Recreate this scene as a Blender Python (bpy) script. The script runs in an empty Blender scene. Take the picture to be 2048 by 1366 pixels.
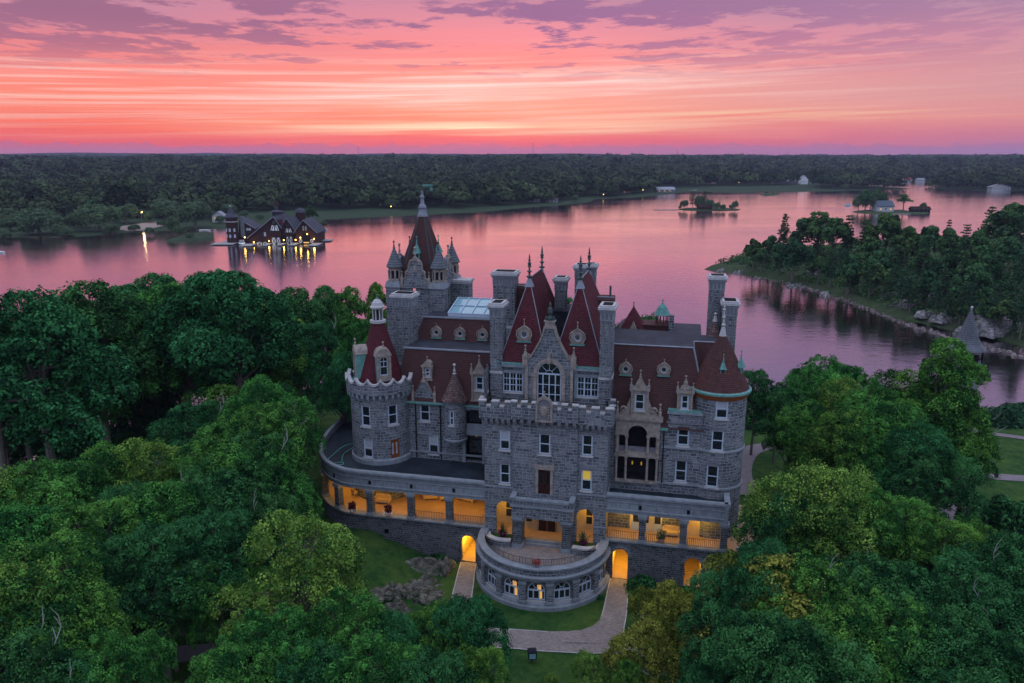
import bpy, math, random
import numpy as np
from mathutils import Vector, Matrix
R=math.radians; PI=math.pi; TAU=math.tau
sin,cos=math.sin,math.cos
S=bpy.context.scene; COL=S.collection
# ---------------------------------------------------------------- camera
F_PX=1550.0; PITCH=R(13.5); HC=53.0
cam=bpy.data.objects.new('camera',bpy.data.cameras.new('camera')); COL.objects.link(cam)
cam.data.sensor_width=36; cam.data.lens=36*F_PX/2048; cam.data.clip_start=.5; cam.data.clip_end=30000
cam.location=(0,0,HC); cam.rotation_euler=(PI/2-PITCH,0,0)
S.camera=cam
# ---------------------------------------------------------------- node helper
class NT:
    def __init__(s,nt): s.nt=nt; nt.nodes.clear()
    def n(s,t,**k):
        n=s.nt.nodes.new(t)
        for a,b in k.items():
            if a.startswith('i_'):
                key=a[2:]; key=int(key) if key.isdigit() else key.replace('_',' ')
                s.put(n.inputs[key],b)
            else: setattr(n,a,b)
        return n
    def put(s,inp,b):
        if isinstance(b,bpy.types.Node): s.nt.links.new(b.outputs[0],inp)
        elif isinstance(b,bpy.types.NodeSocket): s.nt.links.new(b,inp)
        else:
            if hasattr(inp.default_value,'__len__') and hasattr(b,'__len__') and len(inp.default_value)==4 and len(b)==3: b=(*b,1)
            inp.default_value=b
    def m(s,op,a,b=None,c=None,clamp=False):
        n=s.nt.nodes.new('ShaderNodeMath'); n.operation=op; n.use_clamp=clamp; s.put(n.inputs[0],a)
        if b is not None: s.put(n.inputs[1],b)
        if c is not None: s.put(n.inputs[2],c)
        return n
    def mix(s,f,a,b,bt='MIX'):
        n=s.nt.nodes.new('ShaderNodeMix'); n.data_type='RGBA'; n.blend_type=bt
        s.put(n.inputs[0],f); s.put(n.inputs[6],a); s.put(n.inputs[7],b); return n.outputs[2]
    def ramp(s,f,stops,interp='LINEAR'):
        n=s.nt.nodes.new('ShaderNodeValToRGB'); s.put(n.inputs[0],f); cr=n.color_ramp; cr.interpolation=interp
        while len(cr.elements)<len(stops): cr.elements.new(.5)
        for e,(p,c) in zip(cr.elements,stops):
            e.position=p; e.color=(*c,1) if hasattr(c,'__len__') else (c,c,c,1)
        return n.outputs[0]
    def noise(s,vec,scale,detail=3,rough=.5,dist=0):
        n=s.n('ShaderNodeTexNoise',i_Scale=scale,i_Detail=detail,i_Roughness=rough,i_Distortion=dist)
        if vec is not None: s.put(n.inputs['Vector'],vec)
        return n.outputs[0]
    def vmap(s,vec,scale=(1,1,1),loc=(0,0,0),rot=(0,0,0)):
        n=s.n('ShaderNodeMapping'); n.inputs['Scale'].default_value=scale; n.inputs['Location'].default_value=loc; n.inputs['Rotation'].default_value=rot
        s.put(n.inputs[0],vec); return n.outputs[0]
def L(c):   # display 0-255 -> linear
    return tuple(((x/255)/12.92 if x/255<=.04045 else ((x/255+.055)/1.055)**2.4) for x in c)
# ---------------------------------------------------------------- world: dusk sky
W=bpy.data.worlds.new('World'); S.world=W; W.use_nodes=True
w=NT(W.node_tree)
tc=w.n('ShaderNodeTexCoord'); sx=w.n('ShaderNodeSeparateXYZ'); w.put(sx.inputs[0],tc.outputs['Generated'])
X,Y,Z=sx.outputs[0],sx.outputs[1],sx.outputs[2]
el=w.m('MULTIPLY',w.m('ARCSINE',Z),180/PI)                       # elevation, degrees
az=w.m('MULTIPLY',w.m('ARCTAN2',X,Y),180/PI)                     # azimuth from +Y, degrees
# streaky wobble of the elevation so that the bands are not ruler straight
cv=w.n('ShaderNodeCombineXYZ'); w.put(cv.inputs[0],w.m('MULTIPLY',az,.055)); w.put(cv.inputs[1],w.m('MULTIPLY',el,.55))
wob=w.noise(cv.outputs[0],1.1,4,.55,.3)
cv2=w.n('ShaderNodeCombineXYZ'); w.put(cv2.inputs[0],w.m('MULTIPLY',az,.03)); w.put(cv2.inputs[1],w.m('MULTIPLY_ADD',az,-.045,w.m('MULTIPLY',el,2.0)))
streak=w.noise(cv2.outputs[0],1.6,5,.62,.5)
elw=w.m('ADD',el,w.m('MULTIPLY',w.m('SUBTRACT',wob,.5),2.2))
t=w.m('DIVIDE',elw,24.,clamp=True)
def sk(*a): return [(e/24.,L(c)) for e,c in a]
rl=w.ramp(t,sk((0,(214,112,146)),(.8,(240,92,100)),(1.8,(255,114,94)),(3.5,(255,138,118)),(5.2,(253,138,130)),(7.2,(228,128,140)),(10.3,(206,132,160)),(15,(165,128,172)),(24,(120,122,165))))
rc=w.ramp(t,sk((0,(206,112,150)),(.9,(244,96,106)),(1.9,(255,140,122)),(3.0,(255,164,144)),(4.6,(252,166,156)),(6.2,(255,142,142)),(8.5,(240,142,160)),(11,(184,128,164)),(15,(138,124,165)),(24,(118,122,165))))
rr=w.ramp(t,sk((0,(182,120,164)),(1.1,(206,124,146)),(2.4,(226,146,146)),(3.8,(214,152,158)),(5.5,(214,150,160)),(7.5,(206,144,166)),(10,(160,140,168)),(15,(100,115,150)),(24,(100,115,152))))
azl=w.m('MULTIPLY_ADD',az,1/26,24/26,clamp=True); azr=w.m('MULTIPLY_ADD',az,1/30,-2/30,clamp=True)
front=w.mix(azr,w.mix(azl,rl,rc),rr)
# pale high streaks and the yellow gap low above the horizon
sm=w.m('MULTIPLY_ADD',streak,4.5,-2.15,clamp=True)
band=w.ramp(w.m('DIVIDE',w.m('SUBTRACT',el,w.m('MULTIPLY',az,.02)),12.,clamp=True),[(0,0),(.12,.08),(.2,.4),(.3,.45),(.40,.85),(.48,.6),(.58,.1),(.75,0)])
front=w.mix(w.m('MULTIPLY',w.m('MULTIPLY',sm,band),w.m('MULTIPLY_ADD',azr,-.75,1)),front,L((255,222,214)))
azg=w.m('SUBTRACT',1,w.m('ABSOLUTE',w.m('DIVIDE',w.m('SUBTRACT',az,-3),24.)),clamp=True)
gel=w.m('SUBTRACT',1,w.m('ABSOLUTE',w.m('DIVIDE',w.m('SUBTRACT',w.m('ADD',el,w.m('MULTIPLY',w.m('SUBTRACT',wob,.5),.9)),1.9),.55)),clamp=True)
glow=w.m('MULTIPLY',w.m('MULTIPLY',w.m('POWER',azg,1.3),w.m('POWER',gel,.7)),w.m('MULTIPLY_ADD',streak,4,-1.1,clamp=True))
front=w.mix(w.m('MULTIPLY',glow,.95),front,L((255,243,205)))
azg2=w.m('SUBTRACT',1,w.m('ABSOLUTE',w.m('DIVIDE',w.m('SUBTRACT',az,19),19.)),clamp=True)
gel2=w.m('SUBTRACT',1,w.m('ABSOLUTE',w.m('DIVIDE',w.m('SUBTRACT',w.m('ADD',el,w.m('MULTIPLY',w.m('SUBTRACT',wob,.5),1.)),2.6),.6)),clamp=True)
front=w.mix(w.m('MULTIPLY',w.m('MULTIPLY',w.m('POWER',azg2,1.3),gel2),w.m('MULTIPLY_ADD',streak,4,-1.7,clamp=True)),front,L((250,218,170)))
s1=w.m('SUBTRACT',1,w.m('ABSOLUTE',w.m('DIVIDE',w.m('SUBTRACT',w.m('ADD',el,w.m('MULTIPLY',w.m('SUBTRACT',wob,.5),1.6)),w.m('MULTIPLY_ADD',az,.06,4.7)),1.25)),clamp=True)
s2=w.m('SUBTRACT',1,w.m('ABSOLUTE',w.m('DIVIDE',w.m('ADD',az,4),26.)),clamp=True)
front=w.mix(w.m('MULTIPLY',w.m('MULTIPLY',w.m('POWER',s1,.8),w.m('POWER',s2,1.2)),w.m('MULTIPLY_ADD',streak,3.2,-.95,clamp=True)),front,L((255,220,216)))
# thin dark red bars close to the horizon
cv3=w.n('ShaderNodeCombineXYZ'); w.put(cv3.inputs[0],w.m('MULTIPLY',az,.04)); w.put(cv3.inputs[1],w.m('MULTIPLY',el,4.0))
bars=w.m('MULTIPLY_ADD',w.noise(cv3.outputs[0],1.3,4,.6,.3),5,-2.7,clamp=True)
bmask=w.ramp(w.m('DIVIDE',el,6.,clamp=True),[(0,0),(.12,.8),(.45,.5),(.8,0)])
front=w.mix(w.m('MULTIPLY',w.m('MULTIPLY',bars,bmask),.55),front,L((218,92,112)))
# mauve cloud bank on the horizon with a bumpy top
cv4=w.n('ShaderNodeCombineXYZ'); w.put(cv4.inputs[0],w.m('MULTIPLY',az,.42)); w.put(cv4.inputs[1],w.m('MULTIPLY',el,.3))
bank=w.noise(cv4.outputs[0],1.3,5,.6)
bk=w.m('MULTIPLY_ADD',w.m('SUBTRACT',w.m('MULTIPLY_ADD',bank,1.5,.0),el),7,.0,clamp=True)
front=w.mix(w.m('MULTIPLY',bk,.8),front,w.mix(azr,L((204,108,140)),L((176,118,160))))
# dark purple cloud flecks seen from below: planar coordinates at cloud height
zc=w.m('MAXIMUM',Z,.02)
pc=w.n('ShaderNodeCombineXYZ'); w.put(pc.inputs[0],w.m('DIVIDE',X,zc)); w.put(pc.inputs[1],w.m('DIVIDE',Y,zc))
pv=w.vmap(pc.outputs[0],(.75,.62,1),(3.2,1.1,0),(0,0,.5))
c1=w.noise(pv,1.6,10,.66,.15)
c2=w.noise(w.vmap(pc.outputs[0],(.2,.2,1),(1.7,4.4,0)),1.0,2,.5)
mv=w.m('MULTIPLY',w.ramp(w.m('DIVIDE',el,24.,clamp=True),[(0,0),(.26,0),(.36,.5),(.6,.5),(1,0)]),w.m('MULTIPLY_ADD',c2,5,-2.1,clamp=True))
front=w.mix(mv,front,L((184,138,166)))
cov=w.m('MULTIPLY_ADD',w.m('ADD',w.m('MULTIPLY',c1,.75),w.m('MULTIPLY',c2,.45)),22,-12.85,clamp=True)
cm=w.ramp(w.m('DIVIDE',el,24.,clamp=True),[(0,0),(.2,0),(.28,.75),(.36,1),(.6,.6),(1,.5)])
front=w.mix(w.m('MULTIPLY',w.m('MULTIPLY',cov,cm),w.m('MULTIPLY_ADD',azr,-.65,.92)),front,w.mix(azl,L((150,98,134)),L((132,94,150))))
# sky above and behind the camera: blue dusk
zen=w.ramp(w.m('MULTIPLY',Z,1.,clamp=True),[(0,(.48,.50,.70)),(.3,(.68,.78,1.10)),(1,(1.15,1.25,1.55))])
fm=w.m('MULTIPLY_ADD',w.m('COSINE',w.m('MULTIPLY',az,PI/180)),2.2,-.55,clamp=True)
fe=w.m('MULTIPLY_ADD',el,-1/26,44/26,clamp=True)
sky=w.mix(w.m('MULTIPLY',fm,fe),zen,front)
gnd=w.m('MULTIPLY_ADD',Z,30,1,clamp=True)
sky=w.mix(gnd,(.05,.05,.06),sky)
SKY_S=1.0
ns=w.n('ShaderNodeTexSky'); ns.sky_type='NISHITA'; ns.sun_disc=False; ns.sun_elevation=R(1.0); ns.sun_rotation=R(-4); ns.altitude=50; ns.air_density=1.2; ns.dust_density=1.5
b1=w.n('ShaderNodeBackground'); w.put(b1.inputs[0],sky); b1.inputs[1].default_value=SKY_S
b2=w.n('ShaderNodeBackground'); w.put(b2.inputs[0],ns); b2.inputs[1].default_value=.012
ad=w.n('ShaderNodeAddShader'); w.put(ad.inputs[0],b1); w.put(ad.inputs[1],b2)
out=w.n('ShaderNodeOutputWorld'); w.put(out.inputs[0],ad)
# ---------------------------------------------------------------- wide weak afterglow lamp, added high in the sky above the far shore
sl=bpy.data.lights.new('sun','SUN'); sl.energy=.3; sl.angle=R(60); sl.color=(1,.55,.42)
so=bpy.data.objects.new('sun',sl); COL.objects.link(so); so.location=(0,0,200); sl.specular_factor=0
so.rotation_euler=Vector((sin(R(-30))*cos(R(48)),cos(R(-30))*cos(R(48)),sin(R(48)))).to_track_quat('Z','Y').to_euler()
S.view_settings.view_transform='Standard'; S.view_settings.look='None'; S.view_settings.gamma=1; S.view_settings.exposure=0
S.view_settings.use_curve_mapping=False
S.cycles.use_denoising=True; S.cycles.max_bounces=6; S.cycles.diffuse_bounces=2; S.cycles.glossy_bounces=3; S.cycles.transparent_max_bounces=6; S.cycles.volume_bounces=0
S.cycles.caustics_reflective=False; S.cycles.caustics_refractive=False; S.cycles.sample_clamp_indirect=4
# ---------------------------------------------------------------- materials
MATS={}
def mat(name,base,rough=.8,metal=0,spec=.15,fn=None,emit=None,es=1):
    m=bpy.data.materials.new(name); m.use_nodes=True; n=NT(m.node_tree)
    p=n.n('ShaderNodeBsdfPrincipled'); o=n.n('ShaderNodeOutputMaterial'); n.put(o.inputs[0],p)
    p.inputs['Roughness'].default_value=rough; p.inputs['Metallic'].default_value=metal; p.inputs['Specular IOR Level'].default_value=spec
    n.put(p.inputs['Base Color'],base)
    if emit: n.put(p.inputs['Emission Color'],emit); p.inputs['Emission Strength'].default_value=es
    if fn: fn(n,p)
    MATS[name]=m; return m
def sc(c,k): return tuple(x*k for x in c)
def bump(n,p,h,strength=.5,dist=.05):
    b=n.n('ShaderNodeBump'); b.inputs['Strength'].default_value=strength; b.inputs['Distance'].default_value=dist
    n.put(b.inputs['Height'],h); n.put(p.inputs['Normal'],b)
def vary(c,k=.35,scale=1.2,bs=.3,coord='Object'):
    def fn(n,p):
        tc=n.n('ShaderNodeTexCoord'); v=tc.outputs[coord]
        a=n.noise(v,scale,5,.6); b=n.noise(v,scale*7,3,.6)
        f=n.m('MULTIPLY_ADD',n.m('ADD',n.m('MULTIPLY',a,.65),n.m('MULTIPLY',b,.35)),2.4,-.7,clamp=True)
        n.put(p.inputs['Base Color'],n.mix(f,sc(c,1-k),sc(c,1+k)))
        if bs: bump(n,p,b,bs,.04)
    return fn
def stone(c1,c2,mort,bw=.78,bh=.34,vs=1.):
    def fn(n,p):
        tc=n.n('ShaderNodeTexCoord'); uv=tc.outputs['UV']
        wn=n.n('ShaderNodeTexNoise',i_Scale=1.7,i_Detail=2.); n.put(wn.inputs['Vector'],uv)
        wv=n.n('ShaderNodeVectorMath',operation='SCALE'); n.put(wv.inputs[0],wn.outputs['Color']); wv.inputs['Scale'].default_value=.10
        av=n.n('ShaderNodeVectorMath',operation='ADD'); n.put(av.inputs[0],uv); n.put(av.inputs[1],wv)
        def br(w_,h_,loc,sq):
            b=n.n('ShaderNodeTexBrick'); b.offset=.43; b.offset_frequency=2; b.squash=sq; b.squash_frequency=3
            n.put(b.inputs['Vector'],n.vmap(av.outputs[0],(1,1,1),loc))
            n.put(b.inputs['Color1'],(0,0,0)); n.put(b.inputs['Color2'],(1,1,1)); n.put(b.inputs['Mortar'],(.5,.5,.5))
            b.inputs['Scale'].default_value=1; b.inputs['Mortar Size'].default_value=.022; b.inputs['Mortar Smooth'].default_value=.3
            b.inputs['Brick Width'].default_value=w_; b.inputs['Row Height'].default_value=h_; b.inputs['Bias'].default_value=0
            return b
        A=br(bw,bh,(0,0,0),.6); B=br(bw*1.35,bh*.5,(.37,.13,0),.8)
        sel=n.n('ShaderNodeTexVoronoi',i_Scale=.9); sel.distance='CHEBYCHEV'; n.put(sel.inputs['Vector'],n.vmap(uv,(1,1.6,1)))
        k=n.m('GREATER_THAN',sel.outputs['Color'],.62)
        cr=n.mix(k,A.outputs['Color'],B.outputs['Color']); fc=n.m('ADD',n.m('MULTIPLY',A.outputs['Fac'],n.m('SUBTRACT',1,k)),n.m('MULTIPLY',B.outputs['Fac'],k))
        big=n.noise(tc.outputs['Object'],.5,5,.65); fine=n.noise(tc.outputs['Object'],9,3,.65)
        col=n.mix(cr,c1,c2)
        col=n.mix(n.m('MULTIPLY_ADD',fine,1.6,-.45,clamp=True),n.mix(.45,col,(.02,.02,.025)),col)
        col=n.mix(n.m('MULTIPLY_ADD',big,2.2,-.8,clamp=True),n.mix(.5,col,sc(c1,.7)),col)
        st=n.m('MULTIPLY_ADD',n.noise(n.vmap(tc.outputs['Object'],(1.6,1.6,.25)),1.3,4,.65),5,-2.9,clamp=True)
        col=n.mix(n.m('MULTIPLY',st,.65),col,sc(c1,.5))
        col=n.mix(n.m('MULTIPLY',fc,.62),col,mort)
        n.put(p.inputs['Base Color'],col)
        bump(n,p,n.m('ADD',n.m('MULTIPLY',n.m('SUBTRACT',1,fc),.6),n.m('MULTIPLY',n.m('ADD',fine,n.m('MULTIPLY',cr,.5)),.7)),.9,.09)
    return fn
def tiles(c,row=.22,k=.12,red=None):
    def fn(n,p):
        tc=n.n('ShaderNodeTexCoord'); uv=tc.outputs['UV']
        b=n.n('ShaderNodeTexBrick'); b.offset=.5; n.put(b.inputs['Vector'],uv); n.put(b.inputs['Color1'],(0,0,0)); n.put(b.inputs['Color2'],(1,1,1)); n.put(b.inputs['Mortar'],(.2,.2,.2))
        b.inputs['Scale'].default_value=1; b.inputs['Mortar Size'].default_value=.012; b.inputs['Brick Width'].default_value=.3; b.inputs['Row Height'].default_value=row
        sy=n.n('ShaderNodeSeparateXYZ'); n.put(sy.inputs[0],uv)
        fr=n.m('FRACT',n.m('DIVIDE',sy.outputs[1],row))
        big=n.noise(n.vmap(tc.outputs['Object'],(1,1,.5)),.5,5,.65)
        col=n.mix(b.outputs['Color'],sc(c,1-k),sc(c,1+k))
        col=n.mix(n.m('MULTIPLY_ADD',big,3,-1.2,clamp=True),col,n.mix(.45,col,(.035,.03,.035)))
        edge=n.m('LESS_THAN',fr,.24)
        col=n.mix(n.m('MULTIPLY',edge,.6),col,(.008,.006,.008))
        n.put(p.inputs['Base Color'],col); bump(n,p,n.m('SUBTRACT',fr,n.m('MULTIPLY',b.outputs['Fac'],.3)),.8,.05)
    return fn
mat('stone',(.2,.2,.24),.85,fn=stone((.08,.095,.122),(.315,.35,.40),(.54,.57,.62)))
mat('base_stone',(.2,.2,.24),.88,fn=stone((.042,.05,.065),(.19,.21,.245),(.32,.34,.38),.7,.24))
mat('trim',(.3,.3,.3),.8,fn=vary((.19,.22,.26),.35,1.5,.5))
mat('pale_trim',(.4,.4,.4),.8,fn=vary((.37,.375,.40),.3,1.5,.4))
mat('warm_trim',(.3,.3,.3),.8,fn=vary((.245,.215,.20),.5,2.2,.6))
mat('lintel',(.15,.15,.17),.85,fn=vary((.14,.145,.17),.35,3,.5))
mat('roof_tile',(.1,.05,.05),.75,fn=tiles((.088,.04,.042)))
mat('red_tile',(.1,.05,.05),.72,fn=tiles((.10,.02,.03),.24,.25))
mat('rust_tile',(.1,.05,.05),.72,fn=tiles((.10,.042,.04),.22,.25))
mat('slate',(.2,.2,.24),.6,fn=tiles((.13,.15,.185),.35))
mat('bart_tile',(.2,.2,.24),.75,fn=tiles((.15,.10,.10),.28,.5))
mat('dark_roof',(.03,.035,.045),.7,fn=vary((.03,.035,.05),.55,.5,.1))
mat('terrace_roof',(.03,.035,.045),.6,fn=vary((.018,.027,.038),.8,.22,.05))
mat('copper',(.12,.4,.38),.55,fn=vary((.10,.24,.23),.5,3,.2))
mat('bronze',(.05,.07,.07),.5,metal=.3,fn=vary((.05,.075,.08),.4,3,.2))
mat('white_paint',(.55,.6,.66),.5,fn=vary((.38,.46,.58),.08,2,0))
mat('glass',(.01,.015,.02),.06,spec=.7,fn=vary((.012,.018,.024),.6,1.2,0))
mat('skylight_glass',(.15,.3,.36),.12,spec=.8,fn=vary((.16,.33,.40),.2,1.5,0))
mat('curtain',(.3,.33,.38),.6,fn=vary((.30,.33,.38),.2,5,0))
mat('lit_glass',(.5,.4,.1),.4,emit=(1,.58,.02),es=.28)
mat('beacon_glass',(.8,.4,.3),.4,emit=(1,.5,.4),es=1.0)
mat('lamp_glass',(.8,.6,.3),.4,emit=(1,.62,.12),es=9.)
mat('window_lamp',(.8,.6,.3),.4,emit=(1,.42,.03),es=.55)
mat('wood',(.16,.05,.015),.55,fn=vary((.19,.058,.018),.35,4,.2))
mat('dark_wood',(.03,.012,.01),.5,fn=vary((.035,.014,.012),.35,4,.2))
mat('iron',(.015,.016,.018),.5)
mat('brown_rail',(.10,.04,.03),.6,fn=vary((.10,.045,.03),.3,4,.1))
mat('floor_tile',(.3,.22,.16),.7,fn=vary((.34,.24,.17),.2,.8,.1))
mat('plaster',(.5,.4,.25),.85,fn=vary((.52,.42,.27),.2,.9,.2))
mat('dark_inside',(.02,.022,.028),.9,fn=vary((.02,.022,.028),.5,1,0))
mat('void',(.006,.006,.008),.9)
mat('lead',(.3,.33,.4),.5,fn=vary((.20,.225,.28),.3,1.5,.2))
def brickpave(c):
    def fn(n,p):
        tc=n.n('ShaderNodeTexCoord'); v=tc.outputs['Object']
        b=n.n('ShaderNodeTexBrick'); n.put(b.inputs['Vector'],v); n.put(b.inputs['Color1'],sc(c,.8)); n.put(b.inputs['Color2'],sc(c,1.25)); n.put(b.inputs['Mortar'],sc(c,.45))
        b.inputs['Scale'].default_value=1; b.inputs['Mortar Size'].default_value=.015; b.inputs['Brick Width'].default_value=.28; b.inputs['Row Height'].default_value=.14
        n.put(p.inputs['Base Color'],n.mix(n.m('MULTIPLY_ADD',n.noise(v,.5,4,.6),1.6,-.4,clamp=True),n.mix(.35,b.outputs[0],(.03,.03,.04)),b.outputs[0])); bump(n,p,b.outputs['Fac'],-.4,.02)
    return fn
mat('paving',(.2,.18,.19),.85,fn=brickpave((.27,.24,.235)))
mat('tarmac',(.2,.18,.19),.9,fn=vary((.16,.145,.165),.2,1.5,.1))
def grassf(c,c2):
    def fn(n,p):
        v=n.n('ShaderNodeTexCoord').outputs['Object']
        a=n.noise(v,.22,5,.65); b=n.noise(v,4,3,.7); a=n.m('ADD',n.m('MULTIPLY',a,.6),n.m('MULTIPLY',n.noise(v,1.1,4,.7),.4))
        col=n.mix(n.m('MULTIPLY_ADD',a,4.5,-1.85,clamp=True),c,c2); col=n.mix(n.m('MULTIPLY_ADD',b,1.6,-.3,clamp=True),n.mix(.5,col,(.006,.012,.005)),col)
        n.put(p.inputs['Base Color'],col); bump(n,p,b,.6,.06)
    return fn
mat('grass',(.03,.08,.02),.95,spec=.1,fn=grassf((.010,.055,.014),(.06,.12,.025)))
mat('lawn',(.03,.08,.02),.95,spec=.1,fn=grassf((.012,.085,.018),(.03,.12,.025)))
mat('marsh',(.05,.08,.04),.95,spec=.1,fn=grassf((.02,.045,.026),(.045,.075,.04)))
mat('far_ground',(.05,.08,.04),.95,spec=.05,fn=grassf((.012,.022,.014),(.022,.035,.02)))
mat('island_soil',(.05,.08,.04),.95,spec=.1,fn=grassf((.025,.06,.02),(.07,.085,.055)))
mat('bark',(.05,.04,.035),.9,fn=vary((.13,.12,.11),.45,3,.6))
mat('dead_bark',(.2,.2,.2),.9,fn=vary((.22,.23,.22),.3,3,.3))
def rockf(c1,c2):
    def fn(n,p):
        v=n.n('ShaderNodeTexCoord').outputs['Object']
        a=n.noise(n.vmap(v,(1,1,2.5),(0,0,0),(.2,.1,.4)),.8,6,.65,.6); b=n.noise(v,5,4,.7)
        col=n.mix(n.m('MULTIPLY_ADD',a,3.2,-1.2,clamp=True),c1,c2)
        mm=n.m('MULTIPLY_ADD',n.noise(v,.7,4,.6),6,-3.0,clamp=True); col=n.mix(n.m('MULTIPLY',mm,.6),col,(.03,.055,.02))
        n.put(p.inputs['Base Color'],col); bump(n,p,n.m('ADD',a,n.m('MULTIPLY',b,.4)),.9,.3)
    return fn
mat('rock',(.3,.3,.3),.9,fn=rockf((.04,.04,.034),(.235,.235,.205)))
mat('pale_rock',(.3,.3,.3),.9,fn=rockf((.07,.07,.08),(.36,.35,.37)))
mat('pink_rock',(.3,.3,.3),.9,fn=rockf((.09,.075,.08),(.36,.30,.31)))
def leaff(c1,c2,c3,tr=.25):
    def fn(n,p):
        a=n.n('ShaderNodeAttribute',attribute_name='tint'); oi=n.n('ShaderNodeObjectInfo')
        col=n.mix(a.outputs['Fac'],c1,c2)
        col=n.mix(n.m('MULTIPLY_ADD',oi.outputs['Random'],.9,-.15,clamp=True),col,n.mix(a.outputs['Fac'],sc(c1,.9),c3))
        n.put(p.inputs['Base Color'],col)
        o=[x for x in n.nt.nodes if x.type=='OUTPUT_MATERIAL'][0]
        t=n.n('ShaderNodeBsdfTranslucent'); n.put(t.inputs[0],col); mx=n.n('ShaderNodeMixShader'); mx.inputs[0].default_value=tr
        n.put(mx.inputs[1],p); n.put(mx.inputs[2],t); n.put(o.inputs[0],mx)
    return fn
mat('maple_leaf',(.03,.1,.02),.7,spec=.03,fn=leaff((.008,.055,.016),(.085,.32,.065),(.19,.35,.05),.2))
mat('light_leaf',(.03,.1,.02),.7,spec=.03,fn=leaff((.02,.085,.018),(.23,.42,.08),(.27,.38,.07),.2))
mat('yellow_leaf',(.1,.1,.02),.7,spec=.03,fn=leaff((.05,.09,.015),(.30,.35,.06),(.28,.27,.06)))
mat('dark_leaf',(.03,.1,.02),.7,spec=.03,fn=leaff((.005,.036,.015),(.045,.21,.075),(.085,.24,.06),.2))
mat('isle_leaf',(.03,.1,.02),.7,spec=.03,fn=leaff((.01,.036,.02),(.09,.235,.095),(.15,.25,.08),.2))
mat('pine_leaf',(.03,.1,.02),.7,spec=.03,fn=leaff((.008,.032,.018),(.055,.16,.075),(.08,.17,.06),.2))
mat('willow_leaf',(.03,.1,.02),.7,spec=.03,fn=leaff((.035,.07,.045),(.17,.29,.16),(.18,.27,.12),.2))
mat('far_leaf',(.03,.1,.02),.8,spec=.03,fn=leaff((.004,.013,.009),(.055,.10,.05),(.07,.10,.045),.1))
def waterf(n,p):
    v=n.n('ShaderNodeTexCoord').outputs['Object']
    a=n.noise(n.vmap(v,(1,1.7,1),(0,0,0),(0,0,.35)),.20,3,.6,.4); b=n.noise(n.vmap(v,(1,1.9,1),(0,0,0),(0,0,-.25)),.75,3,.6,.3); c=n.noise(n.vmap(v,(.5,1.2,1),(0,0,0),(0,0,.1)),.012,4,.6,.5)
    big=n.m('MULTIPLY_ADD',c,2.2,-.55,clamp=True)
    h=n.m('ADD',n.m('MULTIPLY',a,1.),n.m('MULTIPLY',n.m('MULTIPLY',b,.45),n.m('MULTIPLY_ADD',big,.8,.3)))
    bump(n,p,h,.13,.5)
    n.put(p.inputs['Roughness'],n.m('MULTIPLY_ADD',big,.10,.05))
    p.inputs['IOR'].default_value=1.33; p.inputs['Metallic'].default_value=1.; n.put(p.inputs['Base Color'],n.mix(n.m('MULTIPLY_ADD',big,.6,.1,clamp=True),(.74,.62,.64),(.62,.55,.60)))
mat('water',(.03,.022,.03),.08,spec=.5,fn=waterf)
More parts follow.
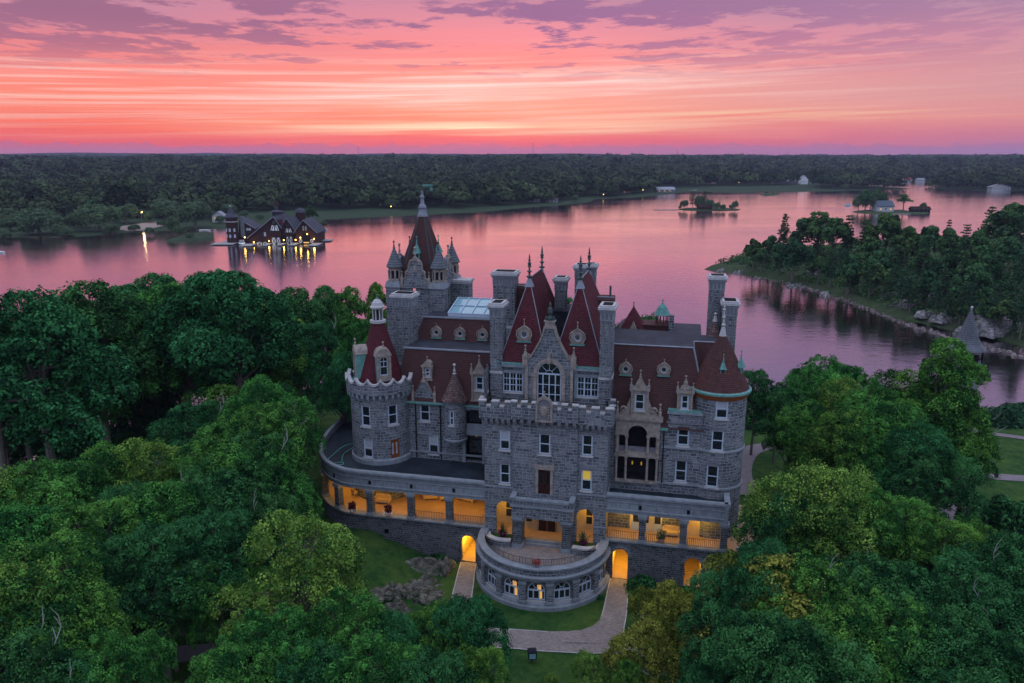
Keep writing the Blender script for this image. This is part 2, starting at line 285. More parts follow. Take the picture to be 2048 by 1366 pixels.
# ---------------------------------------------------------------- helpers
def ray(x,y):
    a=(x-1024)/F_PX; b=-(y-683)/F_PX
    return (a, cos(PITCH)+b*sin(PITCH), -sin(PITCH)+b*cos(PITCH))
def atz(x,y,z):
    r=ray(x,y); k=(z-HC)/r[2]; return (r[0]*k,r[1]*k)
def atY(x,y,Yd):
    r=ray(x,y); k=Yd/r[1]; return (r[0]*k,Yd,HC+r[2]*k)
TH=R(12.5); OX,OY=3.534,78.0
def cw(u,v): return (OX+u*cos(TH)+v*sin(TH), OY-u*sin(TH)+v*cos(TH))
def wc(x,y):
    x-=OX; y-=OY; return (x*cos(TH)-y*sin(TH), x*sin(TH)+y*cos(TH))
class MB:
    def __init__(s): s.v=[]; s.f=[]; s.uv=[]; s.mi=[]; s.m=0; s.T=None
    def face(s,pts,uv=None,m=None):
        pts=[Vector(p) for p in pts]
        if s.T is not None: pts=[s.T@p for p in pts]
        b=len(s.v); s.v+= [tuple(p) for p in pts]; s.f.append(tuple(range(b,b+len(pts)))); s.mi.append(s.m if m is None else m)
        if uv is None:
            n=Vector((0,0,0))
            for i in range(1,len(pts)-1): n+= (pts[i]-pts[0]).cross(pts[i+1]-pts[0])
            if n.length<1e-12: uv=[(0,0)]*len(pts)
            else:
                n.normalize()
                if abs(n.z)>.95: uv=[(p.x,p.y) for p in pts]
                else:
                    t=Vector((0,0,1)).cross(n).normalized(); q=n.cross(t); uv=[(p.dot(t),p.dot(q)) for p in pts]
        s.uv+=list(uv)
    def box(s,x0,x1,y0,y1,z0,z1,m=None):
        a,b,c,d=(x0,y0),(x1,y0),(x1,y1),(x0,y1)
        for p,q in ((a,b),(b,c),(c,d),(d,a)): s.face([(*p,z0),(*q,z0),(*q,z1),(*p,z1)],m=m)
        s.face([(*a,z1),(*b,z1),(*c,z1),(*d,z1)],m=m); s.face([(*d,z0),(*c,z0),(*b,z0),(*a,z0)],m=m)
    def cbox(s,x,y,z0,w,d,h,m=None): s.box(x-w/2,x+w/2,y-d/2,y+d/2,z0,z0+h,m)
    def frus(s,x,y,z0,z1,w0,d0,w1,d1,m=None,dx=0,dy=0,cap=True):
        A=[(x-w0/2,y-d0/2,z0),(x+w0/2,y-d0/2,z0),(x+w0/2,y+d0/2,z0),(x-w0/2,y+d0/2,z0)]
        B=[(x+dx-w1/2,y+dy-d1/2,z1),(x+dx+w1/2,y+dy-d1/2,z1),(x+dx+w1/2,y+dy+d1/2,z1),(x+dx-w1/2,y+dy+d1/2,z1)]
        for i in range(4): j=(i+1)%4; s.face([A[i],A[j],B[j],B[i]],m=m)
        if cap: s.face(B,m=m); s.face(A[::-1],m=m)
    def prism(s,poly,y0,y1,m=None,axis='y'):
        f=(lambda p,y:(p[0],y,p[1])) if axis=='y' else (lambda p,y:(y,p[0],p[1])) if axis=='x' else (lambda p,y:(p[0],p[1],y))
        n=len(poly)
        for i in range(n):
            a,b=poly[i],poly[(i+1)%n]; s.face([f(a,y0),f(b,y0),f(b,y1),f(a,y1)],m=m)
        s.face([f(p,y0) for p in poly],m=m); s.face([f(p,y1) for p in poly[::-1]],m=m)
    def lathe(s,cx,cy,prof,n=24,a0=0,a1=TAU,m=None,ru=None,sq=1):
        l=[0]
        for i in range(1,len(prof)): l.append(l[-1]+math.hypot(prof[i][0]-prof[i-1][0],prof[i][1]-prof[i-1][1]))
        rm=ru or max(p[0] for p in prof)
        for i in range(n):
            A=a0+(a1-a0)*i/n; B=a0+(a1-a0)*(i+1)/n
            for j in range(len(prof)-1):
                (r0,z0),(r1,z1)=prof[j],prof[j+1]
                P=[(cx+r0*sin(A),cy-r0*cos(A)*sq,z0),(cx+r0*sin(B),cy-r0*cos(B)*sq,z0),(cx+r1*sin(B),cy-r1*cos(B)*sq,z1),(cx+r1*sin(A),cy-r1*cos(A)*sq,z1)]
                U=[(A*rm,l[j]),(B*rm,l[j]),(B*rm,l[j+1]),(A*rm,l[j+1])]
                if r0<1e-6: P.pop(1);U.pop(1)
                elif r1<1e-6: P.pop(3);U.pop(3)
                s.face(P,U,m)
    def tube(s,pts,rad,n=6,m=None,cap=True):
        pts=[Vector(p) for p in pts]; rings=[]
        if not hasattr(rad,'__len__'): rad=[rad]*len(pts)
        for i,p in enumerate(pts):
            d=(pts[min(i+1,len(pts)-1)]-pts[max(i-1,0)]).normalized()
            a=d.cross(Vector((0,0,1)) if abs(d.z)<.9 else Vector((1,0,0))).normalized(); b=d.cross(a)
            rings.append([p+(a*cos(TAU*k/n)+b*sin(TAU*k/n))*rad[i] for k in range(n)])
        for i in range(len(pts)-1):
            for k in range(n):
                j=(k+1)%n; s.face([rings[i][k],rings[i+1][k],rings[i+1][j],rings[i][j]],m=m)
        if cap: s.face(rings[0],m=m); s.face(rings[-1][::-1],m=m)
    def wall(s,s0,s1,z0,z1,holes,mp,depth=.3,seg=None,m=None,rm=None,uvo=0):
        xs={s0,s1}; zs={z0,z1}
        for h in holes: xs|={h[0],h[1]}; zs|={h[2],h[3]}
        if seg:
            k=max(1,round((s1-s0)/seg)); xs|={s0+(s1-s0)*i/k for i in range(k+1)}
        xs=sorted(x for x in xs if s0-1e-6<=x<=s1+1e-6); zs=sorted(z for z in zs if z0-1e-6<=z<=z1+1e-6)
        def q(a,b,c,d,da=0,db=0): pass
        for i in range(len(xs)-1):
            for j in range(len(zs)-1):
                a,b,c,d=xs[i],xs[i+1],zs[j],zs[j+1]
                if b-a<1e-5 or d-c<1e-5: continue
                mx,mz=(a+b)/2,(c+d)/2
                if any(h[0]<mx<h[1] and h[2]<mz<h[3] for h in holes): continue
                s.face([mp(a,c,0),mp(b,c,0),mp(b,d,0),mp(a,d,0)],[(a+uvo,c),(b+uvo,c),(b+uvo,d),(a+uvo,d)],m)
        for h in holes:
            a,b,c,d=h[:4]; arch=len(h)>4 and h[4]
            rr=(b-a)/2; cx=(a+b)/2; sp=d-rr if arch else d
            if arch:
                N=10; pts=[(cx-rr*cos(PI*k/N),sp+rr*sin(PI*k/N)) for k in range(N+1)]
                for k in range(N):
                    p,r_=pts[k],pts[k+1]
                    if abs(p[1]-d)<1e-6 and abs(r_[1]-d)<1e-6: continue
                    s.face([mp(p[0],p[1],0),mp(r_[0],r_[1],0),mp(r_[0],d,0),mp(p[0],d,0)],[p,r_,(r_[0],d),(p[0],d)],m)
                    s.face([mp(p[0],p[1],0),mp(p[0],p[1],depth),mp(r_[0],r_[1],depth),mp(r_[0],r_[1],0)],[(p[0],0),(p[0],depth),(r_[0],depth),(r_[0],0)],rm)
            else: s.face([mp(a,d,0),mp(a,d,depth),mp(b,d,depth),mp(b,d,0)],[(a,0),(a,depth),(b,depth),(b,0)],rm)
            s.face([mp(a,c,0),mp(b,c,0),mp(b,c,depth),mp(a,c,depth)],[(a,0),(b,0),(b,depth),(a,depth)],rm)
            s.face([mp(a,c,0),mp(a,c,depth),mp(a,sp,depth),mp(a,sp,0)],[(0,c),(depth,c),(depth,sp),(0,sp)],rm)
            s.face([mp(b,c,depth),mp(b,c,0),mp(b,sp,0),mp(b,sp,depth)],[(depth,c),(0,c),(0,sp),(depth,sp)],rm)
    def mesh(s,name,mats):
        me=bpy.data.meshes.new(name); me.from_pydata(s.v,[],s.f)
        ul=me.uv_layers.new(name='UVMap'); ul.data.foreach_set('uv',np.array(s.uv,dtype=np.float32).ravel())
        me.polygons.foreach_set('material_index',s.mi)
        for k in mats: me.materials.append(MATS[k])
        me.update(); return me
def arcpoly(cx,cz,r,a0,a1,n): return [(cx+r*cos(a0+(a1-a0)*i/n),cz+r*sin(a0+(a1-a0)*i/n)) for i in range(n+1)]
def link(name,me,parent=None,loc=(0,0,0),rz=0):
    o=bpy.data.objects.new(name,me); COL.objects.link(o); o.location=loc; o.rotation_euler=(0,0,rz)
    if parent is not None: o.parent=parent
    return o
def tag(o,label=None,cat=None,group=None,kind=None):
    if label: o['label']=label
    if cat: o['category']=cat
    if group: o['group']=group
    if kind: o['kind']=kind
    return o
def empty(name,loc,rz,label,cat,group=None):
    o=link(name,None,None,loc,rz); o.empty_display_size=.5; return tag(o,label,cat,group)
def smooth(me,ang=None):
    me.polygons.foreach_set('use_smooth',[True]*len(me.polygons))
SPLIT={'corbel_ring','lintel','string_course','cornice','drainpipe','veranda_doors','corner_pier','porch_pier','terrace_pilaster','lit_pane','scroll','roof_edge','veranda_railing','ridge_roof','curved','vent_pipe','flat_roof','gutter'}
def clusters(mb):
    lo=np.array([[min(mb.v[i][k] for i in f) for k in range(3)] for f in mb.f])-.03; hi=np.array([[max(mb.v[i][k] for i in f) for k in range(3)] for f in mb.f])+.03
    n=len(mb.f); lab=-np.ones(n,int); c=0
    for i in range(n):
        if lab[i]>=0: continue
        st=[i]; lab[i]=c
        while st:
            j=st.pop(); t_=np.nonzero((lab<0)&(lo<=hi[j]).all(1)&(hi>=lo[j]).all(1))[0]; lab[t_]=c; st+=list(t_)
        c+=1
    out=[]; 
    for q in range(c):
        m_=MB(); u=0
        for i,f in enumerate(mb.f):
            if lab[i]==q: b=len(m_.v); m_.v+=[mb.v[k] for k in f]; m_.f.append(tuple(range(b,b+len(f)))); m_.mi.append(mb.mi[i]); m_.uv+=mb.uv[f[0]:f[0]+len(f)]
        out.append(m_)
    return out
class LP:      # part builder: shapes in castle coordinates, linked under the castle empty (shifted to its base)
    def __init__(s,parent,off=(0,0,0)): s.p=parent; s.off=Vector(off)
    def add(s,name,mb,mats,parent=None,label=None):
        if isinstance(mats,str): mats=[mats]
        if name in SPLIT:
            cl=clusters(mb)
            if len(cl)>1: return [s._add(name,q,mats,parent,label) for q in cl][0]
        return s._add(name,mb,mats,parent,label)
    def _add(s,name,mb,mats,parent=None,label=None):
        me=mb.mesh(name,mats)
        me.transform(Matrix.Translation(-s.off))
        o=link(name,me,parent or s.p)
        if label: o['label']=label
        return o
rnd=random.Random(7)
def point_light(name,loc,power,col=(1,.6,.2),r=.15,parent=None):
    l=bpy.data.lights.new(name,'POINT'); l.energy=power; l.color=col; l.shadow_soft_size=r
    o=bpy.data.objects.new(name,l); COL.objects.link(o); o.location=loc
    if parent is not None: o.parent=parent
    return o
# ---------------------------------------------------------------- terrain
def sdist(px,py,poly):
    """signed distance (inside positive) of arrays px,py to polygon"""
    P=np.array(poly,float); d=np.full(px.shape,1e9); ins=np.zeros(px.shape,bool)
    for i in range(len(P)):
        a=P[i]; b=P[(i+1)%len(P)]; e=b-a; wx=px-a[0]; wy=py-a[1]
        t_=np.clip((wx*e[0]+wy*e[1])/(e@e),0,1); d=np.minimum(d,np.hypot(wx-e[0]*t_,wy-e[1]*t_))
        c=((a[1]<=py)&(py<b[1]))|((b[1]<=py)&(py<a[1]))
        with np.errstate(divide='ignore',invalid='ignore'):
            xi=a[0]+(py-a[1])*e[0]/(e[1] if e[1] else 1e-9)
        ins^= c&(px<xi)
    return np.where(ins,d,-d)
def vnoise(x,y,seed=0):
    r=np.random.RandomState(seed); g=r.rand(64,64)
    xi=np.floor(x).astype(int); yi=np.floor(y).astype(int); fx=x-xi; fy=y-yi; fx=fx*fx*(3-2*fx); fy=fy*fy*(3-2*fy)
    a=g[xi%64,yi%64]; b=g[(xi+1)%64,yi%64]; c=g[xi%64,(yi+1)%64]; d=g[(xi+1)%64,(yi+1)%64]
    return (a*(1-fx)+b*fx)*(1-fy)+(c*(1-fx)+d*fx)*fy
def fbm(x,y,seed=0,o=4):
    t_=0;a=.5
    for k in range(o): t_=t_+a*vnoise(x*2**k,y*2**k,seed+k); a*=.5
    return t_
def sstep(a,b,x): t_=np.clip((x-a)/(b-a),0,1); return t_*t_*(3-2*t_)
def catmull(P,n=8,closed=True):
    P=[Vector((p[0],p[1])) for p in P]; N=len(P); out=[]
    for i in range(N if closed else N-1):
        p0=P[(i-1)%N] if closed or i>0 else P[0]; p1=P[i]; p2=P[(i+1)%N]; p3=P[(i+2)%N] if closed or i<N-2 else P[-1]
        for k in range(n):
            t_=k/n; out.append(tuple(.5*((2*p1)+(p2-p0)*t_+(2*p0-5*p1+4*p2-p3)*t_*t_+(3*p1-p0-3*p2+p3)*t_**3)))
    if not closed: out.append(tuple(P[-1]))
    return out
def land(name,poly,hf,step,matn,label_kind='structure',edge=3.,water=True,mats=None):
    P=np.array(poly); x0,y0=P.min(0)-step*2; x1,y1=P.max(0)+step*2
    nx=int((x1-x0)/step)+2; ny=int((y1-y0)/step)+2
    gx,gy=np.meshgrid(np.linspace(x0,x1,nx),np.linspace(y0,y1,ny),indexing='ij')
    d=sdist(gx,gy,poly)+ (fbm(gx/step/6,gy/step/6,3)-.47)*step*1.5
    z=hf(gx,gy,d)
    keep=d>-step*1.6
    idx=-np.ones(gx.shape,int); 
    c=keep[:-1,:-1]|keep[1:,:-1]|keep[1:,1:]|keep[:-1,1:]
    used=np.zeros(gx.shape,bool); used[:-1,:-1]|=c; used[1:,:-1]|=c; used[1:,1:]|=c; used[:-1,1:]|=c
    idx[used]=np.arange(used.sum())
    V=np.stack([gx[used],gy[used],z[used]],1)
    i,j=np.nonzero(c); Fq=np.stack([idx[i,j],idx[i+1,j],idx[i+1,j+1],idx[i,j+1]],1)
    me=npmesh(name,V,Fq,matn); smooth(me)
    return tag(link(name,me),kind='structure')
def npmesh(name,V,Fq,matn,tint=None,extra=None):
    me=bpy.data.meshes.new(name); k=Fq.shape[1]; n=len(Fq)
    me.vertices.add(len(V)); me.vertices.foreach_set('co',np.ascontiguousarray(V,dtype=np.float32).ravel())
    me.loops.add(n*k); me.loops.foreach_set('vertex_index',np.ascontiguousarray(Fq,dtype=np.int32).ravel())
    me.polygons.add(n); me.polygons.foreach_set('loop_start',np.arange(0,n*k,k,dtype=np.int32))
    if tint is not None:
        a=me.attributes.new('tint','FLOAT','FACE'); a.data.foreach_set('value',np.ascontiguousarray(tint,dtype=np.float32))
    for m_ in ([matn] if isinstance(matn,str) else matn): me.materials.append(MATS[m_])
    me.update(calc_edges=True); return me
# river bed / far land base sheet, then the water
MAIN=catmull([(-92,108),(-84,130),(-76,146),(-62,158),(-40,168),(-18,172),(4,168),(22,164),(40,152),(60,150),(84,152),(108,146),(130,128),(150,90),(150,0),(-160,0),(-150,70),(-110,96)],6)
def castle_pad(x,y):
    u=(x-OX)*cos(TH)-(y-OY)*sin(TH); v=(x-OX)*sin(TH)+(y-OY)*cos(TH); return u,v
def main_h(x,y,d):
    u,v=castle_pad(x,y)
    H=8.0+0*x
    H=H+2.6*sstep(-12.5,-19,u)*sstep(-14,-4,v)*(1-sstep(-34,-44,u))
    H=H-4.6*sstep(-36,-70,x+ (y-120)*.15)*sstep(90,118,y)
    H=H-1.5*sstep(40,90,x)
    H=H-3.5*sstep(118,150,y)
    H=H+(fbm(x/9,y/9,5)-.47)*.5
    ft=sstep(-19.5,-18.5,u)*sstep(21,20,u)*sstep(-.1,.9,v)*sstep(27,25.5,v); H=H*(1-ft)+7.8*ft
    e=sstep(-3,7,d)
    return -1.5+(H+1.5)*e
land('lawn',MAIN,main_h,1.6,'grass')
def gh(x,y):
    X_=np.array([[float(x)]]);Y_=np.array([[float(y)]]); return float(main_h(X_,Y_,sdist(X_,Y_,MAIN))[0,0])
ISLE=catmull([(93,369),(98,367),(106,358),(113,335),(121,312),(126,285),(129,255),(138,232),(148,212),(176,192),(230,186),(300,190),(380,220),(420,300),(380,420),(300,480),(190,455),(135,425),(106,392)],6)
def isle_h(x,y,d):
    H=2.2+7*sstep(8,60,d)+ (fbm(x/16,y/16,9)-.47)*5*sstep(2,20,d)
    return -1.5+(H+1.5)*sstep(-3,5,d)
land('island_ground',ISLE,isle_h,4,'island_soil')
def ih(x,y):
    X_=np.array([[float(x)]]);Y_=np.array([[float(y)]]); return float(isle_h(X_,Y_,sdist(X_,Y_,ISLE))[0,0])
# the far mainland, with marsh along its edge; polygon points from where its waterline is seen
def wl(*pts): return [atz(x,y,0) for x,y in pts]
SH=wl((-260,492),(-60,478),(60,474),(160,474),(230,468),(330,462),(420,458),(500,462),(640,452),(652,440),(720,436),(790,433),(860,430),(960,425),(1050,416),(1120,411),(1185,404),(1192,398),(1260,396),(1330,390),(1380,383),(1470,386),(1560,384),(1650,383),(1705,381),(1800,380),(1830,378),(1760,372),(1690,368),(1640,366),(1760,364),(1850,362),(1905,361.5),(1890,367),(1858,373),(1880,379),(1960,381),(2060,383),(2300,386))
MLAND=SH+[(9000,4000),(9000,9000),(-9000,9000),(-9000,600)]
def mlh(x,y,d):
    r=y
    H=.7+2.0*sstep(30,120,d)+24*sstep(120,900,d)*sstep(900,1700,r+0*x)*(.6+.7*fbm(x/700+3,y/700,21))+ (fbm(x/60,y/60,2)-.47)*3*sstep(60,200,d)
    return -1.2+(H+1.2)*sstep(-6,8,d)
def mh(x,y):
    x=np.asarray(x,float);y=np.asarray(y,float); return mlh(x,y,sdist(x,y,MLAND))
def far_land():
    # grid dense near, coarse far
    ys=[480.]; 
    while ys[-1]<8200: ys.append(ys[-1]*1.018)
    ts=np.linspace(-1.05,1.05,260)
    gy=np.repeat(np.array(ys)[None,:],len(ts),0); gx=ts[:,None]*gy
    d=sdist(gx,gy,MLAND); z=mlh(gx,gy,d)
    keep=d>-25; c=keep[:-1,:-1]|keep[1:,:-1]|keep[1:,1:]|keep[:-1,1:]
    used=np.zeros(gx.shape,bool); used[:-1,:-1]|=c; used[1:,:-1]|=c; used[1:,1:]|=c; used[:-1,1:]|=c
    idx=-np.ones(gx.shape,int); idx[used]=np.arange(used.sum())
    i,j=np.nonzero(c); Fq=np.stack([idx[i,j],idx[i+1,j],idx[i+1,j+1],idx[i,j+1]],1)
    me=npmesh('mainland',np.stack([gx[used],gy[used],z[used]],1),Fq,'marsh'); smooth(me)
    tag(link('mainland',me),kind='structure')
far_land()
mb=MB(); mb.face([(-9500,-400,0),(9500,-400,0),(9500,9500,0),(-9500,9500,0)]); tag(link('water',mb.mesh('water',['water'])),kind='structure')
mb=MB(); mb.face([(-9500,-400,-3),(9500,-400,-3),(9500,9500,-3),(-9500,9500,-3)]); tag(link('river_bed',mb.mesh('river_bed',['far_ground'])),kind='structure')
# ---------------------------------------------------------------- paths on the castle island (sheets just above the grass)
def strip(name,pts,width,matn,lift=.05,hf=gh,kind='structure',n=6):
    P=catmull(pts,n,False) if n>1 else pts; mb=MB(); L_=[];R_=[]
    if not hasattr(width,'__len__'): width=[width,width]
    for i,p in enumerate(P):
        a=Vector(P[max(0,i-1)]);b=Vector(P[min(len(P)-1,i+1)]); d=(b-a).normalized(); nn=Vector((-d.y,d.x)); t_=i/(len(P)-1); hw=(width[0]*(1-t_)+width[1]*t_)/2
        L_.append(Vector(p)+nn*hw); R_.append(Vector(p)-nn*hw)
    for i in range(len(P)-1):
        q=[R_[i],R_[i+1],L_[i+1],L_[i]]; mb.face([(p.x,p.y,hf(p.x,p.y)+lift) for p in q])
    return tag(link(name,mb.mesh(name,[matn])),kind=kind)
# ================================================================ CASTLE (local: u along the front, v into the building, z world height)
CZ=8.0
castle=empty('castle',(OX,OY,CZ),-TH,'large grey stone castle with steep red tiled roofs and round towers','castle')
C=LP(castle,(0,0,CZ))
def flat(v): return lambda s,z,d:(s,v+d,z)
def sidew(u,sgn=1): return lambda s,z,d:(u-d*sgn,s,z)
def cyl(uc,vc,R_): return lambda s,z,d:(uc+(R_-d)*sin(s/R_),vc-(R_-d)*cos(s/R_),z)
# ---- windows: one prototype per size, then copies
PROTO={}
def win_meshes(w_,h_,kind):
    key=(w_,h_,kind)
    if key in PROTO: return PROTO[key]
    f=MB(); p=MB(); s_=MB(); b=.1; y0,y1=.08,.2
    if kind in('sash','lit','curtain','slit'):
        f.box(-w_/2,-w_/2+b,y0,y1,0,h_); f.box(w_/2-b,w_/2,y0,y1,0,h_); f.box(-w_/2+b,w_/2-b,y0,y1,h_-b,h_); f.box(-w_/2+b,w_/2-b,y0,y1,0,b*1.1)
        f.box(-w_/2+b,w_/2-b,y0+.02,y1-.02,h_*.5-.05,h_*.5+.05)
        for q in (-1,1): f.box(q*(w_/2-b-.03)-.03,q*(w_/2-b-.03)+.03,y0+.03,y1-.03,b*1.1,h_-b)
        p.box(-w_/2+b,w_/2-b,y1-.04,y1-.01,b if kind!='lit' else h_*.5,h_-b,m=0)
        if kind=='lit': p.box(-w_/2+b,w_/2-b,y1-.04,y1-.01,b,h_*.5,m=1)
        if kind=='curtain': p.box(-w_/2+b+.02,w_/2-b-.02,y1-.06,y1-.045,h_*.42,h_-b,m=1)
        s_.box(-w_/2-.12,w_/2+.12,-.14,y0+.02,-.2,0)
    elif kind=='triple':
        f.box(-w_/2,w_/2,y0,y1,h_-b,h_); f.box(-w_/2,w_/2,y0,y1,0,b)
        for k in range(4):
            x=-w_/2+b/2+(w_-b)*k/3; f.box(x-.075,x+.075,y0-.02,y1,b,h_-b)
        for zz in (h_*.36,h_*.68): f.box(-w_/2,w_/2,y0+.02,y1-.02,zz-.04,zz+.04)
        for k in range(3):
            x=-w_/2+b/2+(w_-b)*(k+.5)/3; f.box(x-.02,x+.02,y0+.03,y1-.03,b,h_-b)
        p.box(-w_/2+b,w_/2-b,y1-.04,y1-.01,b,h_-b,m=0); s_.box(-w_/2-.1,w_/2+.1,-.12,y0,-.18,0)
    elif kind in('fan','terr'):
        r=w_/2; sp=h_-r; b=.11
        f.box(-r,-r+b,y0,y1,0,sp); f.box(r-b,r,y0,y1,0,sp); f.box(-r+b,r-b,y0,y1,0,b); f.box(-r+b,r-b,y0-.02,y1,sp-.1,sp+.06)
        o_=arcpoly(0,sp,r,0,PI,14); i_=arcpoly(0,sp,r-b,0,PI,14)
        for k in range(14): 
            f.face([(o_[k][0],y0,o_[k][1]),(i_[k][0],y0,i_[k][1]),(i_[k+1][0],y0,i_[k+1][1]),(o_[k+1][0],y0,o_[k+1][1])])
            f.face([(i_[k][0],y0,i_[k][1]),(i_[k][0],y1,i_[k][1]),(i_[k+1][0],y1,i_[k+1][1]),(i_[k+1][0],y0,i_[k+1][1])])
        for a in ((45,90,135) if kind=='fan' else (60,120)):
            a=R(a); f.tube([(0.25*r*cos(a),y0+.05,sp+.25*r*sin(a)),((r-.05)*cos(a),y0+.05,sp+(r-.05)*sin(a))],.035,4)
        i2=arcpoly(0,sp,r*.3,0,PI,8)
        f.tube([(x,y0+.05,z) for x,z in i2],.035,4)
        for x in ((-.33*r,.33*r) if kind=='terr' else (-.52*r,0,.52*r)): f.box(x-.055,x+.055,y0,y1,b,sp-.1)
        if kind=='fan':
            for q in (.28,.62): f.box(-r+b,r-b,y0+.02,y1-.02,sp*q-.035,sp*q+.035)
        P=[(-r+b,b),(r-b,b)]+arcpoly(0,sp,r-b,0,PI,12)
        p.face([(x,y1-.03,z) for x,z in P],m=0)
        s_.box(-r-.12,r+.12,-.15,y0,-.2,0)
    fm=f.mesh('window',['white_paint']); pm=p.mesh('pane',[{'lit':'lit_glass'}.get(kind,'glass'),'glass' if kind=='lit' else 'curtain']); sm=s_.mesh('sill',['pale_trim'])
    PROTO[key]=(fm,pm,sm); return PROTO[key]
def window(pos,rz,w_,h_,kind='sash',parent=None,glow=False,label=None):
    fm,pm,sm=win_meshes(w_,h_,kind)
    if glow: pm=pm.copy(); pm.materials[0]=MATS['window_lamp']
    if parent is None:
        o=link('window',fm,castle,(pos[0],pos[1],pos[2]-CZ),rz)
        link('pane',pm,o); link('sill',sm,o)
        if label: o['label']=label
    else:   # third level already: the window is one sub-part
        bm=bpy.data.meshes.get('window_%s_%.2f_%.2f'%(kind,w_,h_))
        if bm is None:
            m2=MB()
            for src in (fm,pm,sm):
                base=len(m2.v); m2.v+=[tuple(v.co) for v in src.vertices]
                for pl in src.polygons: m2.f.append(tuple(base+i for i in pl.vertices)); m2.mi.append({'window':0,'pane':1,'sill':2}[src.name.split('.')[0]] if not(src is pm and pl.material_index==1) else 3); m2.uv+=[(0,0)]*len(pl.vertices)
            bm=m2.mesh('window_%s_%.2f_%.2f'%(kind,w_,h_),['white_paint','glass','pale_trim','curtain'])
        o=link('window',bm,parent,pos,rz)
    return o
def wpos(uc,vc,R_,ang,z,off=0): a=R(ang); return ((uc+(R_+off)*sin(a),vc-(R_+off)*cos(a),z),a)
# ---- small ornaments
def finial(mb,x,y,z,h,m=None,r=.16):
    mb.lathe(x,y,[(r*1.1,z),(r*1.3,z+h*.06),(r*.5,z+h*.16),(r*.9,z+h*.3),(r*.45,z+h*.45),(r*.35,z+h*.7),(r*.85,z+h*.8),(r*.95,z+h*.88),(r*.6,z+h*.96),(0,z+h)],8,m=m)
def spike(mb,x,y,z,h,m=None):
    mb.lathe(x,y,[(.30,z),(.38,z+.05*h),(.10,z+.1*h),(.12,z+.2*h),(.32,z+.26*h),(.10,z+.32*h),(.09,z+.42*h),(.24,z+.46*h),(.16,z+.5*h),(.22,z+.6*h),(.08,z+.68*h),(.16,z+.74*h),(.07,z+.79*h),(.1,z+.83*h),(.02,z+h)],8,m=m)
# ================================================================ KEEP
mb=MB()
def lint(mb2,u,z,w_,v=0,m=1): mb2.box(u-w_/2-.3,u+w_/2+.3,v-.05,v+.3,z+.0,z+.34,m)
for a,b_,vv,holes in ((-6.7,-3.5,0,[(-5.0,-3.85,22,24.2),(-5.0,-3.85,18.05,20.3),(-5.4,-3.6,11.9,15.9,1)]),
    (-3.5,3.5,-.25,[(-.62,.62,21.95,24.2),(-.66,.66,17.3,20.1),(-2.2,2.2,11.3,15.2)]),
    (3.5,6.7,0,[(3.95,5.1,22.1,24.35),(3.95,5.1,18.1,20.4),(3.5+.05,5.4,11.9,15.9,1)])):
    mb.wall(a,b_,CZ,25.5,holes,flat(vv),.32,m=0)
for s_ in (-3.5,3.5): mb.face([(s_,-.25,CZ),(s_,0,CZ),(s_,0,25.5),(s_,-.25,25.5)][::1 if s_>0 else -1],m=0)
mb.wall(0,9.5,CZ,30.8,[],sidew(6.7),m=0); mb.wall(0,9.5,CZ,30.8,[],sidew(-6.7,-1),m=0)
C.add('keep_wall',mb,['stone','lintel'])
mb=MB()
for u,z,w_,v in ((-4.42,24.2,1.15,0),(-4.42,20.3,1.15,0),(0,24.2,1.24,-.25),(4.52,24.35,1.15,0),(4.52,20.4,1.15,0)): mb.box(u-w_/2-.3,u+w_/2+.3,v-.04,v+.25,z,z+.34)
C.add('lintel',mb,['lintel'])
for u,z,h_,v,k,g in ((-4.425,22,2.2,0,'sash',0),(-4.425,18.05,2.25,0,'sash',0),(0,21.95,2.25,-.25,'sash',0),(4.525,22.1,2.25,0,'sash',0),(4.525,18.1,2.3,0,'lit',0)):
    window((u,v,z),0,1.15 if u else 1.24,h_,('curtain' if (u<0 and z>20) else k),label='window lit yellow from inside' if k=='lit' else None)
# string courses
mb=MB(); mb.box(-6.8,-3.5,-.12,.1,17.55,17.75); mb.box(3.5,6.8,-.12,.1,17.55,17.75); mb.box(6.72,6.84,.1,9,17.55,17.75); mb.box(-6.8,-5.4,-.1,.1,13.9,14.05); mb.box(5.45,6.8,-.1,.1,13.9,14.05)
C.add('string_course',mb,['trim'])
# keep double door
mb=MB(); mb.box(-.95,-.66,-.36,-.15,17.3,20.2,0); mb.box(.66,.95,-.36,-.15,17.3,20.2,0); mb.box(-1.1,1.1,-.42,-.15,20.2,20.55,0)
mb.frus(0,-.28,20.55,20.7,2.3,.3,1.5,.25,0)
for s_ in (-.95,.95): finial(mb,s_,-.3,20.65,.75,0,.13)
df=C.add('door_surround',mb,['warm_trim'])
mb=MB()
for s_ in (-1,1):
    mb.box(s_*.33-.31,s_*.33+.31,-.1,-.04,17.3,20.1,0); mb.box(s_*.33-.12,s_*.33+.12,-.12,-.1,18.6,19.8,1); mb.box(s_*.33-.18,s_*.33+.18,-.115,-.1,17.5,18.35,0)
dd=C.add('door',mb,['dark_wood','glass'],label='dark wooden double door above the porch')
mb=MB(); mb.tube([(.06,-.14,18.5),(.06,-.14,18.7)],.02,5); mb.tube([(-.06,-.14,18.5),(-.06,-.14,18.7)],.02,5); C.add('handle',mb,['bronze'],dd)
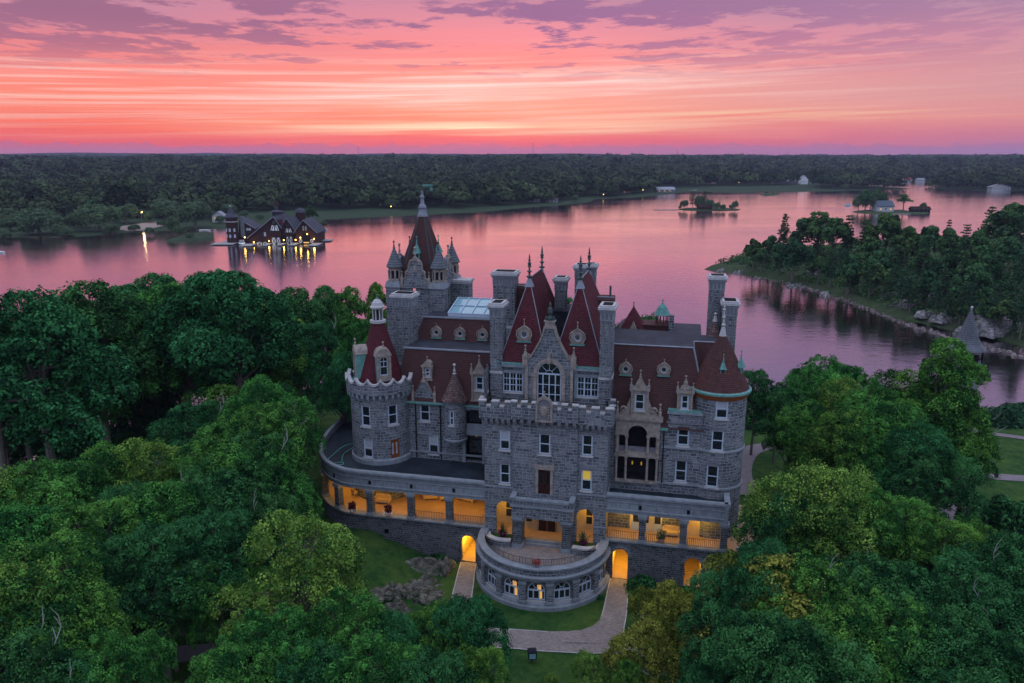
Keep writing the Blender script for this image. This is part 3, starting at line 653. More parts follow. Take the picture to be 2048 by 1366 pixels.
# corbel table and crenellated parapet
mb=MB()
def corb(u,v,z,w_=.36,s=-1,axis='u'):
    P=[(0,z),(-.22,z+.12),(-.25,z+.42),(-.48,z+.5),(-.5,z+.86),(0,z+.86)]
    if axis=='u': mb.prism([(v+p[0],p[1]) for p in P],u-w_/2,u+w_/2,axis='x')
    else: mb.prism([(u-p[0]*s,p[1]) for p in P],v-w_/2,v+w_/2,axis='y')
for k in range(5): corb(-6.4+.62*k,0,24.75); corb(6.4-.62*k,0,24.75)
for k in range(9): corb(-3.2+.8*k,-.25,24.95)
for k in range(4):
    corb(6.7,.4+.62*k,24.75,s=1,axis='v'); corb(-6.7,.4+.62*k,24.75,s=-1,axis='v')
C.add('corbel_table',mb,['lintel'])
mb=MB()
def crenel(mb,u0,u1,v,z0,zt,n,m=0,cap=1):
    w_=(u1-u0)/n
    mb.box(u0,u1,v,v+.42,z0,zt-.55,m)
    for k in range(n):
        a=u0+w_*k
        if k%2==0: mb.box(a,a+w_,v,v+.42,zt-.55,zt,m); mb.box(a-.06,a+w_+.06,v-.07,v+.49,zt,zt+.14,cap)
        else: mb.box(a+.08,a+w_-.08,v-.03,v+.45,zt-.55,zt-.38,cap)
crenel(mb,-7.15,-3.55,-.5,25.6,27.5,5); crenel(mb,3.55,7.15,-.5,25.6,27.5,5)
crenel(mb,-3.55,-.75,-.75,25.8,27.7,5); crenel(mb,.75,3.55,-.75,25.8,27.7,5)
mb.box(-.75,.75,-.75,-.33,25.8,27.3,0)
for s_ in (-1,1):
    mb.box(s_*6.93-.22,s_*6.93+.22,-.08,2.6,25.6,27.0,0)
    for k in range(4):
        if k%2==0: mb.box(s_*6.93-.22,s_*6.93+.22,.1+k*.65,.75+k*.65,27.0,27.6+.12*k,0)
        mb.box(s_*6.93-.3,s_*6.93+.3,.05+k*.65,.6+k*.65,(27.6 if k%2==0 else 27.0)+.12*k*(k%2==0),(27.6 if k%2==0 else 27.0)+.12*k*(k%2==0)+.14,1)
C.add('parapet',mb,['stone','pale_trim'])
# carved shield in the middle of the parapet
mb=MB(); mb.box(-.95,.95,-.95,-.72,25.75,25.95); mb.box(-.9,-.68,-.93,-.72,25.95,27.6); mb.box(.68,.9,-.93,-.72,25.95,27.6)
A=arcpoly(0,27.6,.95,0,PI,12); B_=arcpoly(0,27.6,.68,0,PI,12)
for k in range(12): mb.prism([A[k],A[k+1],B_[k+1],B_[k]],-.93,-.74)
mb.prism([(-.68,25.95),(.68,25.95)]+B_,-.8,-.745,1); 
mb.lathe(0,-.82,[(0,26.15),(.25,26.4),(.42,26.9),(.42,27.3),(.2,27.5),(0,27.55)],12,sq=.4)
for s_ in (-1,1):
    for k in range(5): mb.lathe(s_*(.5+.04*sin(k*2)),-.82,[(0,26.1+k*.3),(.11,26.2+k*.3),(0,26.33+k*.3)],6)
mb.frus(0,-.83,28.5,28.62,.6,.25,.4,.2); finial(mb,0,-.83,28.6,.55,r=.14)
C.add('carved_shield',mb,['warm_trim','lintel'])
# balcony
mb=MB(); mb.box(-6.75,6.75,-.1,2.4,26.55,26.75); C.add('balcony_floor',mb,['paving'])
mb=MB()
def railing(mb,pts,z,h=.95,step=.16,r=.014,post=2.):
    P=[Vector((p[0],p[1],z if len(p)<3 else p[2])) for p in pts]
    for i in range(len(P)-1):
        a,b_=P[i],P[i+1]; l=(b_-a).length; n=max(1,round(l/step)); up=Vector((0,0,h))
        mb.tube([a+up,b_+up],.028,4); mb.tube([a+Vector((0,0,.1)),b_+Vector((0,0,.1))],.018,4,cap=False)
        for k in range(n):
            q=a.lerp(b_,k/n); mb.tube([q+Vector((0,0,.1)),q+up],r if k else .03,3,cap=False)
railing(mb,[(-6.4,2.2),(-6.4,.15),(-2,.15),(2,.15),(6.4,.15),(6.4,2.2)],26.76,1.05)
C.add('balcony_railing',mb,['iron'])
# top storey behind the balcony
mb=MB(); mb.wall(-5.45,5.55,26.7,31.1,[(-5.2,-2.95,27.8,30.0),(2.95,5.3,27.8,30.0),(-1.35,1.35,27.0,31.5)][:2],flat(2.5),.3,m=0)
mb.box(-6.6,-5.5,2.5,9,26.7,30.9,0); mb.box(5.5,6.6,2.5,9,26.7,30.9,0)
C.add('top_storey_wall',mb,['stone'])
for u in (-4.075,4.125): window((u,2.5,27.8),0,2.25 if u<0 else 2.35,2.2,'triple')
mb=MB()
for s_,a,b_ in ((-1,-5.6,-2.7),(1,2.7,5.65)):
    mb.box(a,b_,2.36,2.5,30.05,30.3,0); mb.box(a-.1,b_+.1,2.0,2.55,30.75,31.0,0)
    for x in (a+.12,b_-.12): mb.box(x-.13,x+.13,2.36,2.5,27.6,30.05,0); mb.box(x-.2,x+.2,2.28,2.5,30.3,30.75,0)
C.add('cornice',mb,['trim'])
# stone gable with the big arched window
mb=MB()
ho=[(-1.3,1.3,27.0,31.5,1)]
mb.wall(-2.6,2.6,26.7,31.6,ho,flat(2.05),.35,m=0)
for s_ in (-1,1): mb.face([(s_*2.6,2.05,26.7),(s_*2.6,2.6,26.7),(s_*2.6,2.6,31.6),(s_*2.6,2.05,31.6)][::s_],m=0)
prof=[(2.6,31.6),(2.0,31.95),(1.55,32.7),(1.05,33.6),(.62,34.6),(.5,35.2)]
poly=[(-x,z) for x,z in prof]+[(x,z) for x,z in prof[::-1]]
mb.prism(poly,2.05,2.6,0)
g=C.add('stone_gable',mb,['stone'])
mb=MB()
for s_ in (-1,1):
    for i in range(len(prof)-1):
        (x0,z0),(x1,z1)=prof[i],prof[i+1]; dx,dz=x1-x0,z1-z0; l=math.hypot(dx,dz); nx,nz=-dz/l*-.16,dx/l*-.16
        mb.prism([(s_*x0,z0),(s_*x1,z1),(s_*(x1+abs(nx)),z1+abs(nz)),(s_*(x0+abs(nx)),z0+abs(nz))],1.9,2.65)
    mb.box(s_*2.62-.28,s_*2.62+.28,1.85,2.4,31.0,32.2); mb.frus(s_*2.62,2.12,32.2,32.6,.4,.4,.2,.2); finial(mb,s_*2.62,2.12,32.5,.8,r=.14)
    # scroll
    mb.tube([(s_*2.25+ s_*.3*k/9*cos(k*.9),1.98,32.25+.3*k/9*sin(k*.9)) for k in range(9)],.09,5)
    # pilasters beside the arch
    mb.box(s_*1.55-.22,s_*1.55+.22,1.88,2.05,27.0,30.0)
    mb.box(s_*1.55-.28,s_*1.55+.28,1.82,2.05,29.9,30.15)
    mb.box(s_*2.45-.15,s_*2.45+.15,1.93,2.05,27.0,31.0)
A=arcpoly(0,30.2,1.72,0,PI,18); B_=arcpoly(0,30.2,1.32,0,PI,18)
for k in range(18): mb.prism([A[k],A[k+1],B_[k+1],B_[k]],1.86,2.05)
mb.box(-.18,.18,1.7,2.05,31.4,32.5); 
mb.box(-.62,.62,1.9,2.7,35.2,35.4); mb.box(-.5,.5,1.95,2.65,35.4,35.9); mb.box(-.6,.6,1.88,2.7,35.9,36.05)
C.add('gable_trim',mb,['warm_trim'],g)
mb=MB(); mb.lathe(0,2.25,[(.3,36.05),(.34,36.3),(.2,36.6),(.3,36.9),(.26,37.3),(.12,37.5),(.16,37.75),(.1,37.95),(0,38.0)],10)
for s_ in (-1,1): mb.lathe(s_*.42,2.2,[(.1,36.05),(.14,36.3),(.05,36.5),(0,36.6)],6)
C.add('statue',mb,['bronze'],g)
window((0,2.05,27.0),0,2.6,4.5,'fan')
# twin steep roofs, hipped front and back
def hip(name,u0,u1,v0,v1,z0,zr,ru,rv0,rv1,matn='red_tile',label=None):
    mb=MB(); a,b_,c,d=(u0,v0,z0),(u1,v0,z0),(u1,v1,z0),(u0,v1,z0); e=(ru,rv0,zr); f=(ru,rv1,zr)
    mb.face([a,b_,e]); mb.face([b_,c,f,e]); mb.face([c,d,f]); mb.face([d,a,e,f])
    o=C.add(name,mb,[matn],label=label)
    mb=MB()
    for p,q in ((a,e),(b_,e),(c,f),(d,f),(e,f)): mb.tube([Vector(p),Vector(q)],.055,5,m=0)
    mb.frus(e[0],e[1],zr-.95,zr+.15,.95,.85,.16,.16,0,dy=0); mb.frus(f[0],f[1],zr-.5,zr+.15,.5,.5,.16,.16,0)
    C.add('ridge_cap',mb,['lead'],o)
    for v in (rv0,rv1):
        mb=MB(); spike(mb,ru,v,zr+.05,2.6); C.add('roof_finial',mb,['bronze'],o)
    return o
KL=hip('steep_roof',-5.5,-.25,2.25,18,31.2,40.0,-2.87,5.4,13,label='left of the two steep red roofs')
KR=hip('steep_roof',.25,5.75,2.25,18,31.2,40.0,2.72,5.4,13,label='right of the two steep red roofs')
for o,a,b_ in ((KL,-5.75,-2.75),(KR,2.75,5.95)):
    mb=MB(); mb.box(a,b_,2.0,2.6,31.02,31.22); mb.box(a,a+.25,1.95,2.6,31.22,31.4); C.add('gutter',mb,['copper'],o)
# round eyed dormers
def oculus(parent,u,v,z,s=1.,spire=False):
    mb=MB(); T=Matrix.Translation((u,v,z)); mb.T=T
    A=arcpoly(0,0,.62*s,0,TAU,16); B_=arcpoly(0,0,.4*s,0,TAU,16)
    for k in range(16): mb.prism([A[k],A[k+1],B_[k+1],B_[k]],-.12,.1)
    o_=[(-.72*s,-.75*s),(.72*s,-.75*s),(.72*s,.35*s),(.35*s,.75*s),(0,.9*s),(-.35*s,.75*s),(-.72*s,.35*s)]
    for k in range(7):
        a,b_=o_[k],o_[(k+1)%7]; mb.face([(a[0],0,a[1]),(b_[0],0,b_[1]),(b_[0],1.4*s,b_[1]),(a[0],1.4*s,a[1])])
    # face plate with a hole
    for k in range(16):
        a,b_=A[k],A[(k+1)%17]
        def out(p):
            q=max(abs(p[0])/.72/s,abs(p[1])/.75/s,1e-6); return (p[0]/q,p[1]/q if p[1]<0 else min(p[1]/q,.75*s))
        x,y=out(a),out(b_); mb.face([(a[0],0,a[1]),(x[0],0,x[1]),(y[0],0,y[1]),(b_[0],0,b_[1])])
    mb.prism([(-.4*s,.7*s),(.4*s,.7*s),(0,1.0*s)],-.06,.3)
    for q in (-1,1): mb.tube([(q*(.78+.1*sin(k*.8))*s,-.02,(.3-.16*k)*s) for k in range(7)],.08*s,5)
    mb.tube([(-.9*s,-.02,.38*s),(-.6*s,-.04,.55*s),(-.3*s,-.05,.85*s),(0,-.06,1.0*s),(.3*s,-.05,.85*s),(.6*s,-.04,.55*s),(.9*s,-.02,.38*s)],.07*s,5)
    finial(mb,0,.05,.95*s,.9*s if spire else .5*s,r=.1*s)
    d=C.add('oculus_dormer',mb,['warm_trim'],parent)
    mb=MB(); mb.T=T; mb.box(-.85*s,.85*s,-.16,1.2,-.92*s,-.76*s,0); mb.face([(p[0],.12,p[1]) for p in arcpoly(0,0,.42*s,0,TAU,16)[:-1]],m=1)
    A=arcpoly(0,0,.41*s,0,TAU,16); B_=arcpoly(0,0,.30*s,0,TAU,16)
    for k in range(16): mb.prism([A[k],A[k+1],B_[k+1],B_[k]],0,.1,2)
    C.add('round_window',mb,['copper','glass','white_paint'],parent)
oculus(KL,-2.95,3.0,34.2,.95,True); oculus(KR,2.85,3.0,34.15,.95,True)
# dark flat roofed block between the roofs, and the low ridges behind
mb=MB(); mb.box(-1.6,.4,12,16.3,31,35.0,0); mb.box(-1.75,.55,11.9,16.4,35.0,35.15,0); C.add('flat_roof_block',mb,['dark_roof'])
for a,b_,z in ((-6.6,-4.2,37.8),(3.2,5.7,36.8)):
    mb=MB(); 
    P=[(12.2,z-3),(15.8,z-3),(15.2,z-.2),(14.8,z),(12.8,z),(12.4,z-.2)]
    mb.prism([(p[0],p[1]) for p in P],a,b_,0,axis='x'); mb.box(a-.1,b_+.1,12.7,12.95,z,z+.12,1); C.add('ridge_roof',mb,['roof_tile','lead'])
mb=MB(); mb.tube([(5.3,13,36.8),(5.3,13,38.2)],.12,8); mb.lathe(5.0,13,[(.3,35.5),(.36,36),(.2,36.4),(.1,36.7),(0,36.8)],8); C.add('vent_pipe',mb,['bronze'])
# ---- chimneys
def chimney(u0,u1,v0,v1,z0,zt,label=None,niche=True,m='stone'):
    mb=MB(); mb.box(u0,u1,v0,v1,z0,zt-1.6,0); 
    if niche:
        w_=u1-u0
        for k in range(max(1,round(w_/.8))):
            x=u0+w_*(k+.5)/max(1,round(w_/.8)); mb.box(x-.12,x+.12,v0-.07,v0,z0+(zt-z0)*.45,zt-1.8,1)
        mb.box(u0-.06,u1+.06,v0-.06,v1+.06,z0+(zt-z0)*.3,z0+(zt-z0)*.3+.28,2)
    o=C.add('chimney',mb,[m,'lintel','pale_trim'],label=label)
    mb=MB(); mb.box(u0-.05,u1+.05,v0-.05,v1+.05,zt-1.6,zt-.7,0)
    n=max(2,round((u1-u0)/.4))
    for k in range(n):
        x=u0+(u1-u0)*(k+.5)/n; mb.box(x-.12,x+.12,v0-.09,v0-.05,zt-1.45,zt-.85,1)
    mb.box(u0-.16,u1+.16,v0-.16,v1+.16,zt-.7,zt-.45,0); mb.box(u0-.28,u1+.28,v0-.28,v1+.28,zt-.45,zt-.2,2); mb.box(u0-.12,u1+.12,v0-.12,v1+.12,zt-.2,zt,2)
    mb.box(u0+.15,u1-.15,v0+.2,v1-.2,zt,zt+.02,3)
    C.add('chimney_cap',mb,['trim','lintel','pale_trim','void'],o)
    return o
chimney(-6.5,-5.2,2.0,4.2,26.6,37.7,'tall slim chimney on the left front corner of the keep')
chimney(5.4,6.7,1.6,3.8,26.6,38.0,'tall slim chimney on the right front corner of the keep')
chimney(-8.4,-5.8,11.2,13.2,30,39.7,'broad chimney left of the steep roofs')
chimney(-1.4,-.1,13.6,15.2,31,38.9); chimney(.8,2.2,15,16.6,31,40.3); chimney(1.9,2.9,18.3,19.5,31,40.0)
chimney(-20.9,-18.4,10.6,12.6,24,36.7,'broad chimney behind the left round tower')
chimney(16.5,18.2,13.4,15.2,26,39.7,'tallest chimney, behind the right round tower')
chimney(18.05,19.6,11.2,13.6,20,37.2,'shorter chimney behind the right round tower')
# ================================================================ LEFT WING
holes=[(-16.5,-15.25,22.0,24.2),(-15.5,-14.25,17.9,20.3),(-10.85,-8.7,17.4,20.7),(-10.85,-8.7,21.4,23.9,1)]
mb=MB(); mb.wall(-19,-6.7,12.5,24.5,holes,flat(7),.3); mb.wall(7,20,12.5,24.5,[],sidew(-19,-1))
C.add('wing_wall',mb,['stone'],label='wall of the left wing')
window((-15.875,7,22),0,1.25,2.2); window((-14.875,7,17.9),0,1.25,2.4,'curtain')
mb=MB(); mb.box(-18.8,-6.7,6.82,7,18.0,18.2); mb.box(-16.8,-14.95,6.9,7,20.3,20.6); C.add('string_course',mb,['trim'])
# loggia: two open dark storeys in a moulded frame
mb=MB(); 
for z0,z1 in ((17.4,20.7),(21.4,23.9)):
    mb.box(-11.1,-8.5,7.3,9.6,z0-.1,z0,0)
mb.face([(-11.1,9.6,17.2),(-8.5,9.6,17.2),(-8.5,9.6,24.2),(-11.1,9.6,24.2)],m=1); mb.face([(-11.1,7.3,17.2),(-11.1,9.6,17.2),(-11.1,9.6,24.2),(-11.1,7.3,24.2)],m=1); mb.face([(-8.5,9.6,17.2),(-8.5,7.3,17.2),(-8.5,7.3,24.2),(-8.5,9.6,24.2)],m=1)
mb.box(-11.1,-8.5,7.3,9.6,20.7,21.3,1)
for u in (-10.2,-9.35): mb.box(u-.16,u+.16,9.5,9.58,19.6,20.3,2)
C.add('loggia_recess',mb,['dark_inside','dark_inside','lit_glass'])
mb=MB(); 
for x in (-11.0,-8.6): mb.box(x-.17,x+.17,6.8,7.02,17.2,24.0)
mb.box(-11.1,-8.5,6.78,7.05,20.7,21.4); mb.box(-10.85,-8.7,6.95,7.1,21.4,22.1); mb.box(-11.2,-8.4,6.7,7.05,23.95,24.2)
C.add('loggia_frame',mb,['trim'],label='frame of the loggia left of the keep')
def mansard(u0,u1,v0,z0,v1,z1,ul=None,ur=None,name='mansard_roof',m='roof_tile'):
    ul=u0 if ul is None else ul; ur=u1 if ur is None else ur
    mb=MB(); mb.face([(u0,v0,z0),(u1,v0,z0),(ur,v1,z1),(ul,v1,z1)])
    return mb
# lower mansard (left slope is hipped), strip, upper mansard, flat top
mb=mansard(-19.6,-6.6,6.7,24.45,8.6,30.5,-18.7,-6.6); mb.face([(-19.6,14,24.45),(-19.6,6.7,24.45),(-18.7,8.6,30.5),(-18.7,14,30.5)])
ML=C.add('mansard_roof',mb,['roof_tile'],label='lower tiled roof of the left wing')
mb=MB(); mb.box(-18.9,-6.6,8.45,8.75,30.45,30.62,0); mb.box(-19.7,-6.6,6.45,6.75,24.3,24.5,1)
C.add('roof_edge',mb,['lead','copper'],ML)
mb=MB(); mb.face([(-18.7,8.6,30.5),(-6,8.6,30.5),(-6,13,30.7),(-18.7,13,30.7)]); mb.box(-17.9,-6,13.5,24,32,33.4); C.add('flat_roof',mb,['dark_roof'],label='dark flat roofs of the left wing')
mb=MB(); mb.face([(-18.9,12.4,30.6),(-6,12.4,30.6),(-6,13.45,33.35),(-17.9,13.45,33.35)]); mb.face([(-18.9,18,30.6),(-18.9,12.4,30.6),(-17.9,13.45,33.35),(-17.9,18,33.35)])
MU=C.add('mansard_roof',mb,['roof_tile'],label='upper tiled roof of the left wing')
mb=MB(); mb.box(-18.0,-6,13.3,13.55,33.32,33.48); C.add('roof_edge',mb,['lead'],MU)
for u in (-16.0,-12.95,-10.1): oculus(MU,u,12.5,31.65,.8)
mb=MB(); mb.T=None
mb.face([(-15.0,14.3,33.75),(-9.0,14.3,33.75),(-9.0,19,34.9),(-15.0,19,34.9)],m=0)
mb.box(-15.0,-9.0,14.25,14.3,33.4,33.75,1)
for k in range(5): x=-15+1.5*k; mb.prism([(14.3,33.78),(19,34.93),(19,35.03),(14.3,33.88)],x-.06,x+.06,1,axis='x')
for q in (0,.5,1): mb.box(-15,-9,14.3+4.7*q-.06,14.3+4.7*q+.06,33.78+1.15*q,33.88+1.15*q,1)
mb.face([(-9,14.3,33.4),(-9,19,33.4),(-9,19,34.9),(-9,14.3,33.75)],m=1); mb.face([(-15,19,33.4),(-15,14.3,33.4),(-15,14.3,33.75),(-15,19,34.9)],m=1)
C.add('skylight',mb,['skylight_glass','white_paint'])
# dormers of the left wing
def dormer(parent,u,v,z,w_,h_,style,depth=3.,win=None,label=None):
    mb=MB(); mb.T=Matrix.Translation((u,v,z)); hw=w_/2
    ww,wh,wz=win
    mb.wall(-hw,hw,0,h_,[(-ww/2,ww/2,wz,wz+wh,0)],flat(0),.2,m=0)
    for s_ in (-1,1): mb.face([(s_*hw,0,0),(s_*hw,depth,0),(s_*hw,depth,h_),(s_*hw,0,h_)][::s_],m=0)
    for s_ in (-1,1): mb.box(s_*(hw-.1)-.1,s_*(hw-.1)+.1,-.1,0,0,h_,1); mb.box(s_*(hw-.1)-.15,s_*(hw-.1)+.15,-.15,0,h_-.2,h_,1)
    mb.box(-hw-.15,hw+.15,-.2,.15,h_,h_+.2,1); mb.box(-hw-.1,hw+.1,-.16,0,-.2,0,1)
    mb.box(-hw,hw,.15,depth,h_,h_+.12,2)
    if style=='pointed':
        mb.prism([(-hw*.8,h_+.2),(hw*.8,h_+.2),(0,h_+.2+w_*.75)],-.1,.15,1); finial(mb,0,0,h_+.1+w_*.75,.8,1,.12)
        for s_ in (-1,1): mb.box(s_*hw-.14,s_*hw+.14,-.16,.14,h_+.2,h_+.6,1); finial(mb,s_*hw,0,h_+.6,.7,1,.1)
    elif style=='round':
        mb.prism([(-hw,h_+.2)]+arcpoly(0,h_+.2,hw*.85,PI,0,10)+[(hw,h_+.2)],-.1,depth*.8,1); finial(mb,0,.1,h_+.2+hw*.8,.6,1,.1)
    elif style=='crown':
        mb.prism([(-hw*.75,h_+.2),(hw*.75,h_+.2),(hw*.55,h_+.75),(hw*.3,h_+.85),(.22,h_+1.25),(-.22,h_+1.25),(-hw*.3,h_+.85),(-hw*.55,h_+.75)],-.1,.15,1); finial(mb,0,0,h_+1.2,.75,1,.16)
        for s_ in (-1,1): mb.box(s_*hw-.12,s_*hw+.12,-.16,.12,h_+.2,h_+.65,1); finial(mb,s_*hw,0,h_+.6,.6,1,.1)
        mb.tube([(-.45+.09*k,-.12,h_+.45+.12*sin(k)) for k in range(11)],.06,5,m=1)
    d=C.add('dormer',mb,['warm_trim','warm_trim','copper'],parent,label)
    fm=window((u,v,z+wz-CZ),0,ww,wh,'sash',parent=parent)
    return d
dormer(ML,-15.55,7.35,27.2,1.15,1.45,'round',1.2,(.62,.95,.3),'small dormer high on the left wing roof')
dormer(ML,-9.0,6.75,25.2,1.9,3.1,'pointed',2.,(.95,1.6,1.2),'pointed dormer beside the keep')
mb=MB(); mb.wall(-17.2,-14.55,24.0,24.9,[],flat(6.85)); mb.prism([(-17.2,24.9),(-14.55,24.9),(-15.6,26.9),(-16.15,26.9)],6.85,7.6,0)
for s_ in (-1,1):
    x=-15.875+s_*1.35; mb.box(x-.14,x+.14,6.72,7.0,24.3,25.6,1); finial(mb,x,6.86,25.55,.9,1,.13)
    mb.prism([(x,25.0),(x-s_*.18,25.25),(-15.875+s_*.2,27.1),(-15.875+s_*.36,26.85)][::1],6.74,7.2,1)
mb.box(-16.2,-15.55,6.7,7.4,26.85,27.05,1); finial(mb,-15.875,7,27.0,1.1,1,.2)
C.add('wall_gable',mb,['stone','warm_trim'],ML)
# bartizan turret on the wall
mb=MB(); uc,vc,rr=-12.0,6.75,1.35
wa=R(-2)*rr
mb.wall(-PI*.62*rr,PI*.62*rr,20.3,25.0,[(wa-.28,wa+.28,22.3,24.0)],cyl(uc,vc,rr),.15,seg=.28)
mb.lathe(uc,vc,[(.15,19.2),(.55,19.45),(.6,19.7),(1.05,19.95),(1.4,20.1),(1.45,20.35),(1.36,20.45)],24,-PI*.62,PI*.62,m=1); mb.lathe(uc,vc,[(1.36,24.8),(1.5,24.9),(1.55,25.1),(1.4,25.15)],24,-PI*.62,PI*.62,m=1)
bt=C.add('bartizan',mb,['stone','trim'],label='small corbelled turret on the left wing wall')
p_,a_=wpos(uc,vc,rr,-2,22.3-CZ); window(p_,a_,.56,1.7,'slit',parent=bt)
mb=MB(); mb.lathe(uc,vc,[(1.65,25.05),(1.2,25.9),(.15,28.2)],24); mb2=mb; 
o=C.add('cone_roof',mb,['bart_tile'],bt)
mb=MB(); finial(mb,uc,vc,28.15,1.3,r=.2); C.add('roof_finial',mb,['pale_trim'],bt)
# ================================================================ LEFT ROUND TOWER
uc,vc,rr=-21.5,7.3,3.6
def hs(ang,w_,z0,z1): c=R(ang)*rr; return (c-w_/2,c+w_/2,z0,z1)
LTW=[(-9,22.0,2.45),(44,22.1,2.4),(-7,18.1,2.3)]
mb=MB(); mb.wall(-PI*rr,PI*rr,CZ,26.0,[hs(a,1.2,z,z+h_) for a,z,h_ in LTW]+[hs(46,1.15,17.35,20.2)],cyl(uc,vc,rr),.3,seg=.55)
LT=C.add('round_tower',mb,['stone'],label='left round tower with scalloped parapet')
for a,z,h_ in LTW:
    p_,a_=wpos(uc,vc,rr,a,z,-.03); window(p_,a_,1.2,h_,'curtain' if a==-7 else 'sash')
mb=MB(); mb.lathe(uc,vc,[(3.78,17.2),(3.78,17.75),(3.62,17.9)],48); mb.lathe(uc,vc,[(3.62,25.9),(3.75,26.0),(4.0,26.9),(4.0,27.05)],48)
n=34
for k in range(n):
    a=TAU*k/n; T=Matrix.Translation((uc,vc,0))@Matrix.Rotation(a,4,'Z'); mb.T=T
    mb.prism([(-3.58,25.0),(-3.8,25.1),(-3.85,25.35),(-4.02,25.45),(-4.02,25.9),(-3.58,25.9)],-.15,.15,axis='x')
mb.T=None
C.add('corbel_ring',mb,['trim'],LT)
# parapet with scalloped top: ring whose top dips in arcs
mb=MB(); n=96; per=16; RO,RI=4.05,3.75
def topz(i): 
    ph=(i*per/n)%1.0; return 27.75-.62*math.sqrt(max(0,1-((ph-.5)/.42)**2)) if abs(ph-.5)<.42 else 27.75
for i in range(n):
    A=TAU*i/n;B=TAU*(i+1)/n; za,zb=topz(i),topz(i+1)
    def pt(r,a,z): return (uc+r*sin(a),vc-r*cos(a),z)
    mb.face([pt(RO,A,25.9),pt(RO,B,25.9),pt(RO,B,zb),pt(RO,A,za)],[(A*RO,25.9),(B*RO,25.9),(B*RO,zb),(A*RO,za)],0)
    mb.face([pt(RI,B,26.5),pt(RI,A,26.5),pt(RI,A,za),pt(RI,B,zb)],[(A*RO,25.9),(B*RO,25.9),(B*RO,zb),(A*RO,za)],0)
    mb.face([pt(RO+.08,A,za+.12),pt(RO+.08,B,zb+.12),pt(RI-.06,B,zb+.12),pt(RI-.06,A,za+.12)],m=1)
    mb.face([pt(RO+.08,A,za-.12),pt(RO+.08,B,zb-.12),pt(RO+.08,B,zb+.12),pt(RO+.08,A,za+.12)],m=1)
    mb.face([pt(RI-.06,B,zb-.1),pt(RI-.06,A,za-.1),pt(RI-.06,A,za+.12),pt(RI-.06,B,zb+.12)],m=1)
C.add('scalloped_parapet',mb,['stone','pale_trim'],LT)
mb=MB(); mb.lathe(uc,vc,[(3.76,26.75),(2.7,26.9),(2.6,27.3)],40,m=0); C.add('parapet_gutter',mb,['copper'],LT)
mb=MB(); mb.lathe(uc,vc,[(2.75,27.0),(2.35,28.4),(1.75,30.6),(.72,33.9)],40); C.add('cone_roof',mb,['red_tile'],LT)
mb=MB(); mb.lathe(uc,vc,[(.75,33.7),(.95,33.8),(.95,34.1),(.6,34.15)],16); mb.lathe(uc,vc,[(.4,34.1),(.4,35.5)],10,m=1)
for k in range(8):
    a=TAU*k/8; mb.tube([(uc+.58*sin(a),vc-.58*cos(a),34.15),(uc+.58*sin(a),vc-.58*cos(a),35.5)],.085,6)
mb.lathe(uc,vc,[(.6,35.45),(.85,35.5),(.88,35.7),(.7,35.85),(.6,36.2),(.35,36.5),(.12,36.62)],16); finial(mb,uc,vc,36.6,.55,2,.12)
C.add('lantern',mb,['pale_trim','dark_inside','copper'],LT)
# two arched dormers on the cone
for ang in (32,-58):
    T=Matrix.Translation((uc,vc,0))@Matrix.Rotation(R(ang),4,'Z')
    mb=MB(); mb.T=T; y=-2.9
    mb.wall(-.85,.85,27.3,30.6,[(-.45,.45,28.0,30.2,1)],lambda s,z,d:(s,y+d,z),.2,m=0)
    for s_ in (-1,1): mb.face([(s_*.85,y,27.3),(s_*.85,-.9,27.3),(s_*.85,-.9,30.6),(s_*.85,y,30.6)][::s_],m=2); mb.box(s_*.72-.12,s_*.72+.12,y-.12,y,27.3,30.2,0)
    P=[(-1.0,30.3)]+arcpoly(0,30.35,.92,PI,0,10)+[(1.0,30.3)]
    mb.prism(P,y-.12,-1.2,0); A=arcpoly(0,29.75,.62,0,PI,10); B_=arcpoly(0,29.75,.46,0,PI,10)
    for k in range(10): mb.prism([A[k],A[k+1],B_[k+1],B_[k]],y-.1,y)
    finial(mb,0,y+.1,31.2,.9,0,.15)
    d=C.add('arched_dormer',mb,['warm_trim','warm_trim','copper'],LT)
    mb=MB(); mb.T=T; mb.box(-.45,-.37,y+.1,y+.2,28.0,30.0); mb.box(.37,.45,y+.1,y+.2,28,30.0); mb.box(-.4,.4,y+.1,y+.2,28,28.1); mb.box(-.4,.4,y+.1,y+.2,29.0,29.08); mb.box(-.03,.03,y+.1,y+.2,29.1,30.2); mb.box(-.4,.4,y+.1,y+.2,29.65,29.72)
    mb.box(-.45,.45,y+.21,y+.24,28,30.3,1); C.add('arched_window',mb,['white_paint','glass'],LT)
# wooden terrace door of the round tower
a=R(46); p_=(uc+3.42*sin(a),vc-3.42*cos(a),17.35-CZ)
mb=MB(); mb.box(-.57,.57,0,.08,0,2.85,0)
for s_ in (-1,1): mb.prism([(s_*.25-.13,2.4),(s_*.25+.13,2.4),(s_*.25+.07,1.8),(s_*.25+.13,1.0),(s_*.25-.13,1.0),(s_*.25-.07,1.8)],-.02,0,1)
o=link('door',mb.mesh('door',['wood','curtain']),castle,p_,a); o['label']='brown wooden door with two pale glass lights'
mb=MB(); mb.tube([(.0,-.05,1.25),(.0,-.05,1.45)],.025,5); link('handle',mb.mesh('handle',['bronze']),o)
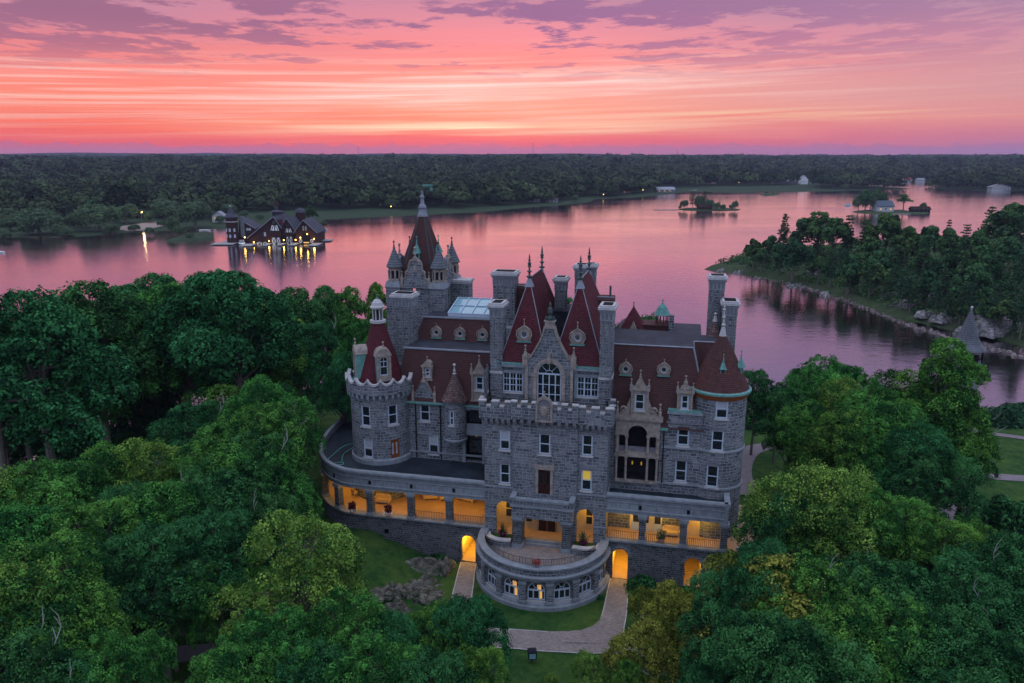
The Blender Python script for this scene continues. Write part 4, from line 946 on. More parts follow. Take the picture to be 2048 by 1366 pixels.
# ================================================================ MAIN TOWER (behind the left wing)
cu,cv_=-20.3,21.0; hw=3.35
mb=MB()
for fn,c,sg in ((flat(cv_-hw),cu,1),):
    mb.wall(cu-hw,cu+hw,20,37.2,[(cu-.55,cu-.05,34.2,36.2)],fn,.3)
mb.wall(cv_-hw,cv_+hw,20,37.2,[(cv_-.3,cv_+.3,33.6,35.8)],sidew(cu+hw),.3); mb.wall(cv_-hw,cv_+hw,20,37.2,[],sidew(cu-hw,-1),.3)
TW=C.add('great_tower',mb,['stone'],label='tall square tower with the tallest spire')
mb=MB()
for s_ in (-1,1):
    for q in (-1,1):
        if q==1 and s_==-1: continue
        mb.box(cu+s_*3.0-.95,cu+s_*3.0+.95,cv_+q*3.0-.95,cv_+q*3.0+.95,20,36.2,0)
for s_,q in ((1,-1),(-1,-1),(1,1),(-1,1)):
    mb.frus(cu+s_*3.0,cv_+q*3.0,36.2,36.35,2.0,2.0,2.15,2.15,1); mb.frus(cu+s_*3.0,cv_+q*3.0,36.35,37.1,2.1,2.1,1.75,1.75,1)
C.add('corner_pier',mb,['stone','trim'],TW)
for s_,q in ((1,-1),(-1,-1),(1,1),(-1,1)):
    x,y=cu+s_*3.0,cv_+q*3.0; mb=MB(); mb.lathe(x,y,[(.95,37.1),(.98,37.25),(.84,37.3),(.84,37.45)],8,m=0); mb.lathe(x,y,[(.5,37.3),(.5,38.7)],8,m=1); mb.lathe(x,y,[(.84,38.45),(.84,38.7),(.98,38.8),(.95,38.95)],8,m=0)
    for k in range(8): a=TAU*(k+.5)/8; mb.tube([(x+.78*sin(a),y-.78*cos(a),37.4),(x+.78*sin(a),y-.78*cos(a),38.5)],.13,5,m=0)
    C.add('corner_turret',mb,['warm_trim','dark_inside'],TW)
    mb=MB(); mb.lathe(x,y,[(1.12,38.9),(.72,39.8),(.08,41.4)],16,m=0); finial(mb,x,y,41.3,1.0,1,.16); C.add('turret_roof',mb,['slate','bronze'],TW)
# curved gables on three sides
def tgable(T):
    mb=MB(); mb.T=T
    hp=[(1.75,36.2),(1.75,37.3),(1.35,37.5),(1.3,38.3),(.95,38.6),(.9,39.2),(.72,39.7),(.35,40.0)]
    mb.prism([(-x,z) for x,z in hp]+[(x,z) for x,z in hp[::-1]],-.05,.5,0)
    for s_ in (-1,1):
        for i in range(len(hp)-1):
            (x0,z0),(x1,z1)=hp[i],hp[i+1]; mb.tube([(s_*x0,-.05,z0),(s_*x1,-.05,z1)],.11,5,m=1)
        mb.box(s_*1.85-.17,s_*1.85+.17,-.2,.2,36.2,37.6,1); finial(mb,s_*1.85,0,37.55,.9,1,.14)
        mb.tube([(s_*(1.0+.25*cos(k*.8)*(1-k/12)),-.1,38.2+.3*sin(k*.8)*(1-k/12)) for k in range(10)],.08,5,m=1)
    mb.box(-.25,.25,-.1,-.05,38.3,39.2,1); mb.tube(arcp3(0,39.3,.62),.12,5,m=1)
    mb.box(-.3,.3,-.12,.35,40.0,40.2,1); finial(mb,0,.1,40.15,1.5,1,.2)
    return mb
def arcp3(x,z,r): return [(x+r*cos(a),-.08,z+r*sin(a)) for a in [PI*k/8 for k in range(9)]]
for T in (Matrix.Translation((cu,cv_-hw-.15,0)),Matrix.Translation((cu+hw+.15,cv_,0))@Matrix.Rotation(PI/2,4,'Z'),Matrix.Translation((cu-hw-.15,cv_,0))@Matrix.Rotation(-PI/2,4,'Z')):
    C.add('tower_gable',tgable(T),['stone','warm_trim'],TW)
mb=MB()
def oct_(h,c,z): return [(cu-h+c,cv_-h,z),(cu+h-c,cv_-h,z),(cu+h,cv_-h+c,z),(cu+h,cv_+h-c,z),(cu+h-c,cv_+h,z),(cu-h+c,cv_+h,z),(cu-h,cv_+h-c,z),(cu-h,cv_-h+c,z)]
A=oct_(3.0,.75,36.8); B=oct_(.45,.12,45.3)
for k in range(8): mb.face([A[k],A[(k+1)%8],B[(k+1)%8],B[k]])
o=C.add('spire',mb,['roof_tile'],TW,label='dark red tapering spire')
mb=MB()
for k in range(8): mb.tube([A[k],B[k]],.07,4)
mb.box(cu-1.0,cu-.2,cv_-3.0,cv_-2.0,34.2,34.3)
C.add('hip_cap',mb,['bronze'],TW)
mb=MB(); mb.frus(cu,cv_,45.2,45.45,1.15,1.15,1.1,1.1,0); mb.lathe(cu,cv_,[(.68,45.45),(.45,46.4),(.4,46.5),(.55,46.7),(.5,47.1),(.3,47.3),(.22,48.2),(.3,48.4),(.34,48.6),(.2,48.8),(.12,49.6)],8,m=0)
for k in range(8):
    a=TAU*k/8; mb.frus(cu+.5*sin(a),cv_-.5*cos(a),45.5,46.9,.16,.16,.04,.04,0)
for k in range(6):
    a=TAU*k/6+.3; mb.tube([(cu+q*sin(a)*1.1,cv_-q*cos(a)*1.1,49.0+.55*math.sin(q*2.4)) for q in (0,.3,.6,.85,1.05)],.035,4,m=1)
mb.tube([(cu,cv_,49.4),(cu,cv_,51.2)],.05,5,m=1)
for q_ in range(len(mb.v)): x_,y_,z_=mb.v[q_]; mb.v[q_]=(x_,y_,45.2+(z_-45.2)*.76)
C.add('spire_finial',mb,['lead','bronze'],TW)
mb=MB(); mb.tube([(cu-1.7,cv_-.4,50.5),(cu,cv_,50.5)],.07,4,m=0); mb.box(cu+.1,cu+1.7,cv_-.03,cv_+.03,50.3,50.7,1); mb.box(cu+1.25,cu+1.7,cv_-.03,cv_+.03,49.6,50.15,1); mb.tube([(cu-1.7,cv_-.4,50.5),(cu-1.4,cv_-.33,50.7)],.04,4,m=0)
for q_ in range(len(mb.v)): x_,y_,z_=mb.v[q_]; mb.v[q_]=(cu+(x_-cu)*.85,y_,45.2+(z_-45.2)*.76)
C.add('weather_vane',mb,['bronze','copper'],TW)
def lucarne(x,y,z,rz,s=1.,parent=None,deep=.7):
    mb=MB(); mb.T=Matrix.Translation((x,y,z))@Matrix.Rotation(rz,4,'Z')
    mb.box(-.38*s,.38*s,0,deep,0,.18*s,0); 
    for q in (-1,1): mb.box(q*.33*s-.06*s,q*.33*s+.06*s,0,deep,.18*s,1.35*s,0)
    mb.box(-.28*s,.28*s,.1,.2,.18*s,1.35*s,1); mb.frus(0,deep*.4,1.35*s,1.45*s,1.05*s,deep+.25,1.05*s,deep+.25,0); mb.frus(0,deep*.4,1.45*s,2.7*s,.95*s,deep+.15,.1*s,.1*s,0); finial(mb,0,deep*.4,2.65*s,1.1*s,0,.12*s)
    return C.add('lucarne',mb,['copper','dark_inside'],parent)
lucarne(cu-.2,cv_-2.35,39.3,0,.95,TW); lucarne(cu+2.35,cv_,39.3,PI/2,.95,TW)
mb=MB(); mb.box(cu+3.4,cu+5.8,cv_+1.2,cv_+3.2,26,36.2,0); mb.box(cu+3.3,cu+5.9,cv_+1.1,cv_+3.3,36.2,36.45,1); mb.box(cu+3.2,cu+6.0,cv_+1.0,cv_+3.4,36.45,36.75,1); C.add('tower_chimney',mb,['stone','pale_trim'],TW)
# ================================================================ RIGHT WING
mb=MB()
mb.wall(6.7,16.3,12.5,24.7,[(7.2,11.95,18.3,25.0),(13.75,15.0,22.85,25.0),(13.7,14.95,18.7,21.1)],flat(3.2),.3)
mb.wall(12.75,16.3,24.7,26.4,[(13.75,15.0,24.7,25.0)],flat(3.0),.3); mb.box(12.75,16.3,3.02,5,25.3,26.4,0)
C.add('wing_wall',mb,['stone'],label='wall of the right wing')
window((14.375,3.2,22.85),0,1.25,2.15); window((14.325,3.2,18.7),0,1.25,2.4)
mb=MB(); mb.box(12.6,16.3,2.78,3.0,26.4,26.65,0); mb.box(12.6,16.3,2.8,3.3,25.35,25.5,1); mb.box(13.45,15.3,3.1,3.2,25.0,25.3,1); mb.box(13.4,15.25,3.1,3.2,21.1,21.4,1)
mb.box(12.1,16.2,3.02,3.2,22.45,22.65,0); mb.box(11.95,16.2,3.02,3.2,18.3,18.5,0); mb.box(12.65,16.2,2.85,4.2,26.65,26.8,2)
C.add('string_course',mb,['trim','lintel','copper'])
# tall stone frame of the right loggia
mb=MB(); v=2.95
mb.wall(7.2,11.95,21.4,25.3,[(7.6,8.3,21.75,23.6),(10.85,11.55,21.75,23.6),(8.55,10.6,21.75,24.85,1)],flat(v),.35)
mb.box(7.15,12.0,v-.12,v+.4,21.2,21.42); mb.box(7.15,12.0,v-.1,v+.35,18.2,18.45); mb.box(7.1,12.1,v-.2,v+.3,25.3,25.45); mb.box(7.0,12.2,v-.3,v+.3,25.45,25.9)
for u in (7.4,8.42,10.72,11.75):
    for z0,z1 in ((18.45,21.2),(21.75,23.6)):
        mb.lathe(u,v-.05,[(.2,z0),(.2,z0+.15),(.14,z0+.2),(.125,z1-.3),(.2,z1-.12),(.22,z1)],8)
    mb.box(u-.2,u+.2,v-.22,v,23.6,23.8)
A=arcpoly(9.575,23.825,1.22,0,PI,16); B_=arcpoly(9.575,23.825,1.03,0,PI,16)
for k in range(16): mb.prism([A[k],A[k+1],B_[k+1],B_[k]],v-.12,v)
for u in (7.95,11.2): mb.prism(arcpoly(u,24.5,.3,0,TAU,12)[:-1],v-.08,v)
LG=C.add('loggia_frame',mb,['warm_trim'],label='carved two storey loggia right of the keep')
mb=MB(); 
mb.face([(7.0,5.6,18),(12.1,5.6,18),(12.1,5.6,25.2),(7.0,5.6,25.2)]); mb.face([(7.2,3.2,18),(7.2,5.6,18),(7.2,5.6,25.2),(7.2,3.2,25.2)]); mb.face([(11.95,5.6,18),(11.95,3.2,18),(11.95,3.2,25.2),(11.95,5.6,25.2)])
mb.box(7.2,11.95,3.35,5.6,18.2,18.3); mb.box(7.2,11.95,3.35,5.6,21.3,21.5); mb.box(7.3,11.85,3.2,3.3,21.5,22.3,1)
for u in (9.0,10.0): mb.lathe(u,5.4,[(.06,19.3),(.1,19.5),(.05,19.7)],6,m=2)
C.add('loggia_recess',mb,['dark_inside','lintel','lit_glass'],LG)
# right mansard
mb=mansard(6.6,17.5,2.95,24.65,5.75,33.0,6.3,15.0)
mb.face([(15.0,5.75,33),(17.2,2.95,24.65),(17.6,6,25.5),(15.2,8.8,33)])
mb.face([(14.8,6.2,26),(18.6,6.2,26),(18.2,8.8,33),(14.8,8.8,33)])
MR=C.add('mansard_roof',mb,['roof_tile'],label='tiled roof of the right wing')
mb=MB(); mb.tube([(6.3,5.7,33.02),(15.05,5.7,33.02),(15.05,8.75,33.02),(18.2,8.75,33.02)],.09,4,m=0); mb.tube([(15.0,5.7,33),(17.2,2.95,24.65)],.09,4,m=0); mb.box(11.95,12.75,2.6,3.0,24.55,24.75,1); mb.box(6.7,7.0,2.6,3.0,24.6,24.8,1)
C.add('roof_edge',mb,['lead','copper'],MR)
mb=MB(); mb.face([(5.5,5.75,33.0),(15.0,5.75,33.0),(15.0,13.0,33.05),(5.5,13.6,33.05)]); mb.face([(15.0,8.8,33.0),(18.3,8.8,33.0),(18.3,12,33.05),(15.0,12,33.05)]); mb.box(6,16,14,22,28,32.2); C.add('flat_roof',mb,['dark_roof'],label='dark flat roofs of the right wing')
oculus(MR,7.95,4.55,30.55,.8); oculus(MR,12.0,4.6,30.7,.8)
dormer(MR,9.65,2.9,26.0,1.85,2.75,'pointed',2.4,(1.05,1.75,.6),'large carved dormer above the loggia'); 
mb=MB()
for s_ in (-1,1):
    x=9.6+s_*2.25; mb.box(x-.16,x+.16,2.75,3.1,25.9,26.5); finial(mb,x,2.9,26.45,1.0,r=.15)
    pts=[]
    for k in range(14): q=k/13; a=q*4.6; rr_=.55*(1-q*.75); pts.append((9.6+s_*(1.55-.0)+s_*rr_*cos(a)*.7,2.85,26.45+rr_*sin(a)*.8+.1))
    mb.tube(pts,.12,5); mb.prism([(9.6+s_*.95,25.9),(9.6+s_*2.1,25.9),(9.6+s_*1.9,26.3),(9.6+s_*1.3,26.9),(9.6+s_*.95,27.9)],2.9,3.2)
C.add('scroll',mb,['warm_trim'],MR)
dormer(MR,14.35,3.3,26.7,1.6,1.95,'crown',2.4,(.8,1.5,.2),'crowned dormer beside the right round tower')
# ================================================================ RIGHT ROUND TOWER
uc,vc,rr=17.9,5.5,2.9
RTW=[(5,26.35,2.1),(0,22.75,2.2),(-6,18.6,2.4)]
mb=MB(); mb.wall(-PI*rr,PI*rr,12.5,28.5,[hs(a,1.25,z,z+h_) for a,z,h_ in RTW],cyl(uc,vc,rr),.3,seg=.5)
RT=C.add('round_tower',mb,['stone'],label='right round tower with green copper eaves')
for a,z,h_ in RTW: p_,a_=wpos(uc,vc,rr,a,z,-.03); window(p_,a_,1.25,h_,'curtain' if a==5 else 'sash')
mb=MB(); mb.lathe(uc,vc,[(2.92,22.45),(3.02,22.5),(3.02,22.65),(2.92,22.7)],48); mb.lathe(uc,vc,[(2.92,18.2),(3.04,18.3),(3.04,18.5),(2.92,18.55)],48)
for a,z,h_ in RTW: mb.wall(R(a)*2.93-.85,R(a)*2.93+.85,z+h_,z+h_+.3,[],cyl(uc,vc,2.94),0,seg=.3,m=1)
C.add('string_course',mb,['trim','lintel'],RT)
mb=MB(); mb.lathe(uc,vc,[(2.9,28.2),(3.05,28.3),(3.2,28.75)],48,m=1); mb.lathe(uc,vc,[(3.2,28.75),(3.32,28.8),(3.32,29.0),(2.95,29.15)],48,m=0); C.add('eaves',mb,['copper','wood'],RT)
mb=MB(); mb.lathe(uc,vc,[(3.1,29.05),(2.3,30.75),(1.4,32.6),(.3,34.7)],48); C.add('cone_roof',mb,['rust_tile'],RT)
mb=MB(); mb.lathe(uc,vc,[(.45,34.3),(.2,35.4),(.14,35.5),(.24,35.7),(.12,35.9),(.1,36.4),(.2,36.5),(.1,36.8),(.09,37.2),(.17,37.35),(.05,37.5),(.09,37.65),(0,37.75)],10); C.add('roof_finial',mb,['pale_trim'],RT)
lucarne(uc+2.05*sin(R(4)),vc-2.15*cos(R(4)),30.5,R(4),.68,RT,.5); lucarne(uc+2.3*sin(R(72)),vc-2.3*cos(R(72)),30.3,R(72),.8,RT,.6)
# behind: small cone, pyramid roof, copper cupola
mb=MB(); mb.lathe(17.3,12,[(.85,33),(.8,33.2),(.15,35.1)],12,m=0); mb.lathe(17.3,12,[(.3,34.7),(.1,35.4),(.2,35.6),(0,35.8)],8,m=1); C.add('small_cone_roof',mb,['bart_tile','pale_trim'])
mb=MB(); mb.frus(7.8,17.5,32,35.0,3.3,3.3,.1,.1,0); finial(mb,7.8,17.5,34.9,.7,1,.1); mb.prism([(7.3,32.1),(8.5,32.1),(7.9,33.4)],15.85,17,2); C.add('pyramid_roof',mb,['red_tile','bronze','warm_trim'])
mb=MB(); mb.box(9.0,12.4,17,20,30,32.75,0); mb.box(8.9,12.5,16.9,20.1,32.75,32.9,0); mb.box(12.1,12.7,16.8,17.4,30,34.2,2); CU=C.add('turret_base',mb,['roof_tile','lead','stone'])
mb=MB(); mb.lathe(11.25,18,[(.95,34.0),(1.0,34.05),(.85,34.3),(.6,34.9),(.3,35.3),(.08,35.4)],16,m=0); finial(mb,11.25,18,35.35,.6,0,.13)
for k in range(6): a=TAU*k/6+.3; mb.tube([(11.25+.72*sin(a),18-.72*cos(a),32.9),(11.25+.72*sin(a),18-.72*cos(a),34.05)],.08,6,m=1)
C.add('cupola',mb,['copper','red_tile'],CU)
# rear masses that close the building
mb=MB(); mb.box(-18.8,18.2,9.6,24,CZ,30.4,0); C.add('rear_wall',mb,['stone'])
mb=MB(); mb.tube([(12.35,3.05,18.4),(12.35,3.05,24.5)],.08,6); mb.tube([(-17.0,6.9,17.3),(-17.0,6.9,24.2)],.08,6); mb.tube([(-13.9,6.9,17.3),(-13.9,6.9,24.2)],.08,6); mb.tube([(-8.4,6.7,17.3),(-8.4,6.7,24.3)],.08,6); C.add('drainpipe',mb,['iron'])
# ================================================================ VERANDAS
VP=catmull([(-6.7,.1),(-14,.1),(-22,.1),(-24.4,.65),(-26.6,2.1),(-28.4,4.4),(-29.8,7.6),(-30.9,12),(-31.6,20.5)],6,False)
def sweep(mb,path,prof,m=0,uvz=False):
    """prof: list of (out,z); out is measured outwards (to the right hand of travel reversed)"""
    n=len(path); N=[]
    for i in range(n):
        a=Vector(path[max(0,i-1)]);b=Vector(path[min(n-1,i+1)]); d=(b-a).normalized(); N.append(Vector((-d.y,d.x)) if SG<0 else Vector((d.y,-d.x)))
    s=[0]; 
    for i in range(1,n): s.append(s[-1]+(Vector(path[i])-Vector(path[i-1])).length)
    l=[0]
    for i in range(1,len(prof)): l.append(l[-1]+math.hypot(prof[i][0]-prof[i-1][0],prof[i][1]-prof[i-1][1]))
    for i in range(n-1):
        for j in range(len(prof)-1):
            (o0,z0),(o1,z1)=prof[j],prof[j+1]; p,q=Vector(path[i]),Vector(path[i+1])
            f=[(*(p+N[i]*o0),z0),(*(q+N[i+1]*o0),z0),(*(q+N[i+1]*o1),z1),(*(p+N[i]*o1),z1)]; uv=[(s[i],z0 if uvz else l[j]),(s[i+1],z0 if uvz else l[j]),(s[i+1],z1 if uvz else l[j+1]),(s[i],z1 if uvz else l[j+1])]
            mb.face(f,uv,m)
def at_path(path,d):
    s=0
    for i in range(len(path)-1):
        a,b=Vector(path[i]),Vector(path[i+1]); l=(b-a).length
        if s+l>=d: q=a.lerp(b,(d-s)/l); t_=(b-a)/l; return q,t_
        s+=l
    return Vector(path[-1]),(Vector(path[-1])-Vector(path[-2])).normalized()
def plen(path): return sum((Vector(path[i+1])-Vector(path[i])).length for i in range(len(path)-1))
def along(mb,path,d0,d1,step,w_,o0,o1,z0,z1,m=0,sg=1):
    d=d0
    while d<d1:
        q,t_=at_path(path,d); nn=Vector((t_.y,-t_.x))*(-1 if SG<0 else 1); a=q-t_*w_/2; b=q+t_*w_/2
        P=[a+nn*o1,b+nn*o1,b+nn*o0,a+nn*o0]
        if SG<0: P=P[::-1]
        mb.prism([tuple(p) for p in P],z0,z1,m,axis='z'); d+=step
def veranda(path,name_label,col_d,ent_end=None,railb=()):
    # base wall
    mb=MB(); L_=plen(path)
    ent=MB()
    sweep(ent,path,[(-.5,15.75),(.05,15.75),(.05,16.1),(.14,16.12),(.14,16.25),(.02,16.28),(.02,17.0),(.1,17.05),(.1,17.12),(.02,17.14),(.02,17.55),(.2,17.62),(.22,17.85),(.16,18.0),(-.28,18.0),(-.3,17.2)],0)
    along(ent,path,.2,L_-.1,.3,.15,.0,.14,17.32,17.5,0); along(ent,path,.55,L_-.1,.95,.05,.0,.035,16.32,16.98,1)
    E_=C.add('entablature',ent,['trim','lintel'],label=name_label)
    sc_=MB(); along(sc_,path,3.6,L_-2,5.,.32,.0,.06,16.4,16.85,0); C.add('drain_opening',sc_,['void'],E_)
    for d in col_d:
        q,t_=at_path(path,d); nn=Vector((t_.y,-t_.x))*(-1 if SG<0 else 1); q=q-nn*.2; mb=MB(); mb.T=Matrix.Translation((q.x,q.y,0))@Matrix.Rotation(math.atan2(t_.y,t_.x),4,'Z')
        mb.box(-.36,.36,-.36,.36,12.75,15.2,0); mb.frus(0,0,15.2,15.45,.74,.74,.95,.95,1); mb.box(-.5,.5,-.45,.45,15.45,15.75,1); mb.box(-.44,.44,-.44,.44,12.6,12.95,1)
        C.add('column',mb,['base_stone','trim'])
SG=-1
veranda(VP,'cornice of the left veranda',[4.2,8.75,13.7,18.15,22.6,27,31])
mb=MB(); 
wallp=VP
# base wall with the tunnel arch
mb.wall(-22,-6.7,CZ-.6,12.45,[(-9.55,-7.9,CZ-.6,11.2,1),(-18.95,-18.3,10.2,10.9)],flat(.2),.5)
i0=min(range(len(VP)),key=lambda i:abs(VP[i][0]+22)); sweep(mb,[(p[0],p[1]+.1) for p in VP[i0:]],[(0,6),(0,12.45)],0,True)
for a,b_,c in ((-9.55,-7.9,11.2),):
    r1=.83; A=arcpoly(-8.725,11.2-.825,1.2,0,PI,14); B_=arcpoly(-8.725,11.2-.825,.84,0,PI,14)
    for k in range(14): mb.prism([A[k],A[k+1],B_[k+1],B_[k]],.14,.2,1)
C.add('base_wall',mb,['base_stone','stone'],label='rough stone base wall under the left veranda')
mb=MB(); sweep(mb,VP,[(.0,12.4),(.12,12.42),(.12,12.6),(-.8,12.62)],0); C.add('ledge',mb,['trim'])
# roof decks, floors, ceilings
def deck(name,path,inner,z,matn,label=None,flip=False):
    mb=MB(); P=[(p[0],p[1]+.05) for p in path]+inner; mb.face([(x,y,z) for x,y in (P[::-1] if flip else P)]); return C.add(name,mb,[matn],label=label)
INN=[(-19,20.5),(-19,9),(-6.7,9)]
deck('roof_deck',VP[::-1][::-1],INN,17.2,'terrace_roof','dark flat roof of the left veranda')
deck('veranda_floor',VP,INN,12.6,'floor_tile'); deck('ceiling',VP,INN,15.9,'plaster')
mb=MB(); mb.wall(-16.8,-9.0,12.6,15.9,[],flat(6.95)); C.add('veranda_wall',mb,['plaster'])
# right veranda
SG=1
RP=[(6.7,.15),(19.3,.15),(19.3,3.0)]
def rsweep():
    p=[(6.7,.15),(19.25,.15)]
    return p
veranda(rsweep(),'cornice of the right veranda',[3.9,8.2,12.35])
mb=MB(); mb.box(18.95,19.35,.0,3.0,15.75,17.6,0); mb.box(18.9,19.5,-.05,3.1,17.6,18.0,0); C.add('end_beam',mb,['trim'])
mb=MB(); mb.wall(6.7,19.6,CZ-.6,12.45,[(7.55,9.2,CZ-.6,11.55,1),(15.2,16.9,CZ-.6,11.4,1)],flat(.25),.5)
for c,t_ in ((8.375,11.55),(16.05,11.4)):
    A=arcpoly(c,t_-.83,1.2,0,PI,14); B_=arcpoly(c,t_-.83,.84,0,PI,14)
    for k in range(14): mb.prism([A[k],A[k+1],B_[k+1],B_[k]],.19,.25,1)
mb.box(19.3,26,1.5,1.9,CZ-3,12.3,0)
C.add('base_wall',mb,['base_stone','stone'],label='stone base wall under the right veranda')
mb=MB(); mb.box(6.7,19.6,.05,.8,12.4,12.62); C.add('ledge',mb,['trim'])
deck('roof_deck',[(6.7,.15),(19.1,.15)],[(19.1,3.5),(6.7,3.5)],17.2,'terrace_roof','dark flat roof of the right veranda'); 
deck('veranda_floor',[(6.7,.15),(20.4,.2),(24.5,4.0),(25.5,8.5),(23.5,12)],[(16,12),(16,3.5),(6.7,3.5)],12.6,'floor_tile'); deck('ceiling',[(6.7,.15),(19.1,.15)],[(19.1,3.5),(6.7,3.5)],15.9,'plaster')
# lit back wall of the right veranda with doors
mb=MB(); mb.box(9.1,12.4,2.95,3.2,12.6,15.3,0)
for x in (9.3,10.35,11.65): mb.box(x,x+.95,2.9,2.95,12.6,14.9,1); mb.box(x+.15,x+.8,2.87,2.9,13.6,14.7,2)
mb.box(14.6,17.6,2.9,3.2,12.6,15.7,0)
C.add('veranda_doors',mb,['plaster','white_paint','dark_inside'])
# curved low wall round the paved end terrace
mb=MB(); SG=1; pth=catmull([(20.4,.4),(23,1.6),(24.8,4),(25.5,7),(24.8,10)],6,False); sweep(mb,pth,[(.2,12.0),(.2,13.05),(-.15,13.05),(-.15,12.6)],0); C.add('curved_bench_wall',mb,['pale_trim'])
# tunnels
for c,zt,w_ in ((-8.725,11.2,1.65),(8.375,11.55,1.65),(16.05,11.4,1.7)):
    mb=MB(); r_=w_/2; sp=zt-r_; P=[(c-r_,CZ-.05)]+[(c-r_*cos(PI*k/10),sp+r_*sin(PI*k/10)) for k in range(11)]+[(c+r_,CZ-.05)]
    for k in range(len(P)-1): a,b_=P[k],P[k+1]; mb.face([(a[0],.7,a[1]),(a[0],8.5,a[1]),(b_[0],8.5,b_[1]),(b_[0],.7,b_[1])],m=0)
    mb.face([(x,8.5,z) for x,z in P],m=0); mb.face([(c-r_,.2,CZ+.03),(c+r_,.2,CZ+.03),(c+r_,8.5,CZ+.03),(c-r_,8.5,CZ+.03)],m=1)
    o=C.add('tunnel',mb,['plaster','floor_tile'])
    for v in (1.3,3.8):
        mb=MB(); mb.lathe(c,v,[(.0,zt-.42),(.12,zt-.38),(.1,zt-.22),(0,zt-.18)],8); C.add('lamp',mb,['lamp_glass'],o)
        point_light('lamp_light',(c,v,zt-.75-CZ),(300 if c<10 else 70),(1,.52,.03),.2,castle)
# railings of the verandas
mb=MB()
for a,b_ in ((-15.0,-11.5),(-10.6,-6.9)): railing(mb,[(a,.25),(b_,.25)],12.62,1.0,.2,.022)
for a,b_ in ((6.9,10.1),(11.1,14.4),(15.4,18.7)): railing(mb,[(a,.3),(b_,.3)],12.62,1.0,.2,.022)
C.add('veranda_railing',mb,['brown_rail'])
# lamps under the veranda ceilings
for u,v in ((-9,3.4),(-13.2,3.4),(-17.4,2.0),(-22.5,2.2),(-26,5.8),(-28.2,11)):
    mb=MB(); mb.lathe(u,v,[(0,15.55),(.16,15.6),(.18,15.78),(.05,15.9)],8); C.add('lamp',mb,['lamp_glass']); point_light('lamp_light',(u,v,15.2-CZ),150,(1,.47,.04),.25,castle)
for u,v in ((8.8,1.8),(12.8,1.8),(17,1.7),(20.6,6.0)):
    mb=MB(); mb.lathe(u,v,[(0,15.55),(.16,15.6),(.18,15.78),(.05,15.9)],8); C.add('lamp',mb,['lamp_glass']); point_light('lamp_light',(u,v,15.1-CZ),145 if u<20 else 50,(1,.52,.06),.25,castle)
# ================================================================ KEEP GROUND LOGGIA AND PORCH
mb=MB(); mb.face([(-6.4,0,11.86),(6.4,0,11.86),(6.4,4.2,11.86),(-6.4,4.2,11.86)],m=1); mb.face([(-6.4,0,16.4),(-6.4,4.2,16.4),(6.4,4.2,16.4),(6.4,0,16.4)],m=0)
n=14; IW=[(-6.4,3.0)]+[(-3.2*cos(PI*k/n),3.1-1.1*sin(PI*k/n)) for k in range(n+1)]+[(6.4,3.0)]
for k in range(len(IW)-1): a,b_=IW[k],IW[k+1]; mb.face([(*a,11.86),(*b_,11.86),(*b_,16.4),(*a,16.4)],m=2)
for s_ in (-1,1): mb.face([(s_*6.4,0,11.86),(s_*6.4,4.2,11.86),(s_*6.4,4.2,16.4),(s_*6.4,0,16.4)],m=2)
C.add('entrance_hall',mb,['plaster','floor_tile','plaster'])
mb=MB(); mb.box(-.95,.95,1.85,2.1,11.9,14.6,0); mb.box(-1.15,-.95,1.8,2.2,11.9,14.8,1); mb.box(.95,1.15,1.8,2.2,11.9,14.8,1); mb.box(-.02,.02,1.81,1.85,11.9,14.6,1); C.add('entrance_door',mb,['dark_wood','warm_trim'],label='dark entrance door under the porch')
for u in (-2.1,2.1,-4.6,4.6):
    mb=MB(); y=2.05 if abs(u)<3 else 2.9; mb.box(u-.5,u+.5,y-.02,y+.4,12.6,14.9,0); mb.box(u-.32,u+.32,y-.06,y-.02,12.8,14.7,1); mb.box(u-.36,u+.36,y-.1,y-.06,13.7,13.8,0); C.add('entrance_window',mb,['plaster','dark_inside'])
for u,v in ((-4.5,1.3),(0,.7),(4.5,1.3)):
    mb=MB(); mb.lathe(u,v,[(0,15.9),(.16,15.95),(.18,16.2),(.05,16.4)],8); C.add('lamp',mb,['lamp_glass']); point_light('lamp_light',(u,v,15.4-CZ),150 if u else 60,(1,.52,.05),.25,castle)
mb=MB()
for s_ in (-1,1):
    mb.box(s_*2.68-.62,s_*2.68+.62,-1.75,-.55,11.35,11.85,1); mb.frus(s_*2.68,-1.15,11.85,14.4,1.0,1.0,.9,.9,0); mb.frus(s_*2.68,-1.15,14.4,14.75,.95,.95,1.25,1.25,1); mb.box(s_*2.68-.62,s_*2.68+.62,-1.8,-.3,14.75,15.0,1)
    for k in range(3): mb.box(s_*2.68-.4+.0,s_*2.68+.4,-1.7,-1.6,14.45+.0*k,14.7,1)
    A=[(s_*2.15,14.3),(s_*1.6,15.2),(s_*2.2,15.2)]; mb.prism(A,-1.6,-.4,1)
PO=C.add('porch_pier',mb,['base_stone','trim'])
mb=MB(); mb.box(-3.3,3.3,-1.75,.0,15.0,16.3,0); mb.box(-3.45,3.45,-1.9,-.28,16.3,16.55,1)
for k in range(5): mb.box(-2.7+1.35*k-.03,-2.7+1.35*k+.03,-1.79,-1.75,15.15,16.2,1)
mb.box(-3.35,3.35,-1.8,-1.45,16.55,17.05,0); mb.box(-3.35,-3.05,-1.5,-.28,16.55,17.05,0); mb.box(3.05,3.35,-1.5,-.28,16.55,17.05,0)
for k in range(18): mb.box(-3.1+.365*k-.08,-3.1+.365*k+.08,-1.88,-1.8,16.68,16.92,1)
mb.box(-3.5,3.5,-1.95,-1.35,17.05,17.3,1); mb.box(-3.5,-2.9,-1.95,-.28,17.05,17.42,1); mb.box(2.9,3.5,-1.95,-.28,17.05,17.42,1)
mb.box(-3.05,3.05,-1.45,-.28,16.55,16.65,2)
